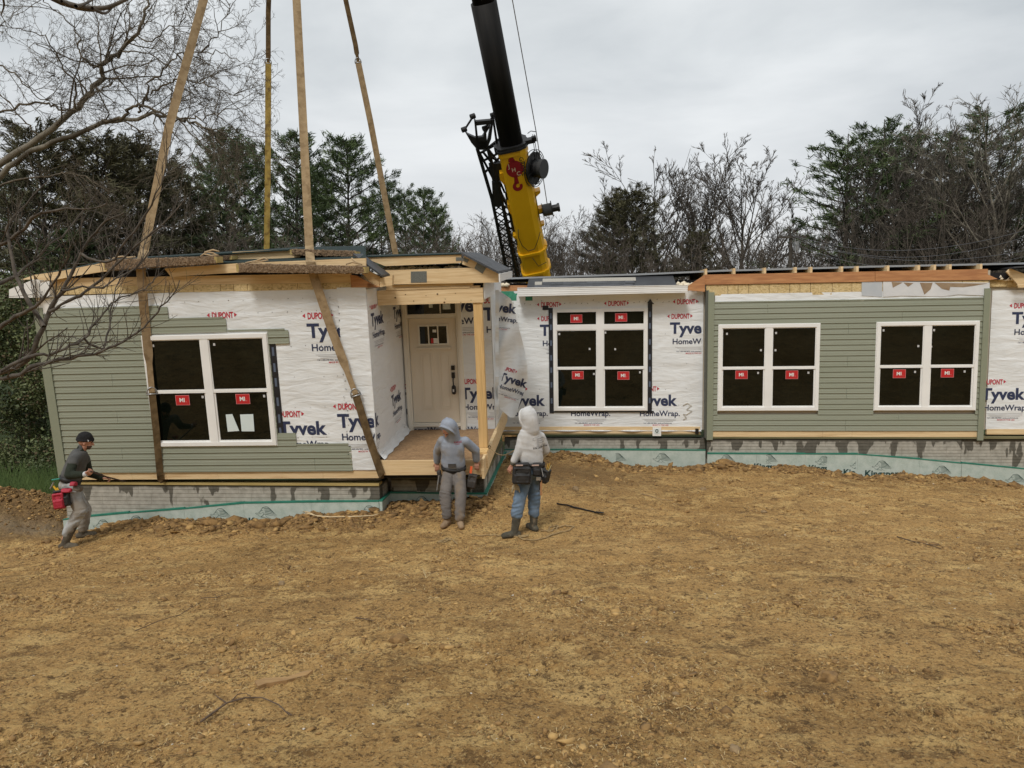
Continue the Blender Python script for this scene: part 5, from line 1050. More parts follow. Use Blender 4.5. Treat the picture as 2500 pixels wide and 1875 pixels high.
prm_min=.008; HT={}
m_barkg=mat('grey_bark',(.060,.050,.040),(.125,.108,.088),scale=3,rough=.95,coord='obj'); m_barkd=mat('dark_bark',(.035,.029,.022),(.08,.068,.053),scale=3,rough=.95,coord='obj')
m_syc=mat('pale_sycamore_bark',(.075,.062,.042),(.22,.195,.15),scale=1.6,rough=.85,coord='obj',lo=.42,hi=.58,det=4); m_syct=mat('sycamore_bark_brown',(.055,.043,.028),(.15,.12,.08),scale=3,rough=.9,coord='obj')
m_needle=mat('pine_needles',(.040,.068,.022),(.105,.150,.050),scale=.9,rough=.7,coord='obj',lo=.4,hi=.6,det=6); m_ndl2=mat('pine_needles_brownish',(.050,.047,.020),(.10,.092,.038),scale=.9,rough=.75,coord='obj',lo=.4,hi=.6)
m_leaf=mat('ivy_leaf',(.055,.080,.024),(.14,.165,.06),scale=1.3,rough=.6,coord='obj',lo=.4,hi=.6,det=6); m_dead=mat('dead_leaf',(.07,.05,.025),(.15,.11,.06),scale=1.2,rough=.85,coord='obj'); m_brush=mat('brown_brush',(.055,.043,.032),(.13,.105,.082),scale=.6,rough=.95,coord='obj')
m_grass=mat('bank_grass',(.04,.075,.016),(.085,.13,.03),scale=1,rough=.8,coord='obj')
def quads(C,D,s,rs,asp=.5):              # little leaf faces: centres, directions, sizes
    n=len(C); q=rs.randn(n,3); D=D/(np.linalg.norm(D,axis=1,keepdims=True)+1e-9); x=np.cross(D,q); x/=np.linalg.norm(x,axis=1,keepdims=True)+1e-9
    s=s[:,None]; V=np.stack([C-D*s*.5,C+x*s*asp*.5,C+D*s*.5,C-x*s*asp*.5],1).reshape(-1,3); return V,np.arange(4*n).reshape(-1,4)
def bare(name,seed,H,prm,tr=.16,fork=None,bark=None,lean=(0,0),base=.3,pm=.0125):
    global prm_min
    prm_min=pm; rs=np.random.RandomState(seed); T=TB(); P=limb(rs,(0,0,0),(lean[0],lean[1],1),H*.60,9,.05,.02); T.add(P,list(np.linspace(tr,tr*.18,9)),8)
    m_=len(P)
    for c in range(prm[0][0]):
        t=base+(1-base)*(c+rs.rand())/prm[0][0]; f=t*(m_-1); i=min(int(f),m_-2); q=P[i]+(P[i+1]-P[i])*(f-i); az=c*2.4+rs.rand(); el_=prm[0][2]*rs.uniform(.8,1.15)*(1.0-.08*t); d=np.array([math.cos(az)*math.sin(el_),math.sin(az)*math.sin(el_),math.cos(el_)])
        Lc=H*prm[0][1]*rs.uniform(.8,1.15)*(1.12-.40*t); rr=tr*(1-.75*t)*.55; C=limb(rs,q,d,Lc,7,prm[0][3],prm[0][4]); T.add(C,list(np.linspace(rr,rr*.25,7)),6); branchy(T,rs,C,rr,1,prm)
    return T
def pine(name,seed,H,spread=.2,den=1.,bare_to=.12,m_=None,gap=.75,one=0):
    rs=np.random.RandomState(seed); T=TB(); P=limb(rs,(0,0,0),(0,0,1),H,12,.012); tr=H*.013; T.add(P,list(np.linspace(tr,tr*.12,12)),8)
    C=[];D=[];z=H*bare_to
    while z<H*.985:
        t=z/H; i=min(int(t*11),10); q=P[i]+(P[i+1]-P[i])*(t*11-i); nb=rs.randint(4,7); prof=(min(1,(1-t)*1.9)**.65)*(.75+.25*min(1,t*4)); a0=rs.rand()*6
        for k in range(nb):
            az=a0+k*6.283/nb+rs.uniform(-.3,.3); Lb=H*spread*prof*rs.uniform(.45,1.35)+.25
            if one and math.cos(az)*one<0: Lb*=.45
            rise=.12+.75*t**1.5; d=np.array([math.cos(az),math.sin(az),rise-.1]); B_=limb(rs,q,d,Lb,6,.10,.045); rb=.012+.010*Lb; T.add(B_,list(np.linspace(rb,rb*.3,6)),4)
            ns=int((3+Lb*3.6)*den)
            for j in range(ns):
                f=rs.uniform(.25,1.)*5; ii=min(int(f),4); p=B_[ii]+(B_[ii+1]-B_[ii])*(f-ii); az2=az+rs.choice((-1,1))*rs.uniform(.35,1.1); sl_=Lb*.30*rs.uniform(.5,1.2)*(1.2-f/6)+.1
                e_=p+np.array([math.cos(az2),math.sin(az2),rs.uniform(.0,.45)])*sl_; T.add([p,(p+e_)/2+[0,0,.02],e_],[.010,.008,.005],3)
                nn=rs.randint(9,15)
                for w in range(nn):
                    g=rs.uniform(.3,1.08); C.append(p+(e_-p)*g+rs.randn(3)*.07); dd=(e_-p)/sl_+rs.randn(3)*.6+np.array([0,0,.45]); D.append(dd)
        z+=H*.001+gap*rs.uniform(.7,1.25)*(.55+.5*(1-t))
    C=np.array(C);D=np.array(D); V,F=quads(C,D,rs.uniform(.24,.48,len(C)),rs,.12); return T,V,F
def mkroot_tree(name,T,loc,mt,label,cat,group,leaf=None,org=(0,0,0),leafname='crown'):
    r_=root(name,loc,label,cat,group); V,F,M=T.mesh(); HT[r_.name]=float(np.percentile(V[:,2],99.85))
    def ch(nm,V,F,mm):
        me=npmesh(nm,V,F,mm,org=(0,0,0),smooth=(nm=='branches')); me.location=(0,0,0); me.parent=r_; return me
    ch('branches',V,F,mt)
    if leaf is not None: ch(leafname,leaf[0],leaf[1],leaf[2])
    return r_
def copytree(src,loc,sc,rz,label,name=None):
    o=src.copy(); COL.objects.link(o); o.location=loc; o.scale=sc if hasattr(sc,'__len__') else (sc,)*3; o.rotation_euler=(0,0,rz); o['label']=label
    for c in src.children:
        d=c.copy(); COL.objects.link(d); d.parent=o
    return o
def place(src,px,py,Y,Ht,label,rz=0,wide=1.,first=[],zb=None):
    top=at(px,py,Y); Ht=HT[src.name]; zb=-1.4 if zb is None else zb; s=(top[2]-zb)/Ht; loc=(top[0],Y,zb)
    if id(src) not in first: first.append(id(src)); src.location=loc; src.scale=(s*wide,s*wide,s); src.rotation_euler=(0,0,rz); src['label']=label; return src
    return copytree(src,loc,(s*wide,s*wide,s),rz,label)
GP='pines behind the house'; GB='bare trees behind the house'
def mkpine(seed,H,grp=GP,m_=None,**k): T,V,F=pine('p',seed,H,**k); return mkroot_tree('pine_tree',T,(0,0,0),m_barkd,'x','pine tree',grp,(V,F,m_ or m_needle))
pA=mkpine(1,14,spread=.27,den=1.2,gap=.8); pB=mkpine(2,14,spread=.29,den=1.2,gap=.75); pC=mkpine(3,15,spread=.27,den=1.15,gap=1.15,bare_to=.3); pD=mkpine(4,14,spread=.28,den=1.3,m_=m_ndl2,gap=.65)
prmA=[(17,.42,.62,.04,.075,8,6),(8,.38,.55,.07,.05,6,4),(7,.40,.5,.09,.03,5,3),(5,.55,.45,.07,.0,3,3)]
prmB=[(14,.50,.60,.07,.07,8,6),(9,.42,.55,.10,.05,6,4),(6,.46,.50,.12,.03,5,3),(5,.6,.45,.13,.01,4,3)]
def mkbare(seed,H,prm,mt,grp=GB,nm='bare_tree',cat='bare tree',**k): return mkroot_tree(nm,bare('b',seed,H,prm,**k),(0,0,0),mt,'x',cat,grp)
prmC=[(12,.40,.75,.09,.055,8,6),(7,.46,.62,.11,.04,6,4),(5,.50,.55,.14,.03,5,3),(4,.6,.5,.14,.01,4,3)]
bA=mkbare(11,14,prmA,m_barkg,pm=.0125); bB=mkbare(12,14,prmB,m_barkd,pm=.0125,base=.2); bC=mkbare(13,16,prmC,m_syc,base=.45,tr=.22,pm=.013,lean=(.06,0)); bD=mkbare(14,12,prmB,m_barkg,base=.15,pm=.0125,tr=.12)
# pines on the left, behind the hanging module
for i,(s_,x,y,Y,Ht,rz,wd,lb) in enumerate((
 (pB,540,322,47,14,.3,.85,'dark pine right of the leftmost sling, tallest of its clump'),(pA,595,345,50,14,2.1,.8,'slender pine just left of the thin yellowish sling'),(pC,508,365,52,15,1.2,.7,'thin pine behind the end of the sycamore limb'),
 (pB,706,318,46,14,2.5,.95,'broad dark pine between the yellowish sling and the pale sling'),(pA,838,332,47,14,.7,1.0,'full dark pine between the pale sling and the brown slanting sling'),
 (pA,765,400,52,14,3.3,.8,'shorter pine squeezed behind the pale sling'),(pC,985,452,50,15,.2,.8,'open pine just right of the brown slanting sling'),(pB,1022,460,48,14,1.7,.75,'pine second from the crane jib'),(pA,1068,505,47,14,4.,.75,'lowest pine nearest to the crane jib'),
 (pC,925,430,54,15,2.2,.75,'pine behind the brown slanting sling'),
 (pD,330,335,40,14,.5,1.2,'brownish pine behind the sycamore limbs, over the roof pads'),(pD,420,400,44,14,2.9,1.1,'brownish pine left of the leftmost sling'),(pD,230,330,38,14,4.2,1.2,'brownish pine over the left end of the roof'),(pD,95,300,36,14,1.4,1.1,'brownish pine near the left edge over the white eave box'),(pB,20,430,42,14,.9,1.1,'dark pine at the left edge of the photo'),(pB,140,560,34,14,2.2,1.3,'low dark pine behind the left eave'),
 )): place(s_,x,y,Y,Ht,lb,rz,wd)
# trees on the right
for (s_,x,y,Y,Ht,rz,wd,lb) in (
 (bB,1395,510,56,14,.3,1.1,'bushy bare tree just right of the crane winch'),(bB,1340,520,60,14,1.6,1.1,'bare tree half hidden behind the yellow boom'),(bD,1180,520,62,12,.9,1.2,'bare tree between the pines and the crane jib'),(bD,1120,560,60,12,2.9,1.1,'low bare tree left of the crane jib'),
 (pD,1545,455,56,14,.4,1.1,'green rounded evergreen left of the tall bare trees'),(pD,1500,480,58,14,2.4,.9,'lower evergreen beside the rounded one'),
 (bA,1620,365,58,14,.2,1.25,'wide bare tree with a rounded crown left of the gap'),(bA,1690,362,60,14,2.0,1.1,'tall bare tree behind the middle window, second of the pair'),(bA,1815,340,57,14,4.2,1.3,'tallest bare tree in the middle, open crown against the sky'),
 (bD,1885,520,60,12,.5,1.5,'low spreading bare tree left of the utility pole'),(bD,1960,560,62,12,3.5,1.4,'low bare tree behind the utility pole'),(pD,1700,560,55,14,5.,.9,'small evergreen among the bare trunks behind the middle window'),
 (pC,2075,318,50,15,3.1,1.25,'big pine with layered boughs reaching left, first of the right hand wood'),(pC,2155,285,53,15,.4,1.1,'tall pine second from the left in the right hand wood'),(pB,2200,330,56,14,1.4,.9,'pine behind the bare trunks of the right hand wood'),(pC,2410,250,52,15,1.9,1.2,'tall dense pine near the right edge'),(pC,2330,330,57,15,4.4,1.,'pine between the pale sycamore and the right edge'),(pB,2475,420,50,14,.4,1.2,'pine at the right edge of the photo'),
 (bC,2325,215,47,16,.3,1.0,'tall pale sycamore standing in the right hand wood'),(bC,2490,205,44,16,2.2,1.0,'pale sycamore at the right edge leaning over the roof'),
 (bA,2230,260,52,14,1.1,1.0,'tall bare tree between the pines and the pale sycamore'),(bA,2120,330,49,14,3.1,.9,'bare tree in front of the layered pine'),(bB,2400,300,48,14,.8,1.,'bare tree right of the pale sycamore'),(bB,2280,330,54,14,2.8,1.,'dark bare tree behind the pale sycamore'),(bB,2040,520,54,14,1.8,1.1,'low bare tree at the left foot of the right hand wood'),
 ): place(s_,x,y,Y,Ht,lb,rz,wd)
# tangled understorey that reads as one mass
def thicket(name,n,xr,Yr,ytop,seed,m_,pm=.013,zb=-1.4,k1=7,k2=5):
    global prm_min
    prm_min=pm; rs=np.random.RandomState(seed); T=TB()
    for i in range(n):
        Y=rs.uniform(*Yr); px=rs.uniform(*xr); t=at(px,ytop(px)+abs(rs.normal(0,26)),Y); h=t[2]-zb; p=np.array([t[0],Y,zb]); P=limb(rs,p,(rs.normal(0,.14),rs.normal(0,.14),1),h,6,.07,.02); r=.02+.004*h*rs.rand(); T.add(P,list(np.linspace(r,r*.3,6)),4)
        branchy(T,rs,P,r,0,[(k1,.34,.6,.12,.05,5,3),(k2,.5,.6,.16,.02,4,3),(2,.5,.7,.2,0,3,3)])
    V,F,M=T.mesh(); return npmesh(name,V,F,m_,org=(0,0,0),kind='stuff')
ytR=lambda x:np.interp(x,[1040,1150,1300,1500,1750,1900,2050,2200,2500],[590,580,560,585,598,600,575,500,490])
thicket('thicket',400,(1030,2560),(40,66),ytR,31,m_brush)
thicket('thicket',190,(60,1080),(33,60),lambda x:np.interp(x,[0,350,560,1080],[470,500,585,600]),32,m_brush)
thicket('thicket',60,(2100,2560),(42,60),lambda x:400,33,m_barkd,k1=5,k2=4)
# ivy bank and hedge left of the house
def foliage(name,n,boxes,s,m_,seed,asp=.7):
    rs=np.random.RandomState(seed); C=[]
    for (c,r,w) in boxes:
        k=int(n*w); q=rs.randn(k,3); q/=np.linalg.norm(q,axis=1,keepdims=True); q*=(rs.rand(k,1)**.4); nz=1+.35*np.sin(q[:,:1]*9+seed)*np.cos(q[:,2:]*7); C.append(np.array(c)+q*np.array(r)*nz)
    C=np.concatenate(C); V,F=quads(C,rs.randn(len(C),3),rs.uniform(s*.6,s*1.3,len(C)),rs,asp); return V,F
rs=np.random.RandomState(5); bx=[]
for i in range(46):
    px=rs.uniform(-60,150); py=rs.uniform(700,1190); Y=17.5+rs.rand()*3; c=at(px,py,Y); bx.append((c,(.7,.6,.55),1/46.))
V,F=foliage('x',52000,bx,.075,m_leaf,6); npmesh('ivy_thicket',V,F,m_leaf,org=(0,0,0),kind='stuff')
V,F=foliage('x',9000,bx,.075,m_dead,7); npmesh('ivy_thicket',V,F,m_dead,org=(0,0,0),kind='stuff')
V=[];F=[]
for i in range(9000):
    x=rs.uniform(-12.5,-8.2); y=rs.uniform(14.2,17.2); z=gz(x,y) if i%40==0 else z; h=rs.uniform(.1,.45); a=rs.uniform(-.25,.25); b_=len(V); V+=[(x,y,z-.1),(x+.02,y,z-.1),(x+a,y+rs.uniform(-.1,.1),z+h)]; F.append((b_,b_+1,b_+2))
npmesh('bank_grass',V,F,m_grass,org=(0,0,0),kind='stuff')
rs=np.random.RandomState(77); bx=[((rs.uniform(-34,34),rs.uniform(-30,-20),0),None,0) for i in range(70)]; bx=[((c[0][0],c[0][1],gz(c[0][0],c[0][1])+rs.uniform(.5,6.5)),(rs.uniform(1,2.6),1.2,rs.uniform(.8,2.4)),1/70.) for c in bx]
V,F=foliage('x',26000,bx,.42,m_leaf,8); npmesh('wooded_slope',V,F,m_needle,org=(0,0,0),kind='stuff')
# ---------------- the big sycamore at the left whose limbs sweep over the roof
def pixlimb(l,Y0,Y1): n=len(l); return [at(x,y,Y0+(Y1-Y0)*i/(n-1)) for i,(x,y) in enumerate(l)]
syc=root('sycamore_tree',(-15.5,18.5,-1.2),'large bare sycamore at the left with pale limbs sweeping up over the roof','sycamore')
T=TB(); rs=np.random.RandomState(21); prm_min=.0042
tw=[(9,.36,.8,.16,.02,5,4),(6,.50,.75,.2,.0,5,3),(4,.6,.8,.24,.0,4,3),(3,.55,.8,.25,-.01,3,3)]
def sm(P,k=4):
    o=[]; P=[np.array(p) for p in P]
    for i in range(len(P)-1):
        p0,p1,p2,p3=P[max(0,i-1)],P[i],P[i+1],P[min(len(P)-1,i+2)]
        for j in range(k): t=j/k; o.append(.5*(2*p1+(-p0+p2)*t+(2*p0-5*p1+4*p2-p3)*t*t+(-p0+3*p1-3*p2+p3)*t**3))
    return o+[P[-1]]
main=[([(-330,900),(-200,640),(-60,470),(0,400),(100,335),(190,262),(232,215),(262,150),(285,130),(330,90),(350,45),(364,0),(370,-40)],18,16,.17,.03),
 ([(-100,560),(0,430),(85,368),(180,335),(250,300),(320,292),(385,280),(440,290),(475,300),(520,318),(560,330)],17.6,15.5,.13,.02),
 ([(250,300),(300,285),(312,262),(335,258),(380,272),(430,292),(470,290),(520,285),(560,265)],16.4,15.3,.07,.015),
 ([(340,275),(350,245),(362,232),(368,205),(388,175),(420,145),(455,130),(497,126),(540,128),(590,150)],16,15.2,.05,.012),
 ([(368,230),(400,208),(430,200),(470,200),(505,208),(560,225),(600,235)],15.9,15.2,.04,.01),
 ([(497,126),(520,95),(545,55),(565,10)],15.4,15,.03,.008),
 ([(0,275),(60,255),(110,250),(128,262),(180,268),(210,240),(240,222),(275,205),(300,185),(340,180)],17.2,16,.05,.012),
 ([(180,262),(182,220),(165,180),(140,140),(110,95),(60,70),(0,65)],17,16.2,.045,.012),
 ([(262,150),(230,165),(210,150),(190,120),(195,85),(160,50),(130,20),(90,-10)],16.5,16,.045,.012),
 ([(-80,150),(0,160),(50,190),(90,235),(130,250)],16.8,16.5,.04,.015),
 ([(330,90),(370,100),(410,70),(450,40),(470,0)],16.2,15.6,.03,.01),
 ([(300,125),(350,130),(400,150),(430,180),(460,170)],16.2,15.6,.03,.01),
 ([(-60,480),(40,440),(120,430),(170,420),(220,440),(270,470)],17,16,.05,.012),
 ([(440,290),(470,330),(490,350),(515,370),(530,385)],15.6,15.2,.03,.008),([(475,300),(520,325),(560,345),(600,340)],15.5,15.1,.025,.008),
 ([(100,335),(60,300),(20,250),(-30,200)],17.4,16.9,.04,.015)]
for l,Y0,Y1,r0,r1 in main:
    P=sm(pixlimb(l,Y0,Y1)); P=[p+rs.randn(3)*.03 for p in P]; n=len(P); r0*=.56; r1*=.6; T.add(P,list(np.linspace(r0,r1,n)),7 if r0>.06 else 5, 0 if r0>.06 else 1)
    tot=sum(np.linalg.norm(b-a) for a,b in zip(P,P[1:]))
    for c in range(int(4+tot*1.8)):
        t=rs.uniform(.3,1); f=t*(n-1); i=min(int(f),n-2); q=P[i]+(P[i+1]-P[i])*(f-i); d=P[i+1]-P[i]; d/=np.linalg.norm(d); dd=rv(rs,d,rs.uniform(.4,1.2)); dd[1]*=.6; rr=max(.009,(r0+(r1-r0)*t)*.4)
        C=limb(rs,q,dd,rs.uniform(.7,1.9),6,.22,.01); T.add(C,list(np.linspace(rr,rr*.35,6)),4,1); branchy(T,rs,C,rr,1,tw,1)
T.add([np.array((-15.5,18.5,-1.2)),np.array((-15.3,18.4,1.2)),np.array((-14.6,18.1,3.))],[.45,.38,.30],10,0); T.add([np.array((-15.3,18.4,1.2)),at(-330,900,18)],[.34,.2],8,0)
V,F,M=T.mesh(); o=npmesh('branches',V,F,[m_syc,m_syct],M,parent=syc,smooth=True)
# ---------------- small tree reaching in from the left, close to the camera
pl=root('young_fruit_tree',(-6.2,6.4,gz(-6.2,6.4)),'young bare tree close by at the left, its twiggy branches crossing the sage siding','fruit tree'); m_plum=mat('dark_twig_bark',(.045,.036,.028),(.12,.10,.078),scale=14,rough=.9,coord='obj')
T=TB(); rs=np.random.RandomState(9); prm_min=.0028; Yn=6.6
bl_=[([(-260,1010),(-120,955),(-40,935),(0,928),(45,915),(95,892),(150,878),(215,865),(250,855),(300,836),(350,800),(385,762),(415,725),(438,688)],.026,.004),
 ([(-120,965),(-30,925),(0,908),(60,880),(105,800),(120,760),(150,715),(180,660),(196,620),(220,580),(262,540),(300,520)],.036,.006),
 ([(0,905),(90,865),(125,868),(175,846),(205,828),(232,790),(262,752),(280,735),(340,712),(372,690),(395,668)],.016,.004),
 ([(105,800),(60,720),(30,640),(20,560),(60,500),(110,450)],.022,.005),([(120,760),(170,735),(210,712),(260,670),(330,600),(400,545),(455,480)],.018,.004),
 ([(205,828),(250,850),(265,800),(275,735),(290,690),(310,640)],.012,.003),([(0,800),(40,770),(90,745),(130,690),(160,640),(170,600)],.020,.004),([(-40,720),(0,690),(60,660),(120,600),(170,560),(230,480)],.022,.004),
 ([(196,620),(260,640),(310,590),(370,500),(398,430),(412,345)],.014,.003),([(150,715),(200,700),(250,700),(300,672),(345,640),(352,600),(372,560)],.010,.003),([(-60,640),(0,600),(60,560),(100,520),(200,510),(260,500)],.02,.005),([(0,560),(50,600),(80,690),(95,745)],.012,.003)]
tw2=[(7,.3,.8,.12,.05,5,4),(5,.42,.6,.14,.06,4,3),(4,.42,.6,.14,.05,3,3)]
for l,r0,r1 in bl_:
    P=sm(pixlimb(l,Yn+rs.uniform(-.3,.3),Yn+rs.uniform(-.7,.9)),3); P=[p+rs.randn(3)*.008 for p in P]; n=len(P); T.add(P,list(np.linspace(r0,r1,n)*(1+.12*rs.randn(n))),7)
    for c in range(int(n*.85)):
        t=rs.uniform(.2,1); f=t*(n-1); i=min(int(f),n-2); q=P[i]+(P[i+1]-P[i])*(f-i); d=P[i+1]-P[i]; d/=np.linalg.norm(d); dd=rv(rs,d,rs.uniform(.4,1.0)); dd[2]+=.35
        rr=max(.0035,(r0+(r1-r0)*t)*.4); C=limb(rs,q,dd,rs.uniform(.12,.55),5,.12,.06); T.add(C,list(np.linspace(rr,rr*.45,5)),4)
        for b_ in range(rs.randint(1,4)):
            i=rs.randint(1,4); D_=limb(rs,C[i],rv(rs,C[i]-C[i-1],.7),rs.uniform(.05,.2),4,.15,.05); T.add(D_,[rr*.5,rr*.45,rr*.4,rr*.35],3)
b0=np.array((-6.2,6.4,gz(-6.2,6.4)-.1)); T.add([b0,b0+[.1,.1,.5],at(-260,1010,6.6),at(-120,960,6.6)],[.075,.06,.05,.035],9)
V,F,M=T.mesh(); npmesh('branches',V,F,m_plum,parent=pl,smooth=True)
# ---------------- blurred-close branch at the very top left
ob=root('overhanging_branch',tuple(at(50,-60,3.2)),'dark branch hanging in from above at the top left','branch'); T=TB(); rs=np.random.RandomState(4)
for l,r in (([(60,-60),(130,-5),(185,15),(225,20),(262,18),(300,2),(340,-20)],.016),([(185,15),(210,8),(240,-10)],.008),([(225,20),(250,32),(265,28),(280,10)],.008),([(150,3),(190,22),(230,28)],.007),([(0,-30),(10,10),(3,35)],.006)): T.add(sm(pixlimb(l,3.2,3.4),3),list(np.linspace(r,r*.4,3*(len(l)-1)+1)),7)
V,F,M=T.mesh(); npmesh('branch_wood',V,F,m_plum,parent=ob,smooth=True)
# ------------------------------------------------ utility pole and wires
up_=root('utility_pole',tuple(at(1931,640,44)*[1,1,0]+[0,0,-1.4]),'wooden utility pole with a crossarm and transformer behind the bay','utility pole'); q=at(1931,572,44); b=MB(); b.tube([(q[0],44,-1.4),(q[0],44,q[2])],[.14,.11],10); b.build('pole',m_barkd,up_)
b=MB(); b.box(WF,q[0]-.9,q[0]+.9,43.82,43.92,q[2]-.25,q[2]-.12); b.build('crossarm',m_barkd,up_); b=MB()
for x in (-.8,-.4,.4,.8): b.tube([(q[0]+x,43.87,q[2]-.12),(q[0]+x,43.87,q[2]+.02)],.04,6)
b.build('insulator',m_steel,up_); b=MB(); b.tube([(q[0]+.28,43.8,q[2]-1.0),(q[0]+.28,43.8,q[2]-.45)],.17,12); b.build('transformer',m_steel,up_)
for i,(yy,ye,sg) in enumerate(((572,545,1.1),(574,560,1.3),(580,600,1.0),(592,612,1.2))):
    a=at(1931,yy,43.9); c=at(2560,ye,33.); b=MB(); b.tube([a*(1-t)+c*t-np.array([0,0,sg*4*t*(1-t)]) for t in np.linspace(0,1,26)],.012,4); o=b.build('overhead_wire',mat('wire_grey',(.12,.12,.13),rough=.6),None,label='thin overhead wire sagging to the right from the utility pole',cat='wire',group='overhead wires')
# ------------------------------------------------ people
from mathutils.bvhtree import BVHTree
def nrm(v): v=np.array(v,float); return v/(np.linalg.norm(v)+1e-12)
class Blob:                              # tapered capsules and ellipsoids fused into one smooth skin
    def __init__(s): s.V=[];s.F=[];s.n=0
    def _add(s,V,F): s.V.append(V); s.F+=[tuple(i+s.n for i in f) for f in F]; s.n+=len(V)
    def cap(s,a,b,ra,rb,k=14):
        a,b=np.array(a,float),np.array(b,float); d=nrm(b-a); x=nrm(np.cross(d,[0,0,1.] if abs(d[2])<.9 else [1.,0,0])); y=np.cross(d,x); R_=[];h=4
        prof=[(-ra*math.cos(t),ra*math.sin(t),0) for t in np.linspace(0,math.pi/2,h+1)]+[(rb*math.sin(t),rb*math.cos(t),1) for t in np.linspace(0,math.pi/2,h+1)]
        V=[];F=[]
        for o,r,e in prof:
            c=(b if e else a)+d*o
            for j in range(k): t=2*math.pi*j/k; V.append(c+max(r,1e-4)*(x*math.cos(t)+y*math.sin(t)))
        m_=len(prof)
        for i in range(m_-1):
            for j in range(k): F.append((i*k+j,i*k+(j+1)%k,(i+1)*k+(j+1)%k,(i+1)*k+j))
        F+=[tuple(range(k))[::-1],tuple((m_-1)*k+j for j in range(k))]; s._add(np.array(V),F)
    def chain(s,pts,rad):
        for i in range(len(pts)-1): s.cap(pts[i],pts[i+1],rad[i],rad[i+1])
    def ell(s,c,ax,r):                   # ax: 3 unit axes rows
        n,m_=14,9; V=[];F=[]
        for i in range(m_+1):
            t=math.pi*i/m_
            for j in range(n): p=2*math.pi*j/n; q=np.array([math.sin(t)*math.cos(p)*r[0],math.sin(t)*math.sin(p)*r[1],math.cos(t)*r[2]]); V.append(np.array(c)+q@np.array(ax))
        for i in range(m_):
            for j in range(n): F.append((i*n+j,(i+1)*n+j,(i+1)*n+(j+1)%n,i*n+(j+1)%n))
        s._add(np.array(V),F)
    def loft(s,C,lat,fr,R_,k=22):
        V=[];n=len(C)
        for c,(a,b) in zip(C,R_):
            for j in range(k): t=2*math.pi*j/k; V.append(np.array(c)+lat*a*math.cos(t)+fr*b*math.sin(t))
        F=[(i*k+j,i*k+(j+1)%k,(i+1)*k+(j+1)%k,(i+1)*k+j) for i in range(n-1) for j in range(k)]+[tuple(range(k))[::-1],tuple((n-1)*k+j for j in range(k))]; s._add(np.array(V),F)
    def bake(s,vox,smooth=2,disp=None):
        me=bpy.data.meshes.new('b'); me.from_pydata(np.concatenate(s.V).tolist(),[],s.F); o=bpy.data.objects.new('b',me); COL.objects.link(o)
        r=o.modifiers.new('r','REMESH'); r.mode='VOXEL'; r.voxel_size=vox
        if smooth: q=o.modifiers.new('s','SMOOTH'); q.iterations=smooth; q.factor=.5
        dg=bpy.context.evaluated_depsgraph_get(); e=o.evaluated_get(dg).to_mesh(); V=np.array([v.co[:] for v in e.vertices]); N=np.array([v.normal[:] for v in e.vertices]); F=[tuple(p.vertices) for p in e.polygons]
        bpy.data.objects.remove(o); bpy.data.meshes.remove(me)
        if disp is not None: V=V+N*np.array([disp(v) for v in V])[:,None]
        return V,F
def bobj(name,VF,mats,par,mi=None):
    V,F=VF; me=bpy.data.meshes.new(name); o0=ORG[par.name]; me.from_pydata((np.array(V)-o0).tolist(),[],F)
    for m_ in (mats if isinstance(mats,(list,tuple)) else [mats]): me.materials.append(m_)
    me.polygons.foreach_set('use_smooth',[True]*len(F))
    if mi is not None: me.polygons.foreach_set('material_index',mi)
    a=me.attributes.new('loc','FLOAT_VECTOR','POINT'); a.data.foreach_set('vector',(np.array(V)-o0).astype(np.float32).ravel()); me.update()
    o=bpy.data.objects.new(name,me); COL.objects.link(o); o.parent=par; ORG[o.name]=o0; return o
def folds(amp,fz=16,fx=5,seed=0):
    def f(p):
        q_=p[2]+.35*p[0]*math.sin(seed)+.25*p[1]; a=mn.noise(Vector((p[0]*fx+seed,p[1]*fx,q_*fz))); b=mn.noise(Vector((p[0]*fx*2.3,p[1]*fx*2.3+seed,p[2]*fz*.55+p[0]*11))); return amp*(.9*(1-2.2*abs(a)))*max(0,.55+1.3*mn.noise(Vector((p[0]*4+seed,p[1]*4,p[2]*4.5))))+amp*.45*b
    return f
def hand(B_,wr,tip,pn,curl=.5,side=1,s=1.):   # wrist point, direction to the knuckles, palm normal
    d=nrm(np.array(tip)-np.array(wr)); pn=nrm(np.array(pn)-d*(np.array(pn)@d)); x=np.cross(d,pn)*side; wr=np.array(wr,float); kn=wr+d*.088*s
    for o in (-.026,-.008,.010,.027): B_.cap(wr+x*o*.7*s+d*.02,kn+x*o*s,.015*s,.0115*s)
    for o,Lg,r in ((-.031,.060,.0082),(-.0105,.073,.0090),(.0105,.078,.0092),(.031,.072,.0090)):
        p=kn+x*o*s; a=0; 
        for k,seg in enumerate((.45,.32,.23)):
            a+=curl*(.75 if k==0 else .95); q=p+(d*math.cos(a)+pn*math.sin(a))*Lg*seg*s*1.15; B_.cap(p,q,r*s*(1-.08*k),r*s*(1-.08*(k+1))); p=q
    t0=wr+x*.028*s+d*.028*s; t1=t0+(x*.55+d*.62+pn*.35)*.042*s; t2=t1+(d*.8+pn*.5+x*.05)*.034*s; B_.cap(t0,t1,.0125*s,.0105*s); B_.cap(t1,t2,.0105*s,.0085*s)
skin=mat('skin',(.42,.20,.13),(.50,.26,.18),scale=18,rough=.55); m_beard=mat('dark_stubble',(.06,.035,.025),(.12,.07,.05),scale=60,rough=.9); m_eye=mat('eye_dark',(.015,.012,.01),rough=.3)
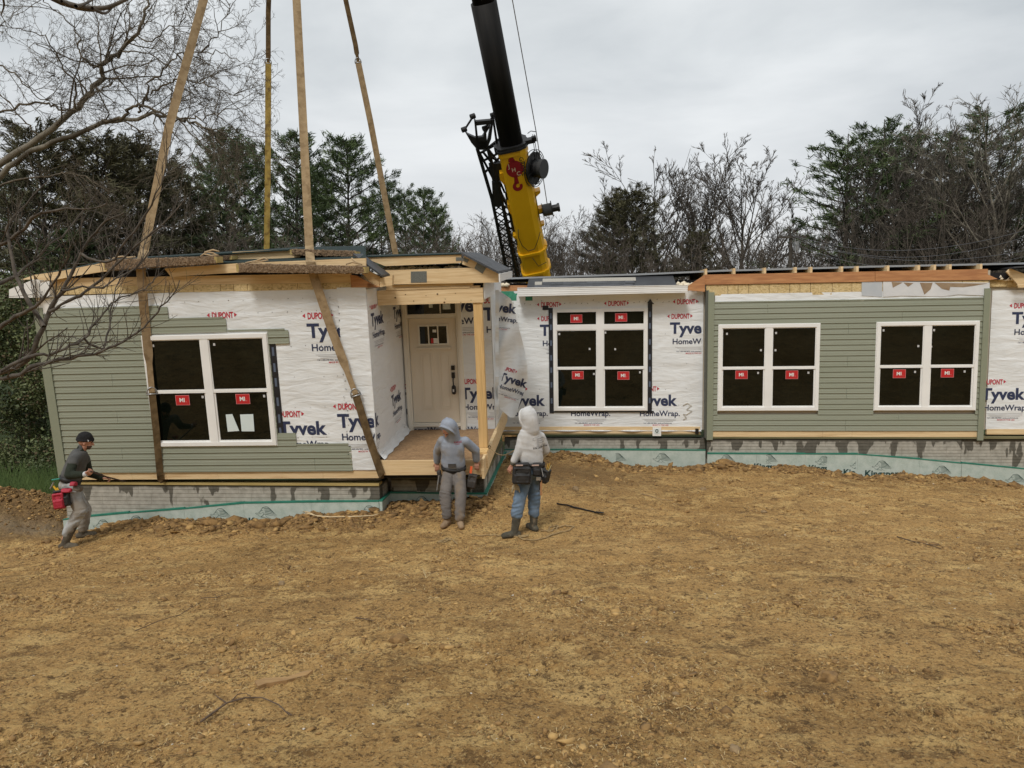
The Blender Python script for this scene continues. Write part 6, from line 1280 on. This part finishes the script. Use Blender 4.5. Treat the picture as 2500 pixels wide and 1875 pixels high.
def head(B_,c,f,u,s=1.):
    f=nrm(f); u=nrm(np.array(u)-f*(np.array(u)@f)); r=np.cross(f,u); ax=[f,r,u]; c=np.array(c,float)
    B_.ell(c+u*.025*s-f*.01*s,ax,(.098*s,.076*s,.098*s)); B_.ell(c-u*.045*s+f*.028*s,ax,(.062*s,.056*s,.070*s)); B_.ell(c-u*.092*s+f*.062*s,ax,(.022*s,.028*s,.018*s))
    B_.cap(c+u*.012*s+f*.088*s,c-u*.030*s+f*.108*s,.009*s,.014*s); B_.ell(c-u*.058*s+f*.086*s,ax,(.012*s,.025*s,.007*s)); B_.ell(c-u*.070*s+f*.082*s,ax,(.011*s,.021*s,.006*s)); B_.ell(c+u*.022*s+f*.080*s,ax,(.012*s,.050*s,.009*s))
    for sg in (-1,1): B_.ell(c+r*sg*.076*s-u*.012*s-f*.008*s,ax,(.017*s,.009*s,.030*s))
    return f,r,u
def body(J,par,hscale=1.,curl=(.5,.5),pn=((1,0,0),(1,0,0)),tips=None,beard=False,mats=None):
    B_=Blob(); lat=nrm(J['sR']-J['sL']); upv=nrm(J['neck']-J['pel']); fr=np.cross(upv,lat); ax=[lat,fr,upv]
    m_=(J['neck']+J['pel'])/2; B_.ell(J['neck']*.72+J['pel']*.28,ax,(.165,.10,.17)); B_.ell(m_*.5+J['pel']*.5,ax,(.145,.095,.16)); B_.ell(J['pel'],ax,(.155,.10,.11))
    hb=J['head']-J['up']*.05; B_.cap(J['neck']-upv*.03,hb,.056,.052)
    for s_ in 'LR':
        B_.chain([J['s'+s_],J['e'+s_],J['w'+s_]],[.052,.040,.027]); B_.cap(J['s'+s_],J['neck']-upv*.05,.05,.06)
        B_.chain([J['h'+s_],J['k'+s_],J['a'+s_]],[.082,.056,.038]); B_.cap(J['a'+s_],J['a'+s_]+[0,0,-.03],.036,.034)
    hand(B_,J['wL'],tips[0],pn[0],curl[0],1,hscale); hand(B_,J['wR'],tips[1],pn[1],curl[1],-1,hscale)
    f,r,u=head(B_,J['head'],J['face'],J['up'],hscale); V,F=B_.bake(.0062,1)
    mi=None
    if beard:
        C=np.array([V[list(q)].mean(0) for q in F]); q=C-J['head']; a=q@u; b=q@f; mi=((a<-.045)&(a>-.12)&(b>.03)&(np.linalg.norm(q,axis=1)<.15)).astype(int).tolist()
    o=bobj('body',(V,F),[skin,m_beard],par,mi)
    E_=MB()
    for sg in (-1,1): c=J['head']+u*.006+f*.0835+r*sg*.030; E_.tube([c-r*.012,c+r*.012],[.006,.006],8)
    if beard: E_.build('eyes',m_eye,par)
    return lat,fr,upv
def trousers(J,par,ax,m_,ex=(.026,.026,.022),low=1.,seed=1,voxel=.011,amp=.010,top=.04):
    lat,fr,upv=ax; B_=Blob(); B_.ell(J['pel']+upv*top,[lat,fr,upv],(.172,.125,.10)); B_.ell(J['pel']-upv*.06,[lat,fr,upv],(.175,.13,.12))
    for s_ in 'LR':
        e_=J['k'+s_]+(J['a'+s_]-J['k'+s_])*low; B_.chain([J['h'+s_],J['k'+s_],e_],[.085+ex[0],.060+ex[1],.048+ex[2]])
    return bobj('trousers',B_.bake(voxel,3,folds(amp,17,5,seed)),m_,par)
def boots(J,par,m_,shaft=.0,r=.058,sole=None,nm='boot'):
    for s_ in 'LR':
        B_=Blob(); a=J['a'+s_]; t=J['t'+s_]; d=nrm((t-a)*[1,1,0]); z=min(a[2]-.085,t[2]); heel=np.array([a[0],a[1],0])-d*.05; zz=J['g'+s_]
        k=J['k'+s_]; top=a+nrm(k-a)*(shaft+.06)
        B_.cap([*(heel[:2]),zz+.040],[*(a+d*.06)[:2],zz+.048],.046,.050); B_.cap([*(a+d*.06)[:2],zz+.046],[*(a+d*.16)[:2],zz+.038],.050,.040); B_.cap([*(a+d*.0)[:2],zz+.075],top,.052,r)
        V,F=B_.bake(.008,2,folds(.005,20,12,3)); V[:,2]=np.maximum(V[:,2],zz-.004); bobj(nm,(V,F),m_,par)
def gfeet(J):
    for s_ in 'LR': J['g'+s_]=gz(J['a'+s_][0],J['a'+s_][1])-.008
def rbox(B_,fr,u0,u1,w0,w1,v0,v1,r=.02):
    P=[fr.w(u,w,v) for v in (v0+r,v1-r) for u,w in ((u0+r,w0+r),(u1-r,w0+r),(u1-r,w1-r),(u0+r,w1-r))]
    for i in range(4): B_.cap(P[i],P[(i+1)%4],r,r); B_.cap(P[4+i],P[4+(i+1)%4],r,r); B_.cap(P[i],P[4+i],r,r)
    c=fr.w((u0+u1)/2,(w0+w1)/2,(v0+v1)/2); B_.ell(c,[fr.M[:,0],fr.M[:,1],fr.M[:,2]],((u1-u0)*.5,(w1-w0)*.5,(v1-v0)*.5))
def pouch(nm,par,px,Y,wd,dp,hh,m_,yaw=0,tilt=0,lab=None):
    c=at(px[0],px[1],Y); f=Fr(rot3(yaw,0,tilt),c); B_=Blob(); rbox(B_,f,-wd/2,wd/2,-dp/2,dp/2,-hh/2,hh/2,.018); rbox(B_,f,-wd*.42,wd*.42,-dp/2-.025,-dp/2+.02,-hh*.42,hh*.08,.014); return bobj(nm,B_.bake(.009,1,folds(.004,14,14,2)),m_,par),f
def belt(par,J,ax,m_,r=(.185,.14),z=.06,h=.026,nm='tool_belt'):
    lat,fr,upv=ax; b=MB(); c=J['pel']+upv*z; n=36; P=[];F=[]
    for i in range(n):
        t=2*math.pi*i/n; o=lat*math.cos(t)*r[0]+fr*math.sin(t)*r[1]
        for k,(a,q) in enumerate(((1,-h),(1.05,-h),(1.05,h),(1,h))): P.append(c+o*a+upv*q)
    for i in range(n):
        j=(i+1)%n
        for k in range(4): F.append((i*4+k,i*4+(k+1)%4,j*4+(k+1)%4,j*4+k))
    b.add(P,F); return b.build(nm,m_,par,smooth=True)
def cloth(name,c1,c2,mud=None,ms=3,mt=(.56,.66),f3=.7): return mat(name,c1,c2,scale=6,rough=.95,bump=.0015,bscale=90,c3=mud,s3=ms,f3=f3,thr3=mt)
m_pblk=mat('black_leather',(.010,.010,.011),(.022,.021,.02),scale=8,rough=.6); m_pbr=mat('brown_nylon',(.035,.030,.026),(.06,.052,.045),scale=9,rough=.8); m_pred=mat('red_nylon',(.33,.012,.03),(.42,.02,.045),scale=6,rough=.6); m_yel2=mat('yellow_handle',(.70,.42,.03),rough=.5); m_wood=mat('hammer_handle',(.36,.17,.07),(.45,.24,.1),scale=8,rough=.6)
def JJ(d): return {k:(at(*v) if len(v)==3 and k not in('face','up') else np.array(v,float)) for k,v in d.items()}
def hoodie(par,J,ax,m_,hood=True,seed=2,ex=.026,bot=.0,cuff=.02,amp=.010,nm='hoodie',hoodk=1.,sleeves=True,arm=None):
    lat,fr,upv=ax; B_=Blob(); A=[lat,fr,upv]
    TT=((.0,.085,.065),(.08,.135,.085),(.18,.160,.100),(.32,.166,.108),(.46,.160,.112),(.60,.160,.116),(.72,.166,.120),(.82,.164,.120),(.90,.150,.108)); B_.loft([J['neck']*(1-t)+J['pel']*t+upv*bot for t,a,d_ in TT],lat,fr,[(a+ex,d_+ex) for t,a,d_ in TT])
    for s_ in 'LR':
        B_.cap(J['s'+s_],J['neck']-upv*.06,.056+ex*.6,.075)
        if sleeves:
            w=J['w'+s_]+(J['e'+s_]-J['w'+s_])*cuff*4; B_.chain([J['s'+s_],J['e'+s_],w],[.062+ex*.6,.052+ex*.7,.040+ex*.7])
        else: B_.cap(J['s'+s_],J['s'+s_]*.8+J['e'+s_]*.2,.060+ex*.5,.058+ex*.5)
    if hood:
        f=nrm(J['face']); u=nrm(J['up']-f*(J['up']@f)); r=np.cross(f,u); c=J['head']
        k_=hoodk; B_.ell(c+u*.02-f*.050,[f,r,u],(.108*k_,.112*k_,.130*k_)); B_.cap(c-u*.02-f*.055,J['neck']-upv*.02-f*.02,.105*k_,.125); B_.cap(c+u*.07*k_-f*.04,c+u*.115*k_-f*.085*k_,.078,.040); B_.cap(c-u*.12-f*.02,J['neck'],.11,.105); B_.cap(J['neck']-f*.05+u*.0,J['neck']-upv*.05-f*.05,.085,.07)
        for t in np.linspace(-2.35,2.35,15):
            t2=t+.34
            if t2>2.4: break
            g=lambda t:c+f*(.040-.014*abs(t)/2)+u*.125*k_*math.cos(t)+r*.100*k_*math.sin(t); B_.cap(g(t),g(t2),.015,.015)
    else: B_.cap(J['neck']+upv*.01,J['neck']+upv*.05,.07,.065)
    ff=folds(amp,11,5,seed); nk=J['neck'][2]
    return bobj(nm,B_.bake(.0105,3,lambda p:ff(p)*(.35 if p[2]>nk-.02 else 1)),m_,par)
def decal(par,obj,fn,mats,dirv=(0,1,0),off=.003):
    o0=ORG[obj.name]; V=[np.array(v.co)+o0 for v in obj.data.vertices]; F=[tuple(p.vertices) for p in obj.data.polygons]; T_=BVHTree.FromPolygons([Vector(v) for v in V],F); q=MB(); fn(q); D=Vector(nrm(dirv)); o=[]
    for v in q.v:
        h=T_.ray_cast(Vector(v)-D*.6,D,1.5); o.append(tuple(h[0]-D*off) if h[0] is not None else v)
    q.v=o; q.build('printed_mark',mats,par)
# ---- the man at the left end with a bar
def gx(p): return p
J=JJ(dict(head=(209,1079,10.6),neck=(198,1100,10.6),pel=(169,1178,10.62),sL=(206,1119,10.80),sR=(181,1122,10.34),eL=(218,1156,10.88),eR=(169,1160,10.20),wL=(249,1166,10.80),wR=(205,1159,10.20),
 hL=(176,1192,10.74),hR=(170,1192,10.50),kL=(208,1247,10.84),kR=(197,1245,10.46),aL=(201,1300,10.86),aR=(157,1316,10.42),tL=(220,1306,10.9),tR=(176,1328,10.42),face=(.86,.42,-.22),up=(.12,.0,1)))
for k in ('sL','sR'): pass
p1=root('person',(J['aR'][0],J['aR'][1],gz(J['aR'][0],J['aR'][1])),'man in black beanie and dark vest stepping toward the house with a long bar','person'); gfeet(J)
tips=(at(272,1167,10.86),at(229,1149,10.18)); ax=body(J,p1,1.,(1.1,1.1),((0,.3,-1),(.3,.6,.6)),tips,beard=True)
trousers(J,p1,ax,cloth('muddy_pale_jeans',(.34,.36,.37),(.46,.47,.47),(.20,.155,.10),4,(.42,.56)),low=.80,ex=(.022,.030,.026),seed=4); boots(J,p1,cloth('camo_boot',(.05,.042,.03),(.15,.125,.09),(.2,.16,.11),14),shaft=.20,r=.078)
hoodie(p1,J,ax,cloth('dark_green_shirt',(.013,.018,.010),(.022,.029,.017)),hood=False,ex=.012,seed=5,amp=.008,nm='shirt')
hoodie(p1,J,ax,cloth('charcoal_vest',(.075,.075,.073),(.105,.105,.10)),hood=False,ex=.030,seed=6,amp=.006,nm='vest',sleeves=False)
f=nrm(J['face']); u=nrm(J['up']-f*(J['up']@f)); r_=np.cross(f,u); B_=Blob(); B_.ell(J['head']+u*.066-f*.018,[f,r_,u],(.106,.090,.094)); B_.cap(J['head']+u*.045+f*.06,J['head']+u*.035-f*.08,.050,.055)
for t in np.linspace(0,6.283,17)[:-1]: g=lambda t:J['head']+u*(.030+.012*math.cos(t))-f*.015+f*.100*math.cos(t)+r_*.083*math.sin(t); B_.cap(g(t),g(t+.4),.014,.014)
be=bobj('beanie',B_.bake(.007,1,folds(.002,60,60,1)),mat('black_knit',(.008,.008,.009),(.016,.016,.017),scale=40,rough=.95),p1)
b=MB(); c=J['head']+u*.035+f*.055-np.array([.0,.088,0]); b.add([c+[-.035,0,-.012],c+[.03,-.0,-.006],c+[.03,0,.016],c+[-.02,0,.03]],[(0,1,2,3)]); b.build('patch',m_gy,be)
tb=belt(p1,J,ax,m_pblk,(.195,.15),.04,.035)
o,fp=pouch('tool_pouch',p1,(153,1215),10.34,.20,.12,.26,m_pblk,15,6); o,_=pouch('tool_pouch',p1,(145,1222),10.30,.15,.12,.24,m_pred,15,4); o,_=pouch('tool_pouch',p1,(163,1197),10.33,.14,.08,.05,m_pred,15,-4)
pouch('tool_pouch',p1,(180,1181),10.36,.10,.05,.06,m_pred,0,0); pouch('knee_cover',p1,(190,1192),10.40,.13,.07,.08,cloth('brown_flap',(.12,.10,.075),(.17,.14,.11)),0,-15)
for (a,c_,m_,rr) in (((131,1187),(143,1204),m_yel2,.014),((139,1191),(150,1207),m_yel2,.012),((127,1172),(146,1169),mat('green_tool',(.02,.22,.16),rough=.5),.012),((123,1193),(131,1178),m_steel,.012)): b=MB(); b.tube([at(*a,10.3),at(*c_,10.3)],rr,8); b.build('hand_tool',m_,p1)
b=MB(); q0,q1=J['wR'],tips[1]; d=nrm(q1-q0); b.tube([q0-d*.03,q0+d*.045],.040,14); b.build('glove_cuff',m_gy,p1,smooth=True)
b=MB(); b.tube([at(222,1151,10.19),at(262,1165,10.80),at(300,1174,11.25),at(308,1176,11.28)],[.013,.013,.010,.006],8); b.build('pry_bar',mat('rusty_bar',(.04,.025,.02),(.09,.05,.035),scale=20,rough=.7),None,label='rusty bar held by the man in the beanie and pushed under the wall',cat='bar',smooth=True)
# ---- the man leaning back on the porch edge, hood up, looking down
J=JJ(dict(head=(1094,1049,10.78),neck=(1103,1070,10.90),pel=(1108,1146,11.02),sL=(1136,1077,10.95),sR=(1080,1076,10.93),eL=(1161,1099,11.08),eR=(1068,1101,11.06),wL=(1163,1124,11.16),wR=(1067,1127,11.16),
 hL=(1121,1158,10.98),hR=(1095,1158,10.98),kL=(1125,1207,10.70),kR=(1087,1205,10.72),aL=(1123,1264,10.55),aR=(1091,1259,10.62),tL=(1128,1284,10.32),tR=(1077,1277,10.42),face=(-.46,-.50,-.80),up=(-.26,-.52,.85)))
p2=root('person',(J['aR'][0],J['aR'][1],gz(J['aR'][0],J['aR'][1])),'man in blue grey hooded sweatshirt leaning back on the porch edge, looking down','person'); gfeet(J)
tips=(at(1164,1145,11.14),at(1067,1148,11.14)); ax=body(J,p2,1.,(.35,.35),((0,1,0),(0,1,0)),tips,beard=True)
trousers(J,p2,ax,cloth('worn_grey_trousers',(.115,.103,.095),(.175,.155,.14),(.21,.155,.10),4,(.5,.62)),low=.97,ex=(.020,.030,.026),seed=8,amp=.013); boots(J,p2,cloth('tan_work_boot',(.22,.145,.085),(.33,.23,.14),(.12,.085,.05),14),shaft=.04,r=.055)
h2=hoodie(p2,J,ax,cloth('blue_grey_fleece',(.24,.27,.325),(.32,.355,.42),(.25,.21,.15),3.2,(.58,.66),.6),seed=9,ex=.022,amp=.007,hoodk=1.16)
belt(p2,J,ax,m_pblk,(.188,.148),.035,.028); b=MB(); c=at(1102,1137,10.84); b.box(Fr(np.eye(3),c),-.05,.07,-.012,.012,-.028,.028); b.build('buckle',m_pbr,p2)
pouch('tool_pouch',p2,(1152,1174),10.98,.14,.14,.22,m_pbr,0,-12); pouch('tool_pouch',p2,(1144,1185),11.05,.07,.10,.20,m_pblk,0,0); pouch('tool_pouch',p2,(1074,1165),11.06,.06,.10,.22,m_pbr,0,10)
b=MB(); b.box(Fr(rot3(0,0,-8),at(1150,1147,10.90)),-.018,.018,-.006,.006,-.055,.055); b.build('orange_tool',mat('orange_red',(.75,.12,.04),rough=.4),p2); b=MB(); b.tube([at(1072,1160,10.98),at(1067,1197,10.95)],[.010,.013],8); b.build('hand_tool',m_steel,p2)
def fn(q): 
    c=at(1107,1085.5,10.7); word(q,'RM&E',0,0,.042,lambda a,b_:c+[a,0,b_],0,.015,1.1); word(q,'HOMES',.01,-.024,.022,lambda a,b_:c+[a,0,b_],0,.01,1.1)
decal(p2,h2,fn,[mat('faded_red_print',(.30,.06,.09),rough=.8)])
# ---- the man with his back turned, pale hood, black pouches, rubber boots
J=JJ(dict(head=(1286,1021,10.0),neck=(1294,1045,10.0),pel=(1298,1140,10.04),sL=(1277,1066,9.97),sR=(1319,1066,10.12),eL=(1267,1101,9.95),eR=(1332,1099,10.22),wL=(1250,1136,9.96),wR=(1316,1121,10.42),
 hL=(1283,1162,9.98),hR=(1308,1162,10.08),kL=(1269,1216,9.93),kR=(1304,1214,10.08),aL=(1256,1288,9.90),aR=(1303,1282,10.12),tL=(1236,1296,9.86),tR=(1290,1284,10.26),face=(-.66,.70,-.22),up=(-.10,.10,1)))
p3=root('person',(J['aL'][0],J['aL'][1],gz(J['aL'][0],J['aL'][1])),'man in pale grey hooded sweatshirt seen from behind, with black tool pouches and rubber boots','person'); gfeet(J)
tips=(at(1240,1154,9.98),at(1306,1119,10.52)); ax=body(J,p3,1.,(.75,.9),((.5,.7,0),(0,.3,-1)),tips)
trousers(J,p3,ax,cloth('blue_jeans',(.10,.155,.225),(.17,.235,.32),(.22,.19,.15),5,(.60,.70),.45),low=.55,ex=(.022,.030,.030),seed=12,amp=.014); boots(J,p3,cloth('muddy_rubber_boot',(.055,.050,.036),(.105,.095,.07),(.24,.19,.13),12),shaft=.24,r=.074)
h3=hoodie(p3,J,ax,cloth('pale_grey_fleece',(.49,.49,.485),(.60,.60,.595),(.42,.40,.36),6,(.6,.7),.4),seed=13,ex=.020,amp=.0055,cuff=.085,hoodk=1.12)
B_=Blob(); B_.cap(J['wL']*.72+J['eL']*.28,J['wL']*.86+J['eL']*.14,.044,.042); bobj('cuff',B_.bake(.009,1),cloth('olive_cuff',(.09,.085,.06),(.12,.11,.08)),p3)
belt(p3,J,ax,m_pblk,(.20,.16),.05,.03)
pouch('tool_pouch',p3,(1273,1160),9.80,.25,.12,.24,m_pblk,8,-3); pouch('tool_pouch',p3,(1276,1143),9.82,.20,.10,.15,m_pblk,5,0); pouch('tool_pouch',p3,(1311,1146),9.86,.12,.09,.18,m_pblk,-8,0); pouch('tool_pouch',p3,(1330,1161),9.96,.13,.13,.20,m_pblk,-25,-14); pouch('tool_pouch',p3,(1318,1170),9.84,.05,.05,.07,m_pbr,0,0)
for (a,c_,m_,rr) in (((1321,1172),(1321,1209),m_wood,.014),((1318,1168),(1317,1196),m_pblk,.008),((1337,1148),(1343,1130),m_yel2,.004),((1334,1146),(1338,1132),m_yel2,.004),((1339,1150),(1346,1136),mat('pale_pencil',(.6,.55,.3),rough=.5),.004),((1322,1143),(1326,1163),m_steel,.008)):
    b=MB(); b.tube([at(*a,9.82),at(*c_,9.80)],rr,8); b.build('hand_tool',m_,p3)
b=MB(); b.box(Fr(np.eye(3),at(1315,1169,9.79)),-.035,.03,-.01,.02,-.022,.025); b.build('tape_measure',m_steel,p3)
for x0 in (1268,1307): b=MB(); b.box(Fr(np.eye(3),at(x0,1136,9.76)),-.05,.05,-.004,.004,-.009,.009); b.build('pouch_tag',mat('pink_tag',(.45,.33,.28),rough=.7),p3)
B_=Blob(); c=at(1259,1190,9.84)
for i in range(7): a=c+np.array([(i-3)*.012,.01*(i%2),.05-.01*abs(i-3)]); B_.cap(a,a+np.array([(i-3)*.006,0,-.085+.012*(i%3)]),.012,.010)
bobj('glove',B_.bake(.007,1,folds(.003,30,30,1)),cloth('tan_glove',(.30,.25,.16),(.42,.36,.24)),p3)
b=MB(); P=[at(1290+3*math.cos(t)*4-4,1166+17*math.sin(t),9.76+.0*t) for t in np.linspace(-.2,3.3,12)]; b.tube(P,.004,5); b.build('pouch_strap',m_pbr,p3)
def fn(q):
    c=at(1302,1100,9.8); w=lambda a,b_:c+[a,0,b_]
    word(q,'574 209-354',0,0,.036,w,0,.022,1.15)
    for i,t in enumerate(('Quality','Great','Homes',)): word(q,t,.055,.135-.030*i,.030,w,1,.004,1.2)
    word(q,'NEW PARIS, IN',.05,.032,.017,w,1,.004,1.2)
    o=[(0,.15),(.03,.17),(.05,.16),(.09,.175),(.09,.165),(.12,.17)]
    for (a,b_),(c2,d2) in zip([(0,.15),(.0,.125),(.03,.12),(.045,.13)],[(.0,.125),(.03,.12),(.045,.13),(.045,.15)]): put2d(q,[(a,b_),(c2,d2),(c2+.002,d2+.003),(a+.002,b_+.003)],[(0,1,2,3)],w,1)
    for (a,b_),(c2,d2) in zip([(0,.15),(.05,.165),(.14,.15),(.06,.06),(.09,.052)],[(.05,.165),(.09,.17),(.20,.15),(.09,.052),(.13,.062)]): put2d(q,[(a,b_),(c2,d2),(c2,d2+.004),(a,b_+.004)],[(0,1,2,3)],w,1)
decal(p3,h3,fn,[mat('dark_print',(.03,.03,.035),rough=.8),mat('faded_print',(.22,.22,.23),rough=.8)])
